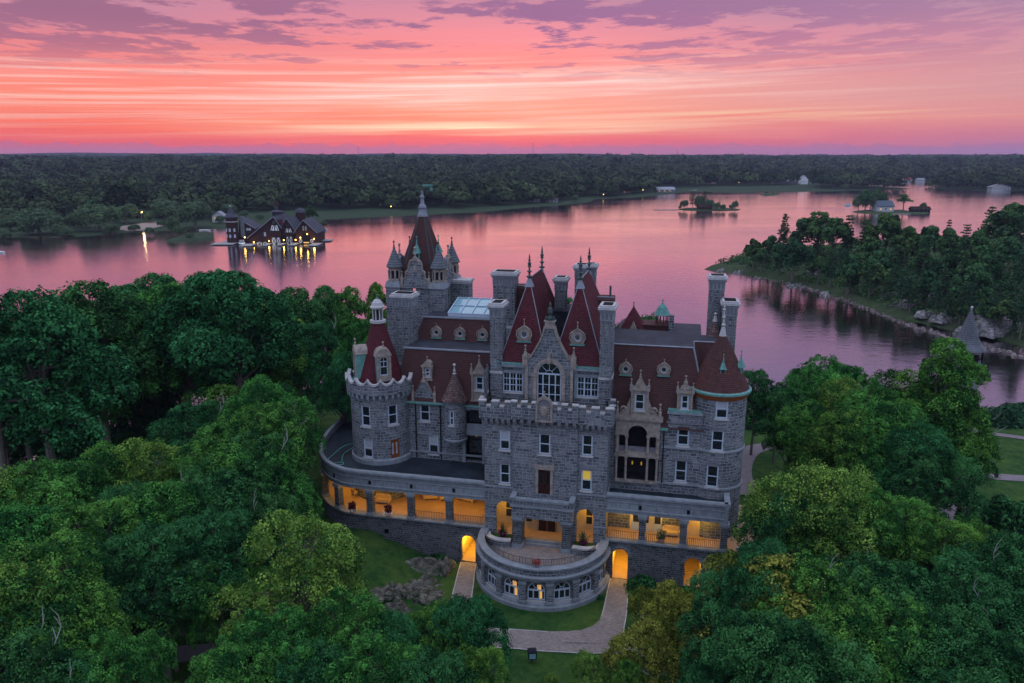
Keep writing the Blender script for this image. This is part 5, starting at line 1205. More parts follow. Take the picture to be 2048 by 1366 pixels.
C.add('porch_roof',mb,['stone','trim','lead'])
mb=MB(); mb.box(-2.05,2.05,-.5,0,11.35,11.84,0); mb.box(-2.05,2.05,-.85,-.5,11.35,11.6,0); C.add('porch_step',mb,['trim'])
# ================================================================ ROUND TERRACE
tc_=(0,-.6); TR=6.9
TWA=(-64,-41,-18,4.5,27,50,73)
mb=MB(); mb.wall(-PI*.56*TR,PI*.56*TR,8.75,11.1,[(R(a)*TR-.9,R(a)*TR+.9,8.95,10.95,1) for a in TWA],cyl(0,-.6,TR),.35,seg=.5)
mb.lathe(0,-.6,[(7.35,7.6),(7.35,8.35),(7.2,8.5),(7.15,8.65),(6.95,8.75),(6.85,8.75)],64,-PI*.56,PI*.56,m=1)
TE=C.add('terrace_drum',mb,['base_stone','trim'],label='half round terrace with arched windows in its drum')
mb=MB()
for a in (-75,-52.5,-29.5,-6.8,15.8,38.5,61.5): 
    A=R(a); mb.T=Matrix.Translation((0,-.6,0))@Matrix.Rotation(A,4,'Z'); mb.box(-.35,.35,-7.2,-6.85,8.75,10.9,0); mb.box(-.42,.42,-7.28,-6.85,10.75,11.0,1); mb.box(-.42,.42,-7.3,-6.85,8.7,8.95,1)
C.add('terrace_pilaster',mb,['stone','trim'],TE)
for i,a in enumerate(TWA): p_,a_=wpos(0,-.6,TR-.05,a,8.95); window(p_,a_,1.8,2.0,'terr',glow=False)
mb=MB(); mb.box(.05,.5,-7.35,-7.33,9.1,10.5); 
for x in (.75,):
    pass
o=MB(); 
for a,x0,x1 in ((4.5,.25,.6),(-18,.3,.65)):
    o.T=Matrix.Translation((0,-.6,0))@Matrix.Rotation(R(a),4,'Z'); o.box(x0,x1,-6.73,-6.70,9.1,10.0); o.box(.1,x1-.1,-6.73,-6.70,10.1,10.6)
C.add('lit_pane',o,['window_lamp'],TE)
mb=MB(); mb.lathe(0,-.6,[(6.85,11.05),(7.1,11.1),(7.15,11.35),(7.38,11.5),(7.38,11.66),(7.0,11.7)],64,-PI*.56,PI*.56,m=0)
mb.lathe(0,-.6,[(7.0,11.65),(7.0,12.3)],64,-PI*.56,PI*.56,m=1); mb.lathe(0,-.6,[(7.0,12.3),(7.12,12.32),(7.12,12.5),(6.2,12.52),(6.2,11.42)],64,-PI*.56,PI*.56,m=0)
C.add('terrace_parapet',mb,['trim','stone'],TE)
mb=MB(); mb.face([(6.4*sin(R(a)),-.6-6.4*cos(R(a)),11.4) for a in range(-100,101,5)]); C.add('terrace_floor',mb,['paving'],TE)
mb=MB(); railing(mb,[(6.35*sin(R(a)),-.6-6.35*cos(R(a))) for a in range(-72,76,6)],12.5,.75,.17,.02); C.add('terrace_railing',mb,['iron'],TE)
for s_ in (-1,1):
    mb=MB(); A=catmull([(s_*6.3,-.3),(s_*5.9,-1.25),(s_*4.7,-1.75),(s_*3.4,-1.65)],5,False)
    if s_<0: A=A[::-1]
    SG=1
    sweep(mb,A[::-1],[(.2,11.4),(.2,12.1)],0,True); sweep(mb,A[::-1],[(.3,12.1),(.3,12.3),(-.3,12.3),(-.3,11.9)],1); mb.face([(s_*6.5,-.1,12.05)]+[(x,y,12.05) for x,y in (A if s_>0 else A[::-1])]+[(s_*3.4,-.1,12.05)],m=2)
    C.add('planter_wall',mb,['stone','pale_trim','grass'],TE)
# bluish service stand pipe by the tunnel
# ================================================================ LOOSE THINGS AROUND THE CASTLE
def place(o,u,v,z,rz=0,s=1):
    x,y=cw(u,v); o.location=(x,y,z); o.rotation_euler=(0,0,rz-TH); o.scale=(s,s,s); return o
def thing(name,label,cat,u,v,z,rz=0,group=None):
    o=empty(name,(0,0,0),0,label,cat,group); return place(o,u,v,z,rz)
def part(name,mb,mats,parent,label=None):
    o=link(name,mb.mesh(name,[mats] if isinstance(mats,str) else mats),parent)
    if label: o['label']=label
    return o
mat('wicker',(.3,.2,.1),.7,fn=vary((.50,.38,.22),.3,5,.4)); mat('cushion',(.45,.33,.18),.9,fn=vary((.48,.36,.2),.15,3,.1))
mat('terracotta',(.3,.12,.07),.8,fn=vary((.36,.22,.18),.2,3,.1)); mat('purple_pot',(.1,.01,.06),.5); mat('hose',(.1,.4,.35),.5); mat('flower_white',(.7,.72,.72),.8); mat('flower_red',(.4,.05,.06),.8); mat('dark_red_leaf',(.06,.01,.015),.8)
mat('spiky_leaf',(.06,.1,.05),.7); mat('black_metal',(.012,.014,.022),.45); mat('cream',(.6,.52,.45),.8); mat('terrac_wall',(.5,.4,.36),.85)
def sofa(u,v,rz,w_,label,z=12.61):
    t_=thing('wicker_bench',label,'bench',u,v,z,rz,'wicker seats on the verandas')
    mb=MB(); mb.box(-w_/2,w_/2,-.4,.35,.22,.42); part('seat',mb,'wicker',t_)
    mb=MB(); mb.prism([(-w_/2,.4),(w_/2,.4),(w_/2,.9),(w_/2-.25,1.02),(-w_/2+.25,1.02),(-w_/2,.9)],.3,.42); part('backrest',mb,'wicker',t_)
    mb=MB(); mb.box(-w_/2+.1,w_/2-.1,-.36,.3,.42,.52); part('cushion',mb,'cushion',t_)
    for s_ in (-1,1):
        mb=MB(); mb.box(s_*w_/2-.06,s_*w_/2+.06,-.42,.4,.3,.68); part('armrest',mb,'wicker',t_)
        for q in (-.36,.34): mb=MB(); mb.box(s_*(w_/2-.04)-.04,s_*(w_/2-.04)+.04,q-.04,q+.04,0,.24); part('leg',mb,'wicker',t_)
    return t_
sofa(-24.2,5.0,.9,1.1,'wicker armchair at the far left corner of the lit left veranda')
sofa(-20.2,3.3,0,1.9,'wicker sofa facing the front edge of the left veranda behind the second planter')
sofa(-18.3,5.9,-.5,2.2,'wicker sofa close to the inner wall of the left veranda, left of the middle column')
sofa(-14.9,5.6,.25,1.6,'wicker bench just right of the middle column of the left veranda')
sofa(-10.6,6.1,-.3,2.3,'wicker sofa at the keep end of the left veranda')
sofa(13.6,2.4,0,1.8,'wicker sofa against the stone wall of the right veranda')
def table(u,v,label):
    t_=thing('side_table',label,'table',u,v,12.61,0)
    mb=MB(); mb.box(-.35,.35,-.35,.35,.5,.56); part('table_top',mb,'wicker',t_)
    for a in (-.3,.3):
        for b_ in (-.3,.3): mb=MB(); mb.box(a-.03,a+.03,b_-.03,b_+.03,0,.5); part('leg',mb,'wicker',t_)
table(-13.2,5.2,'small wicker table between the two benches at the right end of the left veranda')
def leafy(mb,n,r,h,rs,m=0,up=.4,size=.14):
    for k in range(n):
        a=rs.uniform(0,TAU); q=r*math.sqrt(rs.random()); z=h*rs.random()
        p=Vector((q*cos(a),q*sin(a),z)); t1=Vector((rs.uniform(-1,1),rs.uniform(-1,1),rs.uniform(-.3,1))).normalized(); t2=t1.cross(Vector((rs.uniform(-1,1),rs.uniform(-1,1),rs.uniform(-1,1)))).normalized()
        s_=size*rs.uniform(.6,1.3); mb.face([p-t1*s_,p+t2*s_*.4,p+t1*s_,p-t2*s_*.4],m=m)
def planter(u,v,z,label,kind,s=1):
    rs=random.Random(int(u*100)); t_=thing('flower_pot',label,'flower pot',u,v,z,0)
    mb=MB(); mb.lathe(0,0,[(0,0),(.2*s,0),(.3*s,.32*s),(.36*s,.36*s),(.36*s,.42*s),(.3*s,.42*s),(.28*s,.36*s)],14); part('pot',mb,{'purple':'purple_pot','white':'terracotta','red':'lead','green':'terracotta','fir':'terracotta'}[kind],t_)
    mb=MB()
    if kind=='purple':
        for k in range(60):
            a=rs.uniform(0,TAU); e=rs.uniform(.25,1.5); l=rs.uniform(.8,1.25)*s; d=Vector((cos(a)*cos(e),sin(a)*cos(e),sin(e))); t1=Vector((-sin(a),cos(a),0))*.03*s; b_=Vector((0,0,.45*s)); m_=b_+d*l*.6; tp=b_+d*l-Vector((0,0,.12*l*cos(e)))
            mb.face([b_-t1,b_+t1,m_+t1]); mb.face([b_-t1,m_+t1,m_-t1]); mb.face([m_-t1,m_+t1,tp])
        part('spiky_leaves',mb,'spiky_leaf',t_)
        mb=MB(); mb.T=Matrix.Translation((0,0,.3*s)); leafy(mb,160,.5*s,.28*s,rs,0,size=.1); part('trailing_flowers',mb,'purple_pot',t_)
    elif kind=='white':
        mb.T=Matrix.Translation((0,0,.6)); leafy(mb,220,.42,.75,rs,0,size=.16); part('dark_foliage',mb,'dark_red_leaf',t_)
        mb=MB(); mb.T=Matrix.Translation((0,0,.32)); leafy(mb,170,.62,.34,rs,0,size=.07); part('white_flowers',mb,'flower_white',t_)
    elif kind=='red':
        mb.T=Matrix.Translation((0,0,.4*s)); leafy(mb,200,.5*s,.45*s,rs,0,size=.1); leafy(mb,110,.5*s,.5*s,rs,1,size=.09); part('red_flowers',mb,['flower_red','spiky_leaf'],t_)
    else:
        mb.T=Matrix.Translation((0,0,.42*s)); leafy(mb,300,.42*s,.7*s,rs,0,size=.12); part('foliage',mb,'spiky_leaf' if kind=='green' else 'spiky_leaf',t_)
planter(-22.6,-.02,12.63,'left of two pots with dark red foliage and white flowers on the veranda edge','white',1.05)
planter(-18.2,.05,12.63,'right of two pots with dark red foliage and white flowers on the veranda edge','white',1.05)
planter(-4.5,-.75,12.06,'spiky plant in a purple pot below the left porch arch','purple',1.15); planter(4.45,-.75,12.06,'spiky plant in a purple pot below the right porch arch','purple',1.15)
planter(.5,-7.15,12.53,'stone urn of red flowers on the front parapet of the round terrace','red',.85)
planter(12.6,.55,12.63,'clipped green shrub in a pot at the edge of the right veranda','green',1.25)
planter(23.4,5.6,13.06,'leafy plant in a pot on the low wall right of the castle','green',1.1)
def hose(pts,label,z=17.23):
    mb=MB(); P=catmull(pts,7,False); P=[(x,y,z) for x,y in P]; o_=cw(*P[0][:2]); mb.tube([(x-P[0][0],y-P[0][1],.02) for x,y,_ in P],.035,5)
    o=link('garden_hose',mb.mesh('garden_hose',['hose'])); place(o,P[0][0],P[0][1],z); tag(o,label,'hose')
hose([(-26.2,1.8),(-26.1,3.0),(-25.3,3.6),(-24.9,3.0),(-25.9,2.6),(-27.2,3.6),(-27.4,6.0),(-27.3,8.5),(-26.6,9.6),(-26.0,8.6),(-26.2,6.0),(-25.4,3.8)],'pale green hose coiled on the dark roof left of the round tower')
hose([(8.0,2.3),(8.8,1.5),(10.0,1.6),(11.0,2.0),(12.6,1.3),(14.2,1.1),(15.6,1.5),(15.9,1.2),(15.0,.8),(13.0,1.0),(11.4,1.4),(9.6,1.2),(8.6,1.0)],'pale green hose trailing along the dark roof of the right veranda')
# floodlight on the lawn
x,y=cw(1.8,-16.0); t_=thing('floodlight','black floodlight box on a short post on the front lawn','floodlight',1.8,-16.0,8.0,.3)
mb=MB(); mb.tube([(0,0,-.1),(0,0,.5)],.05,6); part('post',mb,'black_metal',t_)
mb=MB(); mb.frus(0,0,.5,1.2,.75,.75,.85,.65,0); mb.frus(0,0,1.2,1.35,.85,.65,.6,.45,0); part('housing',mb,'black_metal',t_)
mb=MB(); mb.face([(-.28,-.385,.6),(.28,-.385,.6),(.3,-.36,1.1),(-.3,-.36,1.1)]); part('lens',mb,'skylight_glass',t_)
t_=thing('stand_pipe','pale grey stand pipe on the lawn beside the left tunnel arch','pipe',-7.25,-.4,8.0); mb=MB(); mb.lathe(0,0,[(.2,0),(.2,.35),(.12,.45),(.1,.9),(.22,1.0),(.22,1.15),(0,1.2)],8); part('pipe',mb,'lead',t_); mb=MB(); mb.box(-.2,.2,-.25,-.1,.6,.85); part('valve_box',mb,'lead',t_)
# paths (paving sheets a little above the grass)
def cpath(name,pts,w_,matn='paving',lift=.06):
    strip('path_edge',[cw(*p) for p in pts],[w_[0]+.2,w_[1]+.2],'pale_trim',lift-.012)
    return strip(name,[cw(*p) for p in pts],w_,matn,lift)
def gh0(x,y): return gh(x,y)
cpath('brick_path',[(8.42,.15),(8.42,-3),(8.45,-6.5),(8.3,-9.8),(8.2,-12.6)],[1.9,2.6])
cpath('brick_path',[(-8.7,.1),(-8.3,-2.4),(-7.9,-4.5),(-7.3,-7.5),(-5.8,-11),(-3.0,-13.1)],[1.65,2.2])
cpath('brick_path',[(-14,-16.2),(-9,-15.0),(-3.0,-13.4),(3,-12.6),(9,-11.6),(16,-9.6),(24,-6)],[2.9,2.9],lift=.085)
mb=MB(); P=[(7.35,-6.6),(7.15,-8.0),(6.5,-9.3),(5.5,-10.2),(4.2,-10.75),(2.4,-11.2),(4,-12.6),(9.2,-11.6),(9.3,-6.6)]
mb.face([(*cw(*p),gh(*cw(*p))+.11) for p in P]); tag(link('brick_path',mb.mesh('brick_path',['paving'])),kind='structure')
def ppath(name,pts,w_,z,matn='tarmac'): return strip(name,[atz(x,y,z) for x,y in pts],w_,matn,.07)
ppath('footpath',[(1490,1010),(1480,960),(1495,925),(1530,912),(1600,905),(1720,902)],[3.2,2.6],6.5)
ppath('footpath',[(1720,902),(1800,905),(1850,930),(1880,960),(1960,958),(2080,962),(2300,970)],[2.6,2.6],6.5)
ppath('footpath',[(1850,930),(1885,975),(1910,1010),(1900,1040),(1850,1080)],[2.6,3.0],6.5)
ppath('footpath',[(1830,858),(1920,872),(2060,898),(2250,930)],[3.0,3.0],4.5)
ppath('footpath',[(-60,965),(60,935),(170,905),(240,880),(330,860),(470,840)],[2.5,2.5],4)
ppath('footpath',[(180,1330),(300,1315),(470,1300)],[2.6,2.6],8)
# river wall on the right
def wallstrip(name,pts,z,h,label,w_=.6,mats=('base_stone','pale_trim')):
    P=catmull([atz(x,y,z) for x,y in pts],5,False); mb=MB(); s0=Vector(P[0])
    for i in range(len(P)-1):
        a,b_=Vector(P[i]),Vector(P[i+1]); n_=Vector((-(b_-a).y,(b_-a).x)).normalized()*w_/2
        q=[a-n_,b_-n_,b_+n_,a+n_]; mb.prism([(p.x-s0.x,p.y-s0.y) for p in q],-2.5,h,0,axis='z'); q=[a-n_*1.15,b_-n_*1.15,b_+n_*1.15,a+n_*1.15]; mb.prism([(p.x-s0.x,p.y-s0.y) for p in q],h,h+.18,1,axis='z')
    o=link(name,mb.mesh(name,list(mats))); o.location=(s0.x,s0.y,z); return tag(o,label,'wall')
wallstrip('river_wall',[(1480,866),(1540,862),(1620,852),(1700,842),(1800,842),(1900,858),(1975,876),(2080,898),(2260,940)],4.6,.9,'long stone river wall with pale coping behind the right lawns')
wallstrip('river_wall',[(2040,1072),(2000,1070),(1940,1068),(2110,1078)][:1]+[(2120,1078),(2200,1082)],6.5,.6,'low dark wall at the right edge below the lawns')
# fence on the left shore with floodlit ground
fx=[(-30,985),(25,955),(60,935),(110,915),(160,900),(205,882),(250,866),(300,852)]
P=[atz(x,y,4.0) for x,y in fx]; mb=MB(); s0=P[0]
t_=empty('shore_fence',(s0[0],s0[1],3.2),0,'metal rail fence along the left shore below the trees','fence')
mbp=MB()
Q=[Vector((p[0]-s0[0],p[1]-s0[1],gh(*p)-3.2)) for p in P]
for h_ in (.45,.8,1.15): mb.tube([q+Vector((0,0,h_)) for q in Q],.035,4)
for i in range(len(Q)-1):
    for k in range(3): q=Q[i].lerp(Q[i+1],k/3); mbp=MB(); mbp.tube([q,q+Vector((0,0,1.2))],.05,4); part('post',mbp,'iron',t_)
part('rail',mb,'iron',t_)
# ================================================================ TREES
def cards(P,N,sz,rs,asp=.62,curl=0):
    n=len(P); N=N/np.maximum(np.linalg.norm(N,axis=1,keepdims=True),1e-6)
    r=rs.normal(size=(n,3)); a=np.cross(N,r); a/=np.maximum(np.linalg.norm(a,axis=1,keepdims=True),1e-6); b=np.cross(N,a)
    s=np.asarray(sz).reshape(-1,1)*.5
    V=np.empty((n,4,3)); V[:,0]=P-a*s; V[:,1]=P-b*s*asp; V[:,2]=P+a*s; V[:,3]=P+b*s*asp
    V[:,0]-=N*s*.35; V[:,2]-=N*s*.35
    return V.reshape(-1,3), np.arange(n*4).reshape(-1,4)
def unit(rs,n):
    v=rs.normal(size=(n,3)); return v/np.linalg.norm(v,axis=1,keepdims=True)
def tuft_cloud(rs,C_,D,K,tr,leaf,flat=.45,up=.55,jit=.75,droop=0):
    n=len(C_); off=rs.normal(size=(n,K,3)); off/=np.linalg.norm(off,axis=-1,keepdims=True); off*=rs.uniform(.55,1.,(n,K,1))**.5; d=D*.6+np.array([0,0,.7]); d=(d/np.linalg.norm(d,axis=1,keepdims=True))[:,None,:]
    al=(off*d).sum(-1,keepdims=True); off=off+d*(np.abs(al)*1.0-al-.35); sh=off/np.maximum(np.linalg.norm(off,axis=-1,keepdims=True),.01); off*=np.asarray(tr).reshape(-1,1,1)*1.35*rs.uniform(.55,1.6,(n,1,1))
    P=C_[:,None,:]+off; P[...,2]-=droop*np.linalg.norm(off[...,:2],axis=-1)
    N=sh*.9+np.array([0,0,up*.7])+rs.normal(size=(n,K,3))*jit*.35
    t=np.clip(rs.beta(1.0,1.3,size=(n,1))+rs.normal(size=(n,K))*.12,0,1)
    return P.reshape(-1,3),N.reshape(-1,3),t.reshape(-1),(leaf*rs.uniform(.65,1.35,n*K))
def broad_crown(seed,R_=6.2,z0=5.0,z1=18.,nl=42,nt=820,K=64,tr=.5,leaf=.225,matn='maple_leaf',sparse=0.,name='crown'):
    rs=np.random.RandomState(seed); zc=(z0+z1)/2; hz=(z1-z0)/2
    d=unit(rs,nl); d[:,2]=np.abs(d[:,2])*1.3-.45; q=rs.uniform(.45,1.0,(nl,1))
    Lc=d*q*np.array([R_,R_,hz])+np.array([0,0,zc]); Lc[0]=(0,0,z1-R_*.38); Lr=R_*rs.uniform(.17,.37,nl); Lr[0]=R_*.34
    li=rs.choice(nl,nt*4,p=Lr**2/(Lr**2).sum()); dd=unit(rs,nt*4); C_=Lc[li]+dd*Lr[li][:,None]*np.array([1,1,.8])*rs.uniform(.8,1.15,(nt*4,1))
    ok=dd[:,2]>-.5
    for k in range(nl):
        e=np.linalg.norm((C_-Lc[k])/np.array([1,1,.85]),axis=1); ok&=~((e<Lr[k]*.75)&(li!=k))
    C_=C_[ok][:nt]; dd=dd[ok][:nt]; li=li[ok][:nt]
    P,N,t,s=tuft_cloud(rs,C_,dd,K,tr,leaf)
    t=np.clip(t+np.repeat(rs.uniform(-.22,.22,nl)[li],K),0,1)
    V,Fq=cards(P,N,s,rs)
    me=npmesh(name,V,Fq,matn,t); me['h']=z1; return me,Lc,Lr
def limb_mesh(name,Lc,Lr,z0,rad=.34,seed=0,dead=0):
    rs=random.Random(seed); mb=MB(); top=Vector(Lc[0]); 
    tr=[Vector((0,0,-1.5)),Vector((.05,0,z0*.5)),Vector((rs.uniform(-.3,.3),rs.uniform(-.3,.3),z0)),Vector((rs.uniform(-.6,.6),rs.uniform(-.6,.6),z0+(top.z-z0)*.5)),Vector((top.x,top.y,top.z))]
    mb.tube(tr,[rad*1.25,rad,rad*.8,rad*.45,rad*.12],8)
    for c in Lc[1:]:
        c=Vector(c); s_=tr[2].lerp(tr[3],rs.random()) if c.z>z0 else tr[2]; m_=s_.lerp(c,.5)+Vector((0,0,-.3+rs.random()))
        mb.tube([s_,m_,c],[rad*.36,rad*.22,rad*.06],5)
        for k in range(2):
            e=c+Vector((rs.uniform(-1,1),rs.uniform(-1,1),rs.uniform(-.2,1))).normalized()*rs.uniform(1.0,2.0); mb.tube([m_.lerp(c,rs.uniform(.3,.9)),e],[rad*.12,rad*.03],4)
    m2=MB.mesh
    me=mb.mesh(name,['bark']); return me
def dead_branches(seed,R_,z0,z1,n=7):
    rs=random.Random(seed); mb=MB(); mb.tube([(0,0,z0-1),(0,0,z1)],.05,4)
    for k in range(n):
        a=rs.uniform(0,TAU); z=rs.uniform(z0,z1); p=Vector((cos(a)*R_*.4,sin(a)*R_*.4,z)); d=Vector((cos(a),sin(a),rs.uniform(.1,.8))).normalized(); mb.tube([(0,0,z),p],[.1,.09],4); pts=[p]
        for j in range(6): d=(d+Vector((rs.uniform(-.5,.5),rs.uniform(-.5,.5),rs.uniform(-.3,.5)))).normalized(); pts.append(pts[-1]+d*R_*.15)
        mb.tube(pts,[.09,.08,.065,.05,.04,.03,.015],4)
        for j in (2,3,4): e=pts[j]+(d+Vector((rs.uniform(-1,1),rs.uniform(-1,1),rs.uniform(-.2,.8)))).normalized()*R_*.16; mb.tube([pts[j],pts[j].lerp(e,.6)+Vector((0,0,.1)),e],[.04,.03,.01],4)
    return mb.mesh('dead_branches',['dead_bark'])
TK={}
def reg(kind,crown,trunk,extra=None,h=18.): TK.setdefault(kind,[]).append((crown,trunk,extra,h))
for i in range(4):
    me,Lc,Lr=broad_crown(100+i,z0=[4.5,5,4,5.5][i],R_=[6.2,5.8,6.6,6][i]); reg('maple',me,limb_mesh('trunk',Lc,Lr,5,seed=i),(dead_branches(i,6,7,14,6) if i==1 else None))
for i in range(2):
    me,Lc,Lr=broad_crown(140+i,R_=6.4,z0=3.5,matn='light_leaf',nl=36,K=46); reg('light',me,limb_mesh('trunk',Lc,Lr,5,seed=10+i),None)
for i in range(3):
    me,Lc,Lr=broad_crown(160+i,R_=6.,z0=4,matn='dark_leaf',nl=34); reg('dark',me,limb_mesh('trunk',Lc,Lr,5,seed=20+i),(dead_branches(30+i,6,6,15,4) if i==1 else None))
me,Lc,Lr=broad_crown(180,R_=5,z0=2.5,z1=12,matn='yellow_leaf',nl=24,nt=620,K=34,leaf=.24); reg('yellow',me,limb_mesh('trunk',Lc,Lr,3,rad=.2,seed=31),dead_branches(50,5,4,9,6),12.)
for i in range(2):
    me,Lc,Lr=broad_crown(200+i,R_=4.6,z0=8,z1=24,matn='maple_leaf',nl=24,nt=700,K=36,leaf=.3); reg('tall',me,limb_mesh('trunk',Lc,Lr,9,rad=.36,seed=40+i),None,24.)
for i in range(2):
    me,Lc,Lr=broad_crown(210+i,R_=6.4,z0=6,z1=25,matn='dark_leaf',nl=40,nt=1150,K=34,leaf=.36,tr=.6); reg('oak',me,limb_mesh('trunk',Lc,Lr,11,rad=.42,seed=50+i),None,25.)
# coarser crowns for trees a few hundred metres away
for i in range(4):
    me,Lc,Lr=broad_crown(240+i,R_=[5,5.6,4.6,6][i],z0=[1.5,2,2.5,2][i],z1=14,nt=520,K=24,tr=.5,leaf=.62,matn=['isle_leaf','pine_leaf','isle_leaf','isle_leaf'][i],nl=22); reg('mid',me,limb_mesh('trunk',Lc,Lr,3.5,seed=60+i),None,14.)
def pine(seed,h=16.,R_=3.6,layers=11,conical=False):
    rs=np.random.RandomState(seed); C_=[];D=[]; rr=random.Random(seed); mb=MB(); mb.tube([(0,0,-1.5),(.1,.1,h*.5),(.2,0,h*.97)],[.28,.2,.04],6)
    for l in range(layers):
        q=l/(layers-1); z=h*(.28+.7*q); rad=R_*((1-q)**.8 if conical else (1-.75*abs(q-.35)**1.2)*(1-.35*q))*rr.uniform(.7,1.15)+.2
        nb=rr.randint(4,7); a0=rr.uniform(0,TAU)
        for b_ in range(nb):
            a=a0+TAU*b_/nb+rr.uniform(-.3,.3); L_=rad*rr.uniform(.55,1.1); e=Vector((cos(a)*L_,sin(a)*L_,z+(-.15 if conical else .18)*L_)); mb.tube([(0,0,z-.3),e],[.06,.015],4)
            for k in range(max(2,int(L_*2.6))):
                f=rr.uniform(.35,1.08); C_.append((e.x*f+rr.gauss(0,.22),e.y*f+rr.gauss(0,.22),z+(e.z-z)*f+rr.gauss(0,.1))); D.append((0,0,1))
    C_=np.array(C_);D=np.array(D,float); P,N,t,s=tuft_cloud(rs,C_,D,16,.34,.46,flat=.3,up=.8); V,Fq=cards(P,N,s,rs)
    return npmesh('crown',V,Fq,'pine_leaf',t),mb.mesh('trunk',['bark'])
for i in range(3): c,t_=pine(300+i); reg('pine',c,t_,None,16.)
for i in range(2): c,t_=pine(320+i,15,3.4,15,True); reg('spruce',c,t_,None,15.)
def willow(seed):
    rs=np.random.RandomState(seed); nl=16; R_=8.; d=unit(rs,nl); d[:,2]=np.abs(d[:,2]); Lc=d*rs.uniform(.4,.72,(nl,1))*np.array([R_,R_,7])+np.array([0,0,6.5]); Lr=R_*rs.uniform(.28,.42,nl)
    nt=520; li=rs.randint(0,nl,nt*3); dd=unit(rs,nt*3); C_=Lc[li]+dd*Lr[li][:,None]; ok=dd[:,2]>-.3
    for k in range(nl): ok&=~((np.linalg.norm(C_-Lc[k],axis=1)<Lr[k]*.8)&(li!=k))
    C_=C_[ok][:nt]; dd=dd[ok][:nt]
    K=26; off=rs.normal(size=(len(C_),K,3))*np.array([.45,.45,.9]); off[...,2]-=.6+np.abs(off[...,2])*.8
    P=(C_[:,None,:]+off).reshape(-1,3); P[:,2]=np.maximum(P[:,2],.4); N=(dd[:,None,:]+rs.normal(size=(len(C_),K,3))*.6).reshape(-1,3)
    t=np.clip(np.repeat(rs.beta(2,2,len(C_)),K)+rs.normal(size=len(P))*.12,0,1); V,Fq=cards(P,N,.8*rs.uniform(.7,1.3,len(P)),rs,.5)
    return npmesh('crown',V,Fq,'willow_leaf',t),Lc,Lr
for i in range(3): c,Lc,Lr=willow(340+i); reg('willow',c,limb_mesh('trunk',Lc,Lr,3,rad=.5,seed=70+i),None,16.5)
for q_ in TK['willow'][:3]: reg('bush',q_[0],q_[1],None,16.5)
def bush_mesh(seed,matn='dark_leaf',R_=1.6,K=26,nt=120,leaf=.24):
    rs=np.random.RandomState(seed); dd=unit(rs,nt); dd[:,2]=np.abs(dd[:,2]); C_=dd*np.array([R_,R_,R_*.8])*rs.uniform(.6,1.,(nt,1)); P,N,t,s=tuft_cloud(rs,C_,dd,K,.3,leaf); V,Fq=cards(P,N,s,rs); return npmesh('shrub',V,Fq,matn,t)
ORD='first second third fourth fifth sixth seventh eighth ninth tenth eleventh twelfth thirteenth fourteenth fifteenth sixteenth seventeenth eighteenth nineteenth twentieth'.split()
def ordn(i,n):
    if i==0: return 'leftmost such'
    if i==n-1: return 'rightmost such'
    if i<20: return ORD[i]+' such from left'
    if n-1-i<20: return ORD[n-1-i]+' such from right'
    return None
def projx(x,y,z):
    dz=z-HC; f=y*cos(PITCH)-dz*sin(PITCH); up=y*sin(PITCH)+dz*cos(PITCH); return 1024+F_PX*x/f,683-F_PX*up/f
CATN={'maple':'maple_tree','light':'maple_tree','dark':'maple_tree','yellow':'young_tree','tall':'tall_tree','oak':'oak_tree','mid':'broadleaf_tree','pine':'pine_tree','spruce':'spruce_tree','willow':'willow_tree','bush':'bush'}
DESC={'maple':'mid green maple','light':'pale yellowish maple','dark':'dark bluish maple','yellow':'small yellow green tree','tall':'tall slim tree','oak':'tall dark oak','mid':'rounded dark green tree','pine':'irregular dark pine','spruce':'pointed spruce','willow':'round drooping willow','bush':'round leafy bush'}
def put_tree(kind,x,y,z,h,wf=1.,label=None,group=None,seed=0,bare=False):
    rs=random.Random(seed); cr,tk,ex,h0=TK[kind][rs.randrange(len(TK[kind]))]; s=h/h0
    t_=empty(CATN[kind],(x,y,z),rs.uniform(0,TAU),label,'tree',group); t_.scale=(s*wf,s*wf,s)
    link('trunk',tk,t_); link('crown',cr,t_)
    if ex: link('dead_branches',ex,t_)
    return t_
def tree_group(where,L_,hf,group,seed=0,Hdef=None):
    """L_: (kind,px,py of the top, height, width factor) -> placed on the ground where such a tree shows its top there"""
    rs=random.Random(seed); out=[]
    for it in L_:
        kind,px,py,h=it[:4]; wf=it[4] if len(it)>4 else 1.
        z=6.
        h_0=h
        for dh in (0,-1,1,-2,2,-3,3,-4,4,-5,5,-6,6,-7,7,9):
            h=h_0+dh
            if h<4: continue
            for k in range(8):
                x,y=atz(px,py,z+h); z=.5*z+.5*max(hf(x,y),-.5)
            if hf(x,y)>1.2: break
        if hf(x,y)<.5: continue
        out.append((kind,x,y,max(hf(x,y),-.3),h,wf,px))
    out.sort(key=lambda o:o[6]); n=len(out)
    kinds={}
    for o in out: kinds.setdefault(o[0],[]).append(o)
    for i,o in enumerate(out):
        kk=kinds[o[0]]; j=kk.index(o); d=DESC[o[0]]
        w_=ordn(j,len(kk)) if len(kk)>1 else None
        lab=f'{d} {where}' + (f', {w_}' if w_ else '')
        put_tree(o[0],o[1],o[2],o[3],o[4],o[5],lab,group,seed=seed*1000+i*7+int(o[6]))
g=gh
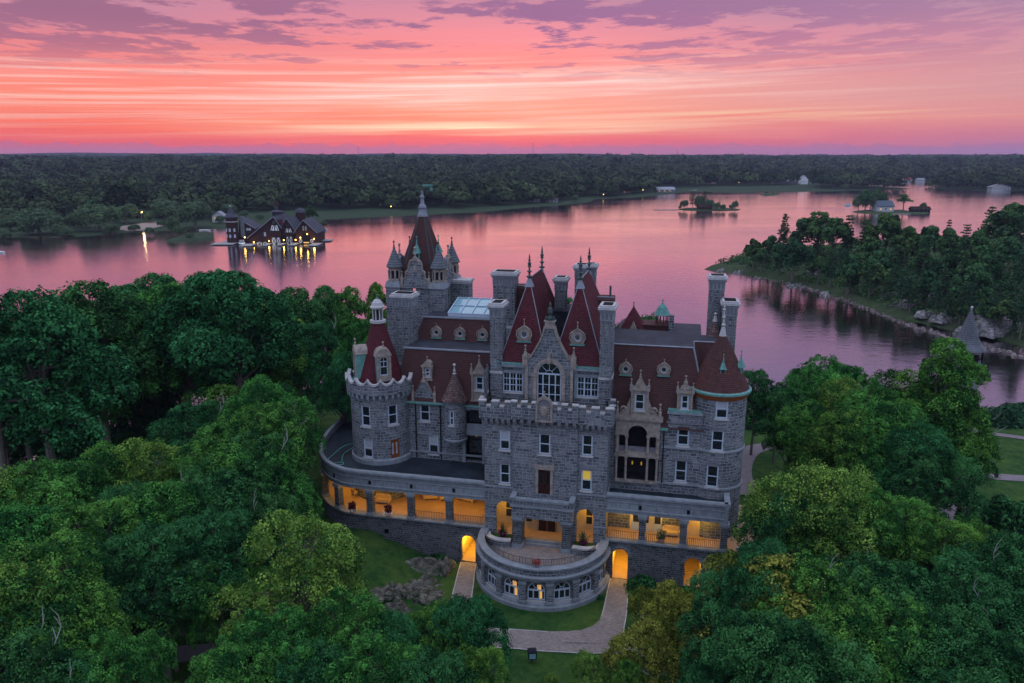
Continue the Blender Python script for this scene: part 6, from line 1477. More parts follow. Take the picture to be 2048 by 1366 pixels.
tree_group('in the tall left river bank row',[('oak',-40,640,26),('oak',55,588,25,1.05),('maple',120,612,22),('oak',175,575,24),('oak',245,572,25),('oak',300,553,25,.9),('maple',350,575,22),('oak',405,556,25),('oak',462,540,25,1.0),('oak',520,556,25),('oak',585,568,25,1.05),('oak',650,568,24,.9),('tall',700,580,24,.8),('tall',752,562,23,.75),('oak',20,660,24),('maple',735,640,20,.8),('maple',60,720,17,1.0),('dark',150,740,15,1.0),('maple',235,745,15,.9),('dark',-10,760,17,1.),('dark',300,730,16,.9),('dark',95,800,11,1.1),('dark',20,830,11,1.2),('maple',180,820,9,.9),('dark',15,872,8,1.2),('maple',75,862,8,1.2),('dark',130,858,9,1.1),('maple',185,850,8,1.2),('dark',240,842,9,1.1),('dark',285,825,9,1.2),('dark',330,800,10,1.1)],g,'tall trees on the left bank',1)
tree_group('just inland of the left bank row',[('dark',95,650,22,1.1),('dark',200,655,21,.9),('maple',400,640,20),('maple',500,640,21,1.1),('light',535,612,22,1.0),('dark',620,640,20),('dark',300,670,18,.8),('dark',690,700,17,.8),('dark',-30,720,20),('dark',355,700,17,.7)],g,'trees behind the left bank row',2)
tree_group('on the slope left of the castle',[('maple',440,765,17,1.1),('maple',515,752,18,1.0),('maple',520,800,17,.95),('dark',370,800,17,1.0),('maple',430,840,17,1.0),('dark',490,860,17,1.0),('maple',512,885,16,.92),('dark',450,930,16,1.0),('dark',520,960,15,.88),('dark',400,920,16)],g,'trees left of the castle',3)
tree_group('in the middle of the left wood',[('maple',200,885,16,1.1),('light',290,880,16,1.0),('maple',60,915,17,1.0),('maple',120,920,16,1.0),('light',-20,930,17),('maple',330,960,16,1.1),('dark',230,970,15,1.0),('maple',150,1000,16,1.0),('dark',420,1020,15,.9),('maple',30,1010,16,1.1),('dark',300,1050,15,1.0)],g,'trees of the left wood',4)
tree_group('in the lower left corner wood',[('maple',70,1090,17,1.1),('dark',200,1100,13,1.0),('light',-30,1130,17),('maple',120,1185,15,1.0),('dark',20,1200,15,1.),('dark',330,1140,10,.9),('maple',400,1110,12,.8),('maple',200,1260,14,.8),('dark',90,1300,14,.9),('dark',-20,1290,16,1)],g,'trees in the lower left',5)
tree_group('standing alone below the left veranda',[('light',590,1030,17,.98)],g,None,6)
tree_group('at the bottom edge below the rocks',[('maple',690,1195,13,.9),('dark',800,1230,12,.85),('maple',880,1200,12,.8),('dark',935,1195,13,.75),('maple',540,1230,13,.9),('dark',620,1280,12,.9),('maple',470,1290,13,.85),('maple',740,1290,13,.9),('dark',860,1310,13,.8),('maple',950,1290,12,.6)],g,'trees along the bottom edge',7)
tree_group('on the lawns right of the castle',[('maple',1650,705,19,.95),('maple',1735,745,18,.9),('light',1690,760,17,.8),('maple',1825,735,19,1.0),('tall',1900,672,24,1.0),('maple',1905,770,18,.95),('dark',1590,770,16,.8),('dark',1515,735,14,.75),('dark',1790,830,15,.8),('dark',1560,760,13,.6),('maple',1620,800,15,1.0),('maple',1700,815,16,1.0),('maple',1780,800,17,1.0),('dark',1850,840,16,1.),('dark',1880,880,15,.9),('maple',1745,860,14,.9),('dark',1820,905,11,.9),('maple',1650,850,13,.8),('dark',1940,860,13,.7)],g,'trees on the right lawns',8)
tree_group('beyond the right veranda end',[('light',1625,925,17,1.05),('light',1700,935,16,1.0),('maple',1770,975,15,.9),('dark',1580,965,15,.8),('maple',1860,1015,14,.9),('maple',1940,1035,12,.8),('maple',1660,985,14,1.),('dark',1545,1080,14,.75)],g,'trees beyond the right veranda',9)
tree_group('in the wood at the lower right',[('dark',1475,1130,14,.8),('yellow',1560,1110,14,1.1),('maple',1650,1120,15,1.0),('dark',1740,1100,15,1.),('dark',1830,1120,14,1.),('dark',1930,1110,14,1.),('dark',2030,1060,15,1.),('dark',2060,1180,14,1.),('dark',1500,1220,14,.9),('dark',1600,1240,15,1.),('maple',1700,1215,14,1.),('maple',1800,1215,14,1.),('dark',1900,1230,14,1.),('dark',2000,1260,14,1.),('dark',1550,1330,13,.8),('dark',1430,1310,11,.7),('dark',1680,1330,13,.9),('maple',1780,1330,12,.8),('dark',1900,1340,12,.9)],g,'trees of the lower right wood',10)
tree_group('beside the right brick path',[('yellow',1340,1160,8.5,.9),('yellow',1300,1235,9,.85),('yellow',1400,1225,8,.8)],g,'yellow green trees by the path',11)
tree_group('at the bottom edge on the front lawn',[('light',1175,1300,7,.7),('maple',1260,1320,7,.6),('light',1100,1345,5,.6)],g,'small trees on the front lawn',12)
tree_group('on the bank behind the castle',[('dark',1130,590,16,.8),('dark',1300,628,15,.8),('dark',1245,650,14,.8),('dark',740,650,18,.7)],g,'trees behind the castle',13)
for i,(px,py,zz,s_,mt,lab) in enumerate([(1285,1165,8,1.1,'dark_leaf','dark shrub at the foot of the base wall right of the tunnel arch'),(1330,1130,8,1.2,'dark_leaf','dark shrub against the right base wall between the tunnel arches'),(1290,1205,8,1.,'pine_leaf','low shrub beside the right brick path'),(1200,1190,8,.35,'dark_leaf','tiny shrub at the corner of the terrace drum'),(2010,830,4.5,2.6,'pine_leaf','bushy cedar over the river wall at the right edge'),(1960,835,4.5,1.6,'pine_leaf','smaller cedar over the river wall near the right edge'),(2045,800,4.,3.,'pine_leaf','cedar cut by the right edge above the river wall'),(1510,855,6,1.8,'dark_leaf','round bush behind the right round tower'),(2010,1030,6.5,2.4,'dark_leaf','dark bush on the lawn at the right edge'),(882,1090,8.5,1.0,'dark_leaf','dark bush in the rocks left of the tunnel arch'),(100,945,4,1.8,'dark_leaf','greyish bush by the shore fence at the far left')]):
    x,y=atz(px,py,zz+s_*.7); o=link('shrub',bush_mesh(500+i,mt),None,(x,y,gh(x,y)-.1),i); o.scale=(s_,s_,s_); tag(o,lab,'shrub')
# ---- rocks beside the left veranda
def rock_mesh(seed,n=10,spread=3,s=1.,flat=.45,matn='rock'):
    rs=random.Random(seed); mb=MB()
    for k in range(n):
        T=Matrix.Translation((rs.gauss(0,spread),rs.gauss(0,spread*.6),rs.uniform(-.1,.25)*s))@Matrix.Rotation(rs.uniform(0,TAU),4,'Z')@Matrix.Rotation(rs.uniform(-.4,.4),4,'X')
        mb.T=T; w_,d_,h_=[rs.uniform(.4,1.3)*s for _ in range(3)]; h_*=flat
        A=[Vector((a*w_*rs.uniform(.75,1.1),b*d_*rs.uniform(.75,1.1),-h_)) for a,b in ((-1,-1),(1,-1),(1,1),(-1,1))]; B=[Vector((a.x*rs.uniform(.6,.95),a.y*rs.uniform(.6,.95),h_*rs.uniform(.6,1.2))) for a in A]
        for i in range(4): mb.face([A[i],A[(i+1)%4],B[(i+1)%4],B[i]])
        mb.face([B[0],B[1],B[2]]); mb.face([B[0],B[2],B[3]])
    return mb.mesh('rock_outcrop',[matn])
def boulder(seed,sx,sy,sz,matn='rock',n=44):
    """one broken ledge of rock: a displaced lump"""
    k=n; u,v=np.meshgrid(np.linspace(-1,1,k),np.linspace(-1,1,k),indexing='ij'); r=np.clip(1-np.maximum(np.abs(u),np.abs(v))**3,0,1)
    rs=np.random.RandomState(seed*7+1); nc=22; cc=rs.uniform(-1.1,1.1,(nc,2)); hh=rs.uniform(.1,1.,nc); tl=rs.uniform(-.5,.5,(nc,2))
    wu=u+.12*fbm(u*6,v*6,seed); wv=v+.12*fbm(u*6+9,v*6,seed+2); d_=(wu[...,None]-cc[:,0])**2+(wv[...,None]-cc[:,1])**2*2.2; w0=d_.argmin(-1)
    st=hh[w0]+tl[w0,0]*(wu-cc[w0,0])+tl[w0,1]*(wv-cc[w0,1])+.12*fbm(u*7,v*7,seed+4)-.1
    z=(r**.5)*(.35+1.3*st)-.35; V=np.stack([(u+ (fbm(v*3+5,u*3,seed+3)-.5)*.35)*sx,(v+(fbm(u*3,v*3+9,seed+5)-.5)*.35)*sy,z*sz],-1).reshape(-1,3)
    i,j=np.meshgrid(np.arange(k-1),np.arange(k-1),indexing='ij'); a=(i*k+j).ravel(); Fq=np.stack([a,a+k,a+k+1,a+1],1); return npmesh('rock_outcrop',V,Fq,matn)
for i,(u,v,sx,sy,sz,lab) in enumerate([(-13.6,-2.4,2.4,1.2,1.0,'grey rock ledge just below the left base wall'),(-12.2,-6.4,2.4,1.1,1.1,'broken rock ledge in the lawn left of the tunnel path'),(-15.0,-8.6,1.1,1.6,.9,'tumbled grey rocks at the lower left of the ledge'),(-10.9,-2.0,1.0,1.6,1.3,'dark rocks in the gap beside the left tunnel arch'),(-13.2,-10.8,1.2,1.2,.8,'lowest tumbled rocks half hidden by the bottom trees'),(-10.2,-7.5,.9,1.0,.6,'pale flat stones at the right end of the ledge'),(-20.5,-3.5,.8,.5,.4,'small rock in the lawn under the left veranda')]):
    x,y=cw(u,v); o=link('rock_outcrop',boulder(i+3,sx,sy,sz),None,(x,y,gh(x,y)-.1),-TH+i); tag(o,lab,'rock')
for i,(u,v,s_,n,lab) in enumerate([(-15.0,-9.4,.55,26,'heap of broken slabs left of the ledge'),(-12.6,-7.2,.5,18,'row of tilted slabs along the ledge front'),(-10.4,-8.8,.45,10,'pale slabs lying beside the tunnel path')]):
    x,y=cw(u,v); o=link('stone_slabs',rock_mesh(40+i,n,1.1,s_),None,(x,y,gh(x,y)+.2),0); tag(o,lab,'rock')
# ================================================================ RIGHT ISLAND
def fine_h(x,y): return ih(x,y)
rr=random.Random(5)
IL=[]
edge=[('mid',1510,478,14,.8),('mid',1545,470,15,1.),('spruce',1571,428,20,1.),('pine',1605,440,20,1.1),('mid',1640,420,22,1.1),('mid',1672,440,20,1.),('pine',1700,430,20,.9),('pine',1735,440,20,1.),('mid',1775,425,22,1.1),('mid',1820,450,18,1.),('mid',1865,450,17,1.),('mid',1900,455,17,.9),('pine',1935,450,16,.8),('mid',1960,460,17,.9),('pine',1985,415,20,1.),('mid',2030,405,24,1.2),('pine',1900,440,16,.6),('pine',2046,430,20,1.)]
tree_group('on the rocky island skyline',edge,ih,'skyline trees of the right island',21)
mid_=[]
for row,(y0,x0,x1,n,h) in enumerate([(475,1560,2060,9,16),(500,1600,2070,10,15),(530,1640,2070,9,15),(565,1760,2070,7,14),(600,1880,2060,5,11)]):
    for k in range(n):
        px=x0+(x1-x0)*(k+.5)/n+rr.uniform(-14,14); py=y0+rr.uniform(-10,10)+.02*(px-1800); mid_.append((rr.choice(['mid','pine','pine','mid']),px,py,h*rr.uniform(.8,1.15),rr.uniform(.85,1.15)))
tree_group('inside the rocky island',mid_,ih,'inner trees of the right island',22)
front_=[('mid',1525,500,13,.8),('pine',1560,500,14,1.),('mid',1640,510,13,.7),('pine',1690,500,14,1.),('mid',1720,505,13,.9),('pine',1745,520,14,.9),('pine',1790,530,13,.9),('mid',1830,560,10,.7),('pine',1850,545,12,.8),('pine',1900,580,11,.8),('mid',1935,610,8,.7),('pine',1990,600,11,.8),('pine',2030,640,9,.7)]
tree_group('near the rocky island water edge',front_,ih,'shore trees of the right island',23)
# shore rocks
rk=[(1445,540,5,1.6,1.0,'low grey rocks at the island tip'),(1480,545,5,2,1.2,'low rocks between the island tip and the first tree'),(1590,572,5,2.2,1.4,'pale rock patch on the island shore below the first trees'),(1650,590,4,2,1.4,'pale rocks on the shore under the left pines'),(1625,548,4,3,2.0,'grey outcrop among the bushes of the island point'),(1780,590,4,3,2.2,'grey outcrop below the middle pines'),(1815,610,5,3,2.5,'rock hump above the middle of the island shore'),(1880,575,6,3,2.4,'bare rock among the trees in the middle of the island'),(1885,650,4,2.5,2.0,'big rounded rock on the shore right of the cliff gap'),(1930,655,5,3,2.4,'rock slope just left of the spire of the stone tower'),(1985,655,9,5,3.6,'broad striped rock slope right of the stone tower'),(2035,640,8,5,4.0,'bare rock dome at the right edge of the island'),(2040,600,5,3,3.,'upper rock ledge at the right edge of the island'),(1850,630,3,2,1.5,'small rock beside the waterline in the middle of the island shore'),(1960,625,5,3,2.4,'rock ledge above the striped rock slope')]
for i,(px,py,sx,sy,sz,lab) in enumerate(rk):
    z=1.
    for k in range(6): x,y=atz(px,py,z); z=max(ih(x,y),.1)
    o=link('shore_rock',boulder(60+i,sx,sy,sz,'pale_rock',44),None,(x,y,z-.2),(.5 if py>600 else .9)); tag(o,lab,'rock')
# low strip of pinkish shore stones
mb=MB(); rs=random.Random(3)
SL=[atz(x,y,0) for x,y in ((1500,556),(1560,565),(1620,580),(1700,607),(1780,640),(1860,668),(1930,690),(1990,703),(2060,722))]
for i in range(len(SL)-1):
    a,b_=Vector(SL[i]),Vector(SL[i+1]); n=int((b_-a).length/.4)
    for k in range(n):
        p=a.lerp(b_,k/n); mb.T=Matrix.Translation((p.x+rs.uniform(0,3.),p.y+rs.uniform(0,2.5),rs.uniform(-.1,.5)))@Matrix.Rotation(rs.uniform(0,6),4,'Z'); w_=rs.uniform(.2,.6)**1*rs.choice((1,1,1,2.6)); mb.frus(0,0,-.5,rs.uniform(.05,.35),w_*1.2,w_,w_*.8,w_*.6)
tag(link('shore_stones',mb.mesh('shore_stones',['pink_rock'])),'line of pinkish stones along the island waterline','stones',kind='stuff')
# undergrowth
def undergrowth(name,poly,hf,n,matn,size,seed,label,filt=None):
    rs=np.random.RandomState(seed); P=np.array(poly); lo,hi=P.min(0),P.max(0); X_=rs.uniform(lo[0],hi[0],n*3);Y_=rs.uniform(lo[1],hi[1],n*3); d=sdist(X_,Y_,poly); ok=d>1.5
    if filt is not None: ok&=filt(X_,Y_,d)
    X_,Y_,d=X_[ok][:n],Y_[ok][:n],d[ok][:n]; z=hf(X_,Y_,d); C_=np.stack([X_,Y_,z+rs.uniform(.2,1.3,len(z))*size*1.6],1)
    P_,N,t,s=tuft_cloud(rs,C_,np.tile([0.,0,1],(len(C_),1)),10,size*1.3,size,flat=.6); V,Fq=cards(P_,N,s,rs); o=link(name,npmesh(name,V,Fq,matn,t)); tag(o,label,'undergrowth',kind='stuff')
undergrowth('undergrowth',ISLE,isle_h,12000,'isle_leaf',.8,11,'low green undergrowth over the rocky island',lambda x,y,d:(x<330)&(fbm(x/9,y/9,33)>.34)&(d>4.))
def mfilt(x,y,d):
    px=1024+F_PX*x/(y*cos(PITCH)+45*sin(PITCH)); py=683-F_PX*((y*sin(PITCH)-45*cos(PITCH))/(y*cos(PITCH)+45*sin(PITCH)))
    L_=(px<430)|((px<680)&(py>1200)); R_=(px>1480)&(py>1110); return (L_|R_)&(y>30)&(y<112)&(px>-200)&(px<2250)&(fbm(x/6,y/6,12)>.42)&(x>-70)
undergrowth('undergrowth',MAIN,main_h,3500,'dark_leaf',.45,12,'dark undergrowth beneath the woods of the castle island',mfilt)
# ================================================================ STONE TOWER AT THE RIVER
x,y=atz(1932,880,5.0); y=128.; x=atY(1932,700,y)[0]
t_=empty('stone_tower',(x,y,3.0),0,'old stone tower with a grey bell shaped cone roof at the river','tower')
mb=MB(); mb.lathe(0,0,[(2.9,-3),(2.7,4),(2.45,16.4)],20,m=0); part('wall',mb,['stone'],t_)
mb=MB(); z0=atY(1932,697,y)[2]-3; za=atY(1932,620,y)[2]-3
mb.lathe(0,0,[(2.9,z0-.1),(3.1,z0),(2.2,z0+1.0),(1.7,z0+1.9),(1.1,z0+3.7),(.15,za)],10,m=0); part('roof',mb,['slate'],t_)
mb=MB(); mb.lathe(0,0,[(.1,za-.2),(.12,za+.2),(.25,za+.4),(.18,za+.6),(0,za+.7)],8); part('finial',mb,['pale_trim'],t_)
for a in (-40,10,60): mb=MB(); mb.T=Matrix.Rotation(R(a),4,'Z'); mb.box(-.35,.35,-2.62,-2.35,z0-2.2,z0-.5); part('window',mb,['void'],t_)
# ================================================================ FAR FOREST (one mass) 
def forest():
    rs=np.random.RandomState(77); Xs=[];Ys=[];Rr=[]
    def band(y0,y1,sp,r,xa=-.80,xb=.80):
        y=y0
        while y<y1:
            w_=(xb-xa)*y; n=int(w_/sp); x=xa*y+w_*(np.arange(n)+rs.uniform(0,1,n))/n; Xs.append(x); Ys.append(y+rs.uniform(-sp*.5,sp*.5,n)); Rr.append(np.full(n,r)*rs.uniform(.75,1.3,n)); y+=sp*.9
    band(600,1150,14.5,9.5); band(1150,1900,20,13.); band(1900,3300,32,18); band(3300,6200,70,42)
    X_=np.concatenate(Xs);Y_=np.concatenate(Ys);R_=np.concatenate(Rr); d=sdist(X_,Y_,MLAND)
    # marsh and open ground stays clear of trees
    px=1024+F_PX*X_/(Y_*cos(PITCH)+50*sin(PITCH)); 
    need=np.interp(px,[-200,0,200,420,600,680,780,900,1000,1060,1190,1300,1400,1500,1620,1660,1700,1850,1870,2100],[95,100,105,110,100,90,80,55,38,38,25,45,130,150,150,60,12,10,10,10])
    ok=d>need+rs.uniform(-12,12,len(d)); X_,Y_,R_=X_[ok],Y_[ok],R_[ok]; z=mh(X_,Y_)
    print('forest trees',len(X_))
    Vs=[];Ts=[]; 
    K=np.where(Y_<1150,110,np.where(Y_<1900,60,32))
    idx=np.repeat(np.arange(len(X_)),K); dd=unit(rs,len(idx)); dd[:,2]=np.abs(dd[:,2])*1.0-.12
    rr_=R_[idx]; q=rs.uniform(.8,1.05,len(idx)); 
    lump=1+.18*np.sin(dd[:,0]*5+idx)*np.cos(dd[:,1]*5+idx*1.7)
    H=(rs.uniform(8,15,len(X_))+ (rs.uniform(0,1,len(X_))>.93)*7)[idx]*np.where(rr_>15,1.1,1.); P=np.stack([X_[idx]+dd[:,0]*rr_*q*lump,Y_[idx]+dd[:,1]*rr_*q*lump,z[idx]+H-3+dd[:,2]*np.minimum(rr_,12)*.85*q*lump],1)
    N=dd+rs.normal(size=dd.shape)*.35; N[:,2]+=.25
    t=np.clip(rs.beta(2,2,len(X_))[idx]*1.05-.05+rs.uniform(-.1,.15,len(idx)),0,1)
    V,Fq=cards(P,N,rr_*rs.uniform(.3,.55,len(idx))*np.where(rr_>17,1.4,1.),rs,.8)
    o=link('far_forest',npmesh('far_forest',V,Fq,'far_leaf',t)); tag(o,'dark wooded mainland filling the far shore to the horizon','forest',kind='stuff')
forest()
# distant ridges
def ridge(y0,h0,seed,depth=900,x0=-1.,x1=1.,lab=''):
    n=420; xs=np.linspace(x0*y0,x1*y0,n); prof=[(-.5,.0),(-.3,.5),(-.12,.9),(0,1.),(.3,.8),(.5,0)]; V=[];
    hh=h0*(.55+.9*fbm(xs/1500+seed,xs*0+seed,seed,4))+ 3.5*fbm(xs/25,xs*0,seed+1,3)
    for a,b in prof: V.append(np.stack([xs,np.full(n,y0+a*depth),hh*b-1],1))
    V=np.concatenate(V); Fq=[]
    for j in range(len(prof)-1): 
        i=np.arange(n-1); Fq.append(np.stack([j*n+i,j*n+i+1,(j+1)*n+i+1,(j+1)*n+i],1))
    o=link('hills',npmesh('hills',V,np.concatenate(Fq),'far_ground')); tag(o,kind='structure')
ridge(4300,50,4); ridge(5600,57,9); ridge(6900,64,14)
# ================================================================ LEFT SHORE: willows, lamp, beach
def mhs(x,y): return max(float(mh([[x]],[[y]])[0,0]),.3)
def mtree(L_,where,group,seed):
    out=[]
    for kind,px,pyb,h,wf in L_:
        if kind=='mid' and h<=13: kind='bush'; wf*=.75
        z=1.5
        for k in range(5): x,y=atz(px,pyb,z); z=mhs(x,y)
        out.append((kind,x,y,z,h,wf,px))
    out.sort(key=lambda o:o[6]); kinds={}
    for o in out: kinds.setdefault(o[0],[]).append(o)
    for i,o in enumerate(out):
        kk=kinds[o[0]]; w_=ordn(kk.index(o),len(kk)) if len(kk)>1 else None
        put_tree(o[0],o[1],o[2],o[3],o[4],o[5],f'{DESC[o[0]]} {where}'+(f', {w_}' if w_ else ''),group,seed*100+i)
_r=random.Random(8)
mtree([(_r.choice(['willow','mid','willow']),_r.uniform(-40,440),_r.uniform(424,446),_r.uniform(12,19),_r.uniform(1.,1.4)) for _ in range(24)],'behind the left mainland shore','trees behind the left mainland shore',34)
mtree([('mid',232,461,5,1.4),('mid',262,462,4,1.6),('mid',322,455,7,1.2),('mid',55,470,8,1.8),('mid',135,472,7,1.8),('mid',225,466,8,1.8),('mid',270,462,6,2),('mid',240,438,12,1.6),('mid',280,436,10,1.6),('mid',320,434,12,1.6),('mid',405,438,13,1.5),('mid',440,446,7,1.6),('mid',100,450,12,1.6),('mid',40,452,12,1.7),('mid',490,436,8,1.6),('mid',520,440,6,1.6),('mid',360,470,8,1.7),('willow',-25,468,17,1.1),('willow',80,468,22,1.35),('willow',22,462,13,1.2),('willow',150,462,15,.9),('willow',200,462,25,1.3),('willow',172,455,19,1.),('willow',253,447,20,1.2),('willow',335,442,24,1.15),('willow',392,455,24,1.2),('willow',345,468,15,.8),('willow',376,440,19,.8),('mid',300,430,11,1.),('mid',345,440,12,1.),('willow',458,432,13,1.1),('mid',115,470,9,1.2),('mid',300,470,7,1.2),('mid',10,480,8,1.5),('mid',620,448,15,1.),('mid',605,440,12,1.),('mid',648,455,6,1.2),('mid',380,478,5,1.6),('mid',425,440,10,1.2)],'on the left mainland shore','trees on the left mainland shore',31)
mtree([('mid',915,404,11,1.2),('willow',865,398,11,1.),('willow',1250,378,17,1.2),('willow',1205,376,12,1.),('mid',1640,376,21,1.6),('mid',1665,378,18,1.5),('mid',1690,379,12,1.3),('mid',1720,370,12,1.),('mid',1890,372,11,1.3),('mid',1925,374,10,1.3),('mid',1150,403,10,1.3),('mid',1290,375,12,1.3)],'on the far mainland shore','trees on the far mainland shore',32)
def pole(px,py0,Yd_or_z,h,label,name='street_lamp',lamp=True,cat='street lamp',power=0,r=.12):
    x,y=atz(px,py0,Yd_or_z); t_=empty(name,(x,y,Yd_or_z),0,label,cat); mb=MB(); mb.tube([(0,0,-.3),(0,0,h)],[r,r*.7],6)
    if lamp: mb.tube([(0,0,h),(.9,-.2,h+.3)],.07,5)
    part('pole',mb,'lead',t_)
    if lamp:
        mb=MB(); mb.lathe(.9,-.2,[(0,h-.25),(.55,h),(.5,h+.2),(0,h+.35)],8); part('lamp_head',mb,'lamp_glass',t_); point_light('lamp_light',(0.9,-.4,h-.8),power,(1,.7,.35),.3,t_)
    return t_
pole(284,446,2,8.5,'lit street lamp above the pale parking lot on the left shore',power=900); pole(365,450,2,7.5,'bare metal pole on the shore right of the street lamp',lamp=False,name='flag_pole',cat='pole')
pole(596,448,1.5,10,'lit lamp on a post behind the boathouse',power=500); pole(1196,394,1,15,'tall white flag pole on the far shore',lamp=False,name='flag_pole',cat='pole',r=.2)
def patch(name,pts,z,matn):
    mb=MB(); mb.face([(*atz(x,y,z),z) for x,y in pts]); return tag(link(name,mb.mesh(name,[matn])),kind='structure')
mat('sand',(.35,.3,.26),.9,fn=vary((.24,.20,.185),.3,.2,0))
land('parking_lot',[atz(x,y,2.) for x,y in [(236,455),(250,449),(318,441),(320,449),(290,455),(262,458)]],lambda x,y,d: mlh(x,y,sdist(x,y,MLAND))+.35*sstep(-2,2,d)-.05,2.,'sand')

land('grass_spit',catmull([atz(x,y,0) for x,y in ((326,482),(350,475),(385,467),(420,464),(430,470),(425,478),(385,482),(350,484))],4),lambda x,y,d:-.8+1.9*sstep(-2,4,d),2.5,'marsh')
# ================================================================ YACHT HOUSE
YB=478.
def bq(px,py,Y_=YB): return atY(px,py,Y_)
bx=lambda px:bq(px,480)[0]-YX0
YX0=bq(540,480)[0]
bz=lambda py:bq(540,py)[2]
mat('shingle',(.06,.05,.055),.8,fn=vary((.05,.055,.078),.35,.4,.1)); mat('brown_wall',(.06,.03,.025),.85,fn=vary((.04,.02,.02),.3,.5,.1)); mat('timber',(.02,.012,.012),.8); mat('panel',(.78,.82,.88),.8); mat('dock_wood',(.3,.3,.31),.8,fn=vary((.27,.27,.29),.25,.6,.1)); mat('red_glow',(.5,.05,.05),.5,emit=(1,.08,.05),es=.5)
yh=empty('yacht_house',(YX0,YB,0),0,'dark shingled boathouse with white half timbered gables on the water','boathouse')
def hall(xl,xr,xp,zl,zr,zp,y0,y1,name,zb=.3):
    mb=MB(); poly=[(xl,zb),(xr,zb),(xr,zr),(xp,zp),(xl,zl)]; mb.prism(poly,y0,y1); w_=part('wall',mb,'brown_wall',yh)
    mb=MB()
    for a,b_ in (((xl-1.2,zl-1.2*(zp-zl)/(xp-xl)),(xp,zp)),((xr+1.0,zr-1.0*(zp-zr)/(xr-xp)),(xp,zp))):
        mb.prism([a,b_,(b_[0],b_[1]+.45),(a[0],a[1]+.4)],y0-1.0,y1+.6)
    part('roof',mb,'shingle',yh)
    mb=MB()
    for a,b_ in (((xl-1.2,zl-1.2*(zp-zl)/(xp-xl)),(xp,zp)),((xr+1.0,zr-1.0*(zp-zr)/(xr-xp)),(xp,zp))): mb.prism([a,b_,(b_[0],b_[1]+.5),(a[0],a[1]+.5)],y0-1.15,y0-1.0)
    part('barge_board',mb,'lead',yh); return w_
hall(bx(500),bx(563),bx(551.5),bz(474),bz(452),bz(434),-1,26,'a'); hall(bx(563),bx(590),bx(575),bz(455),bz(460),bz(437),1,24,'b'); hall(bx(592),bx(633),bx(609),bz(462),bz(464),bz(441),0,22,'c')
hall(bx(474),bx(505),bx(476),bz(458),bz(458),bz(441),6,20,'link'); 
def xbrace(x0,x1,z0,z1,y):
    mb=MB(); mb.box(x0,x1,y-.1,y,z0,z1,0)
    for a,b_ in (((x0,z0),(x1,z1)),((x1,z0),(x0,z1))):
        dx,dz=b_[0]-a[0],b_[1]-a[1]; l=math.hypot(dx,dz); nx,nz=-dz/l*.16,dx/l*.16; mb.prism([(a[0]-nx,a[1]-nz),(b_[0]-nx,b_[1]-nz),(b_[0]+nx,b_[1]+nz),(a[0]+nx,a[1]+nz)],y-.2,y-.1,1)
    for x in (x0,x1): mb.box(x-.15,x+.15,y-.22,y,z0-.1,z1+.1,1)
    for z in (z0,z1): mb.box(x0,x1,y-.22,y-.1,z-.15,z+.15,1)
    part('timbered_panel',mb,['panel','timber'],yh)
def apanel(xc,hw_,z0,z1,y):   # triangular white panels under a gable
    mb=MB(); 
    for s_ in (-1,1): mb.prism([(xc+s_*.3,z0),(xc+s_*hw_,z0),(xc+s_*hw_*.62,z1),(xc+s_*.3,z1)],y-.12,y,0); mb.prism([(xc+s_*.35,z1),(xc+s_*.7,z1),(xc+s_*hw_*.85,z0),(xc+s_*(hw_*.85-.4),z0)],y-.2,y-.12,1)
    mb.box(xc-hw_,xc+hw_,y-.2,y,z0-.3,z0,1); mb.box(xc-hw_*.7,xc+hw_*.7,y-.2,y,z1,z1+.25,1); part('timbered_panel',mb,['panel','timber'],yh)
c=bx(552); xbrace(bx(544.5),bx(553),bz(489),bz(474.5),-1.02); xbrace(bx(554),bx(562),bz(489),bz(474.5),-1.02); apanel(c,2.6,bz(461),bz(450),-1.02); xbrace(bx(548.2),bx(551.5),bz(447.5),bz(441.5),-1.02); xbrace(bx(552),bx(555),bz(447.5),bz(441.5),-1.02)
c=bx(577.5); xbrace(bx(571.5),bx(577.3),bz(489),bz(473.5),.98); xbrace(bx(578.2),bx(584.5),bz(489),bz(473.5),.98); apanel(c,1.9,bz(465),bz(457),.98); xbrace(bx(573.8),bx(576.5),bz(455),bz(449.5),.98); xbrace(bx(576.8),bx(579.4),bz(455),bz(449.5),.98)
xbrace(bx(598),bx(605),bz(486),bz(478),-.02); xbrace(bx(620),bx(627),bz(486),bz(478),-.02); xbrace(bx(606),bx(610.5),bz(461),bz(452),-.02); xbrace(bx(611),bx(615.5),bz(461),bz(452),-.02)
xbrace(bx(514),bx(525),bz(490.5),bz(483),-1.02); xbrace(bx(526),bx(535),bz(490.5),bz(483),-1.02)
mb=MB(); mb.box(bx(605),bx(620),-.12,.3,.3,bz(467),0); mb.box(bx(607),bx(618),-.2,-.12,.5,bz(484),1); part('boat_opening',mb,['void','window_lamp'],yh)
for i,(a,b_) in enumerate(((565,571),(585,591))): mb=MB(); mb.box(bx(a),bx(b_),-.15 if i else -1.1,.2,.3,bz(470)); part('boat_opening',mb,['void'],yh)
for (a,b_,y0,y1,z) in ((530,534,464,472,-1.1),(492,497,458,463,5.9),(488,491,458,463,5.9),(583,586,480,486,.9)): mb=MB(); mb.box(bx(a),bx(b_),z-.1,z,bz(y1),bz(y0)); part('window',mb,['white_paint'],yh)
# hipped skylight between gables, its red light put in as tile colour
mb=MB(); mb.prism([(bx(556),bz(440)),(bx(566),bz(438)),(bx(571),bz(449)),(bx(564),bz(450))],-.3,1.0); part('painted_lit_panel',mb,['red_tile'],yh)
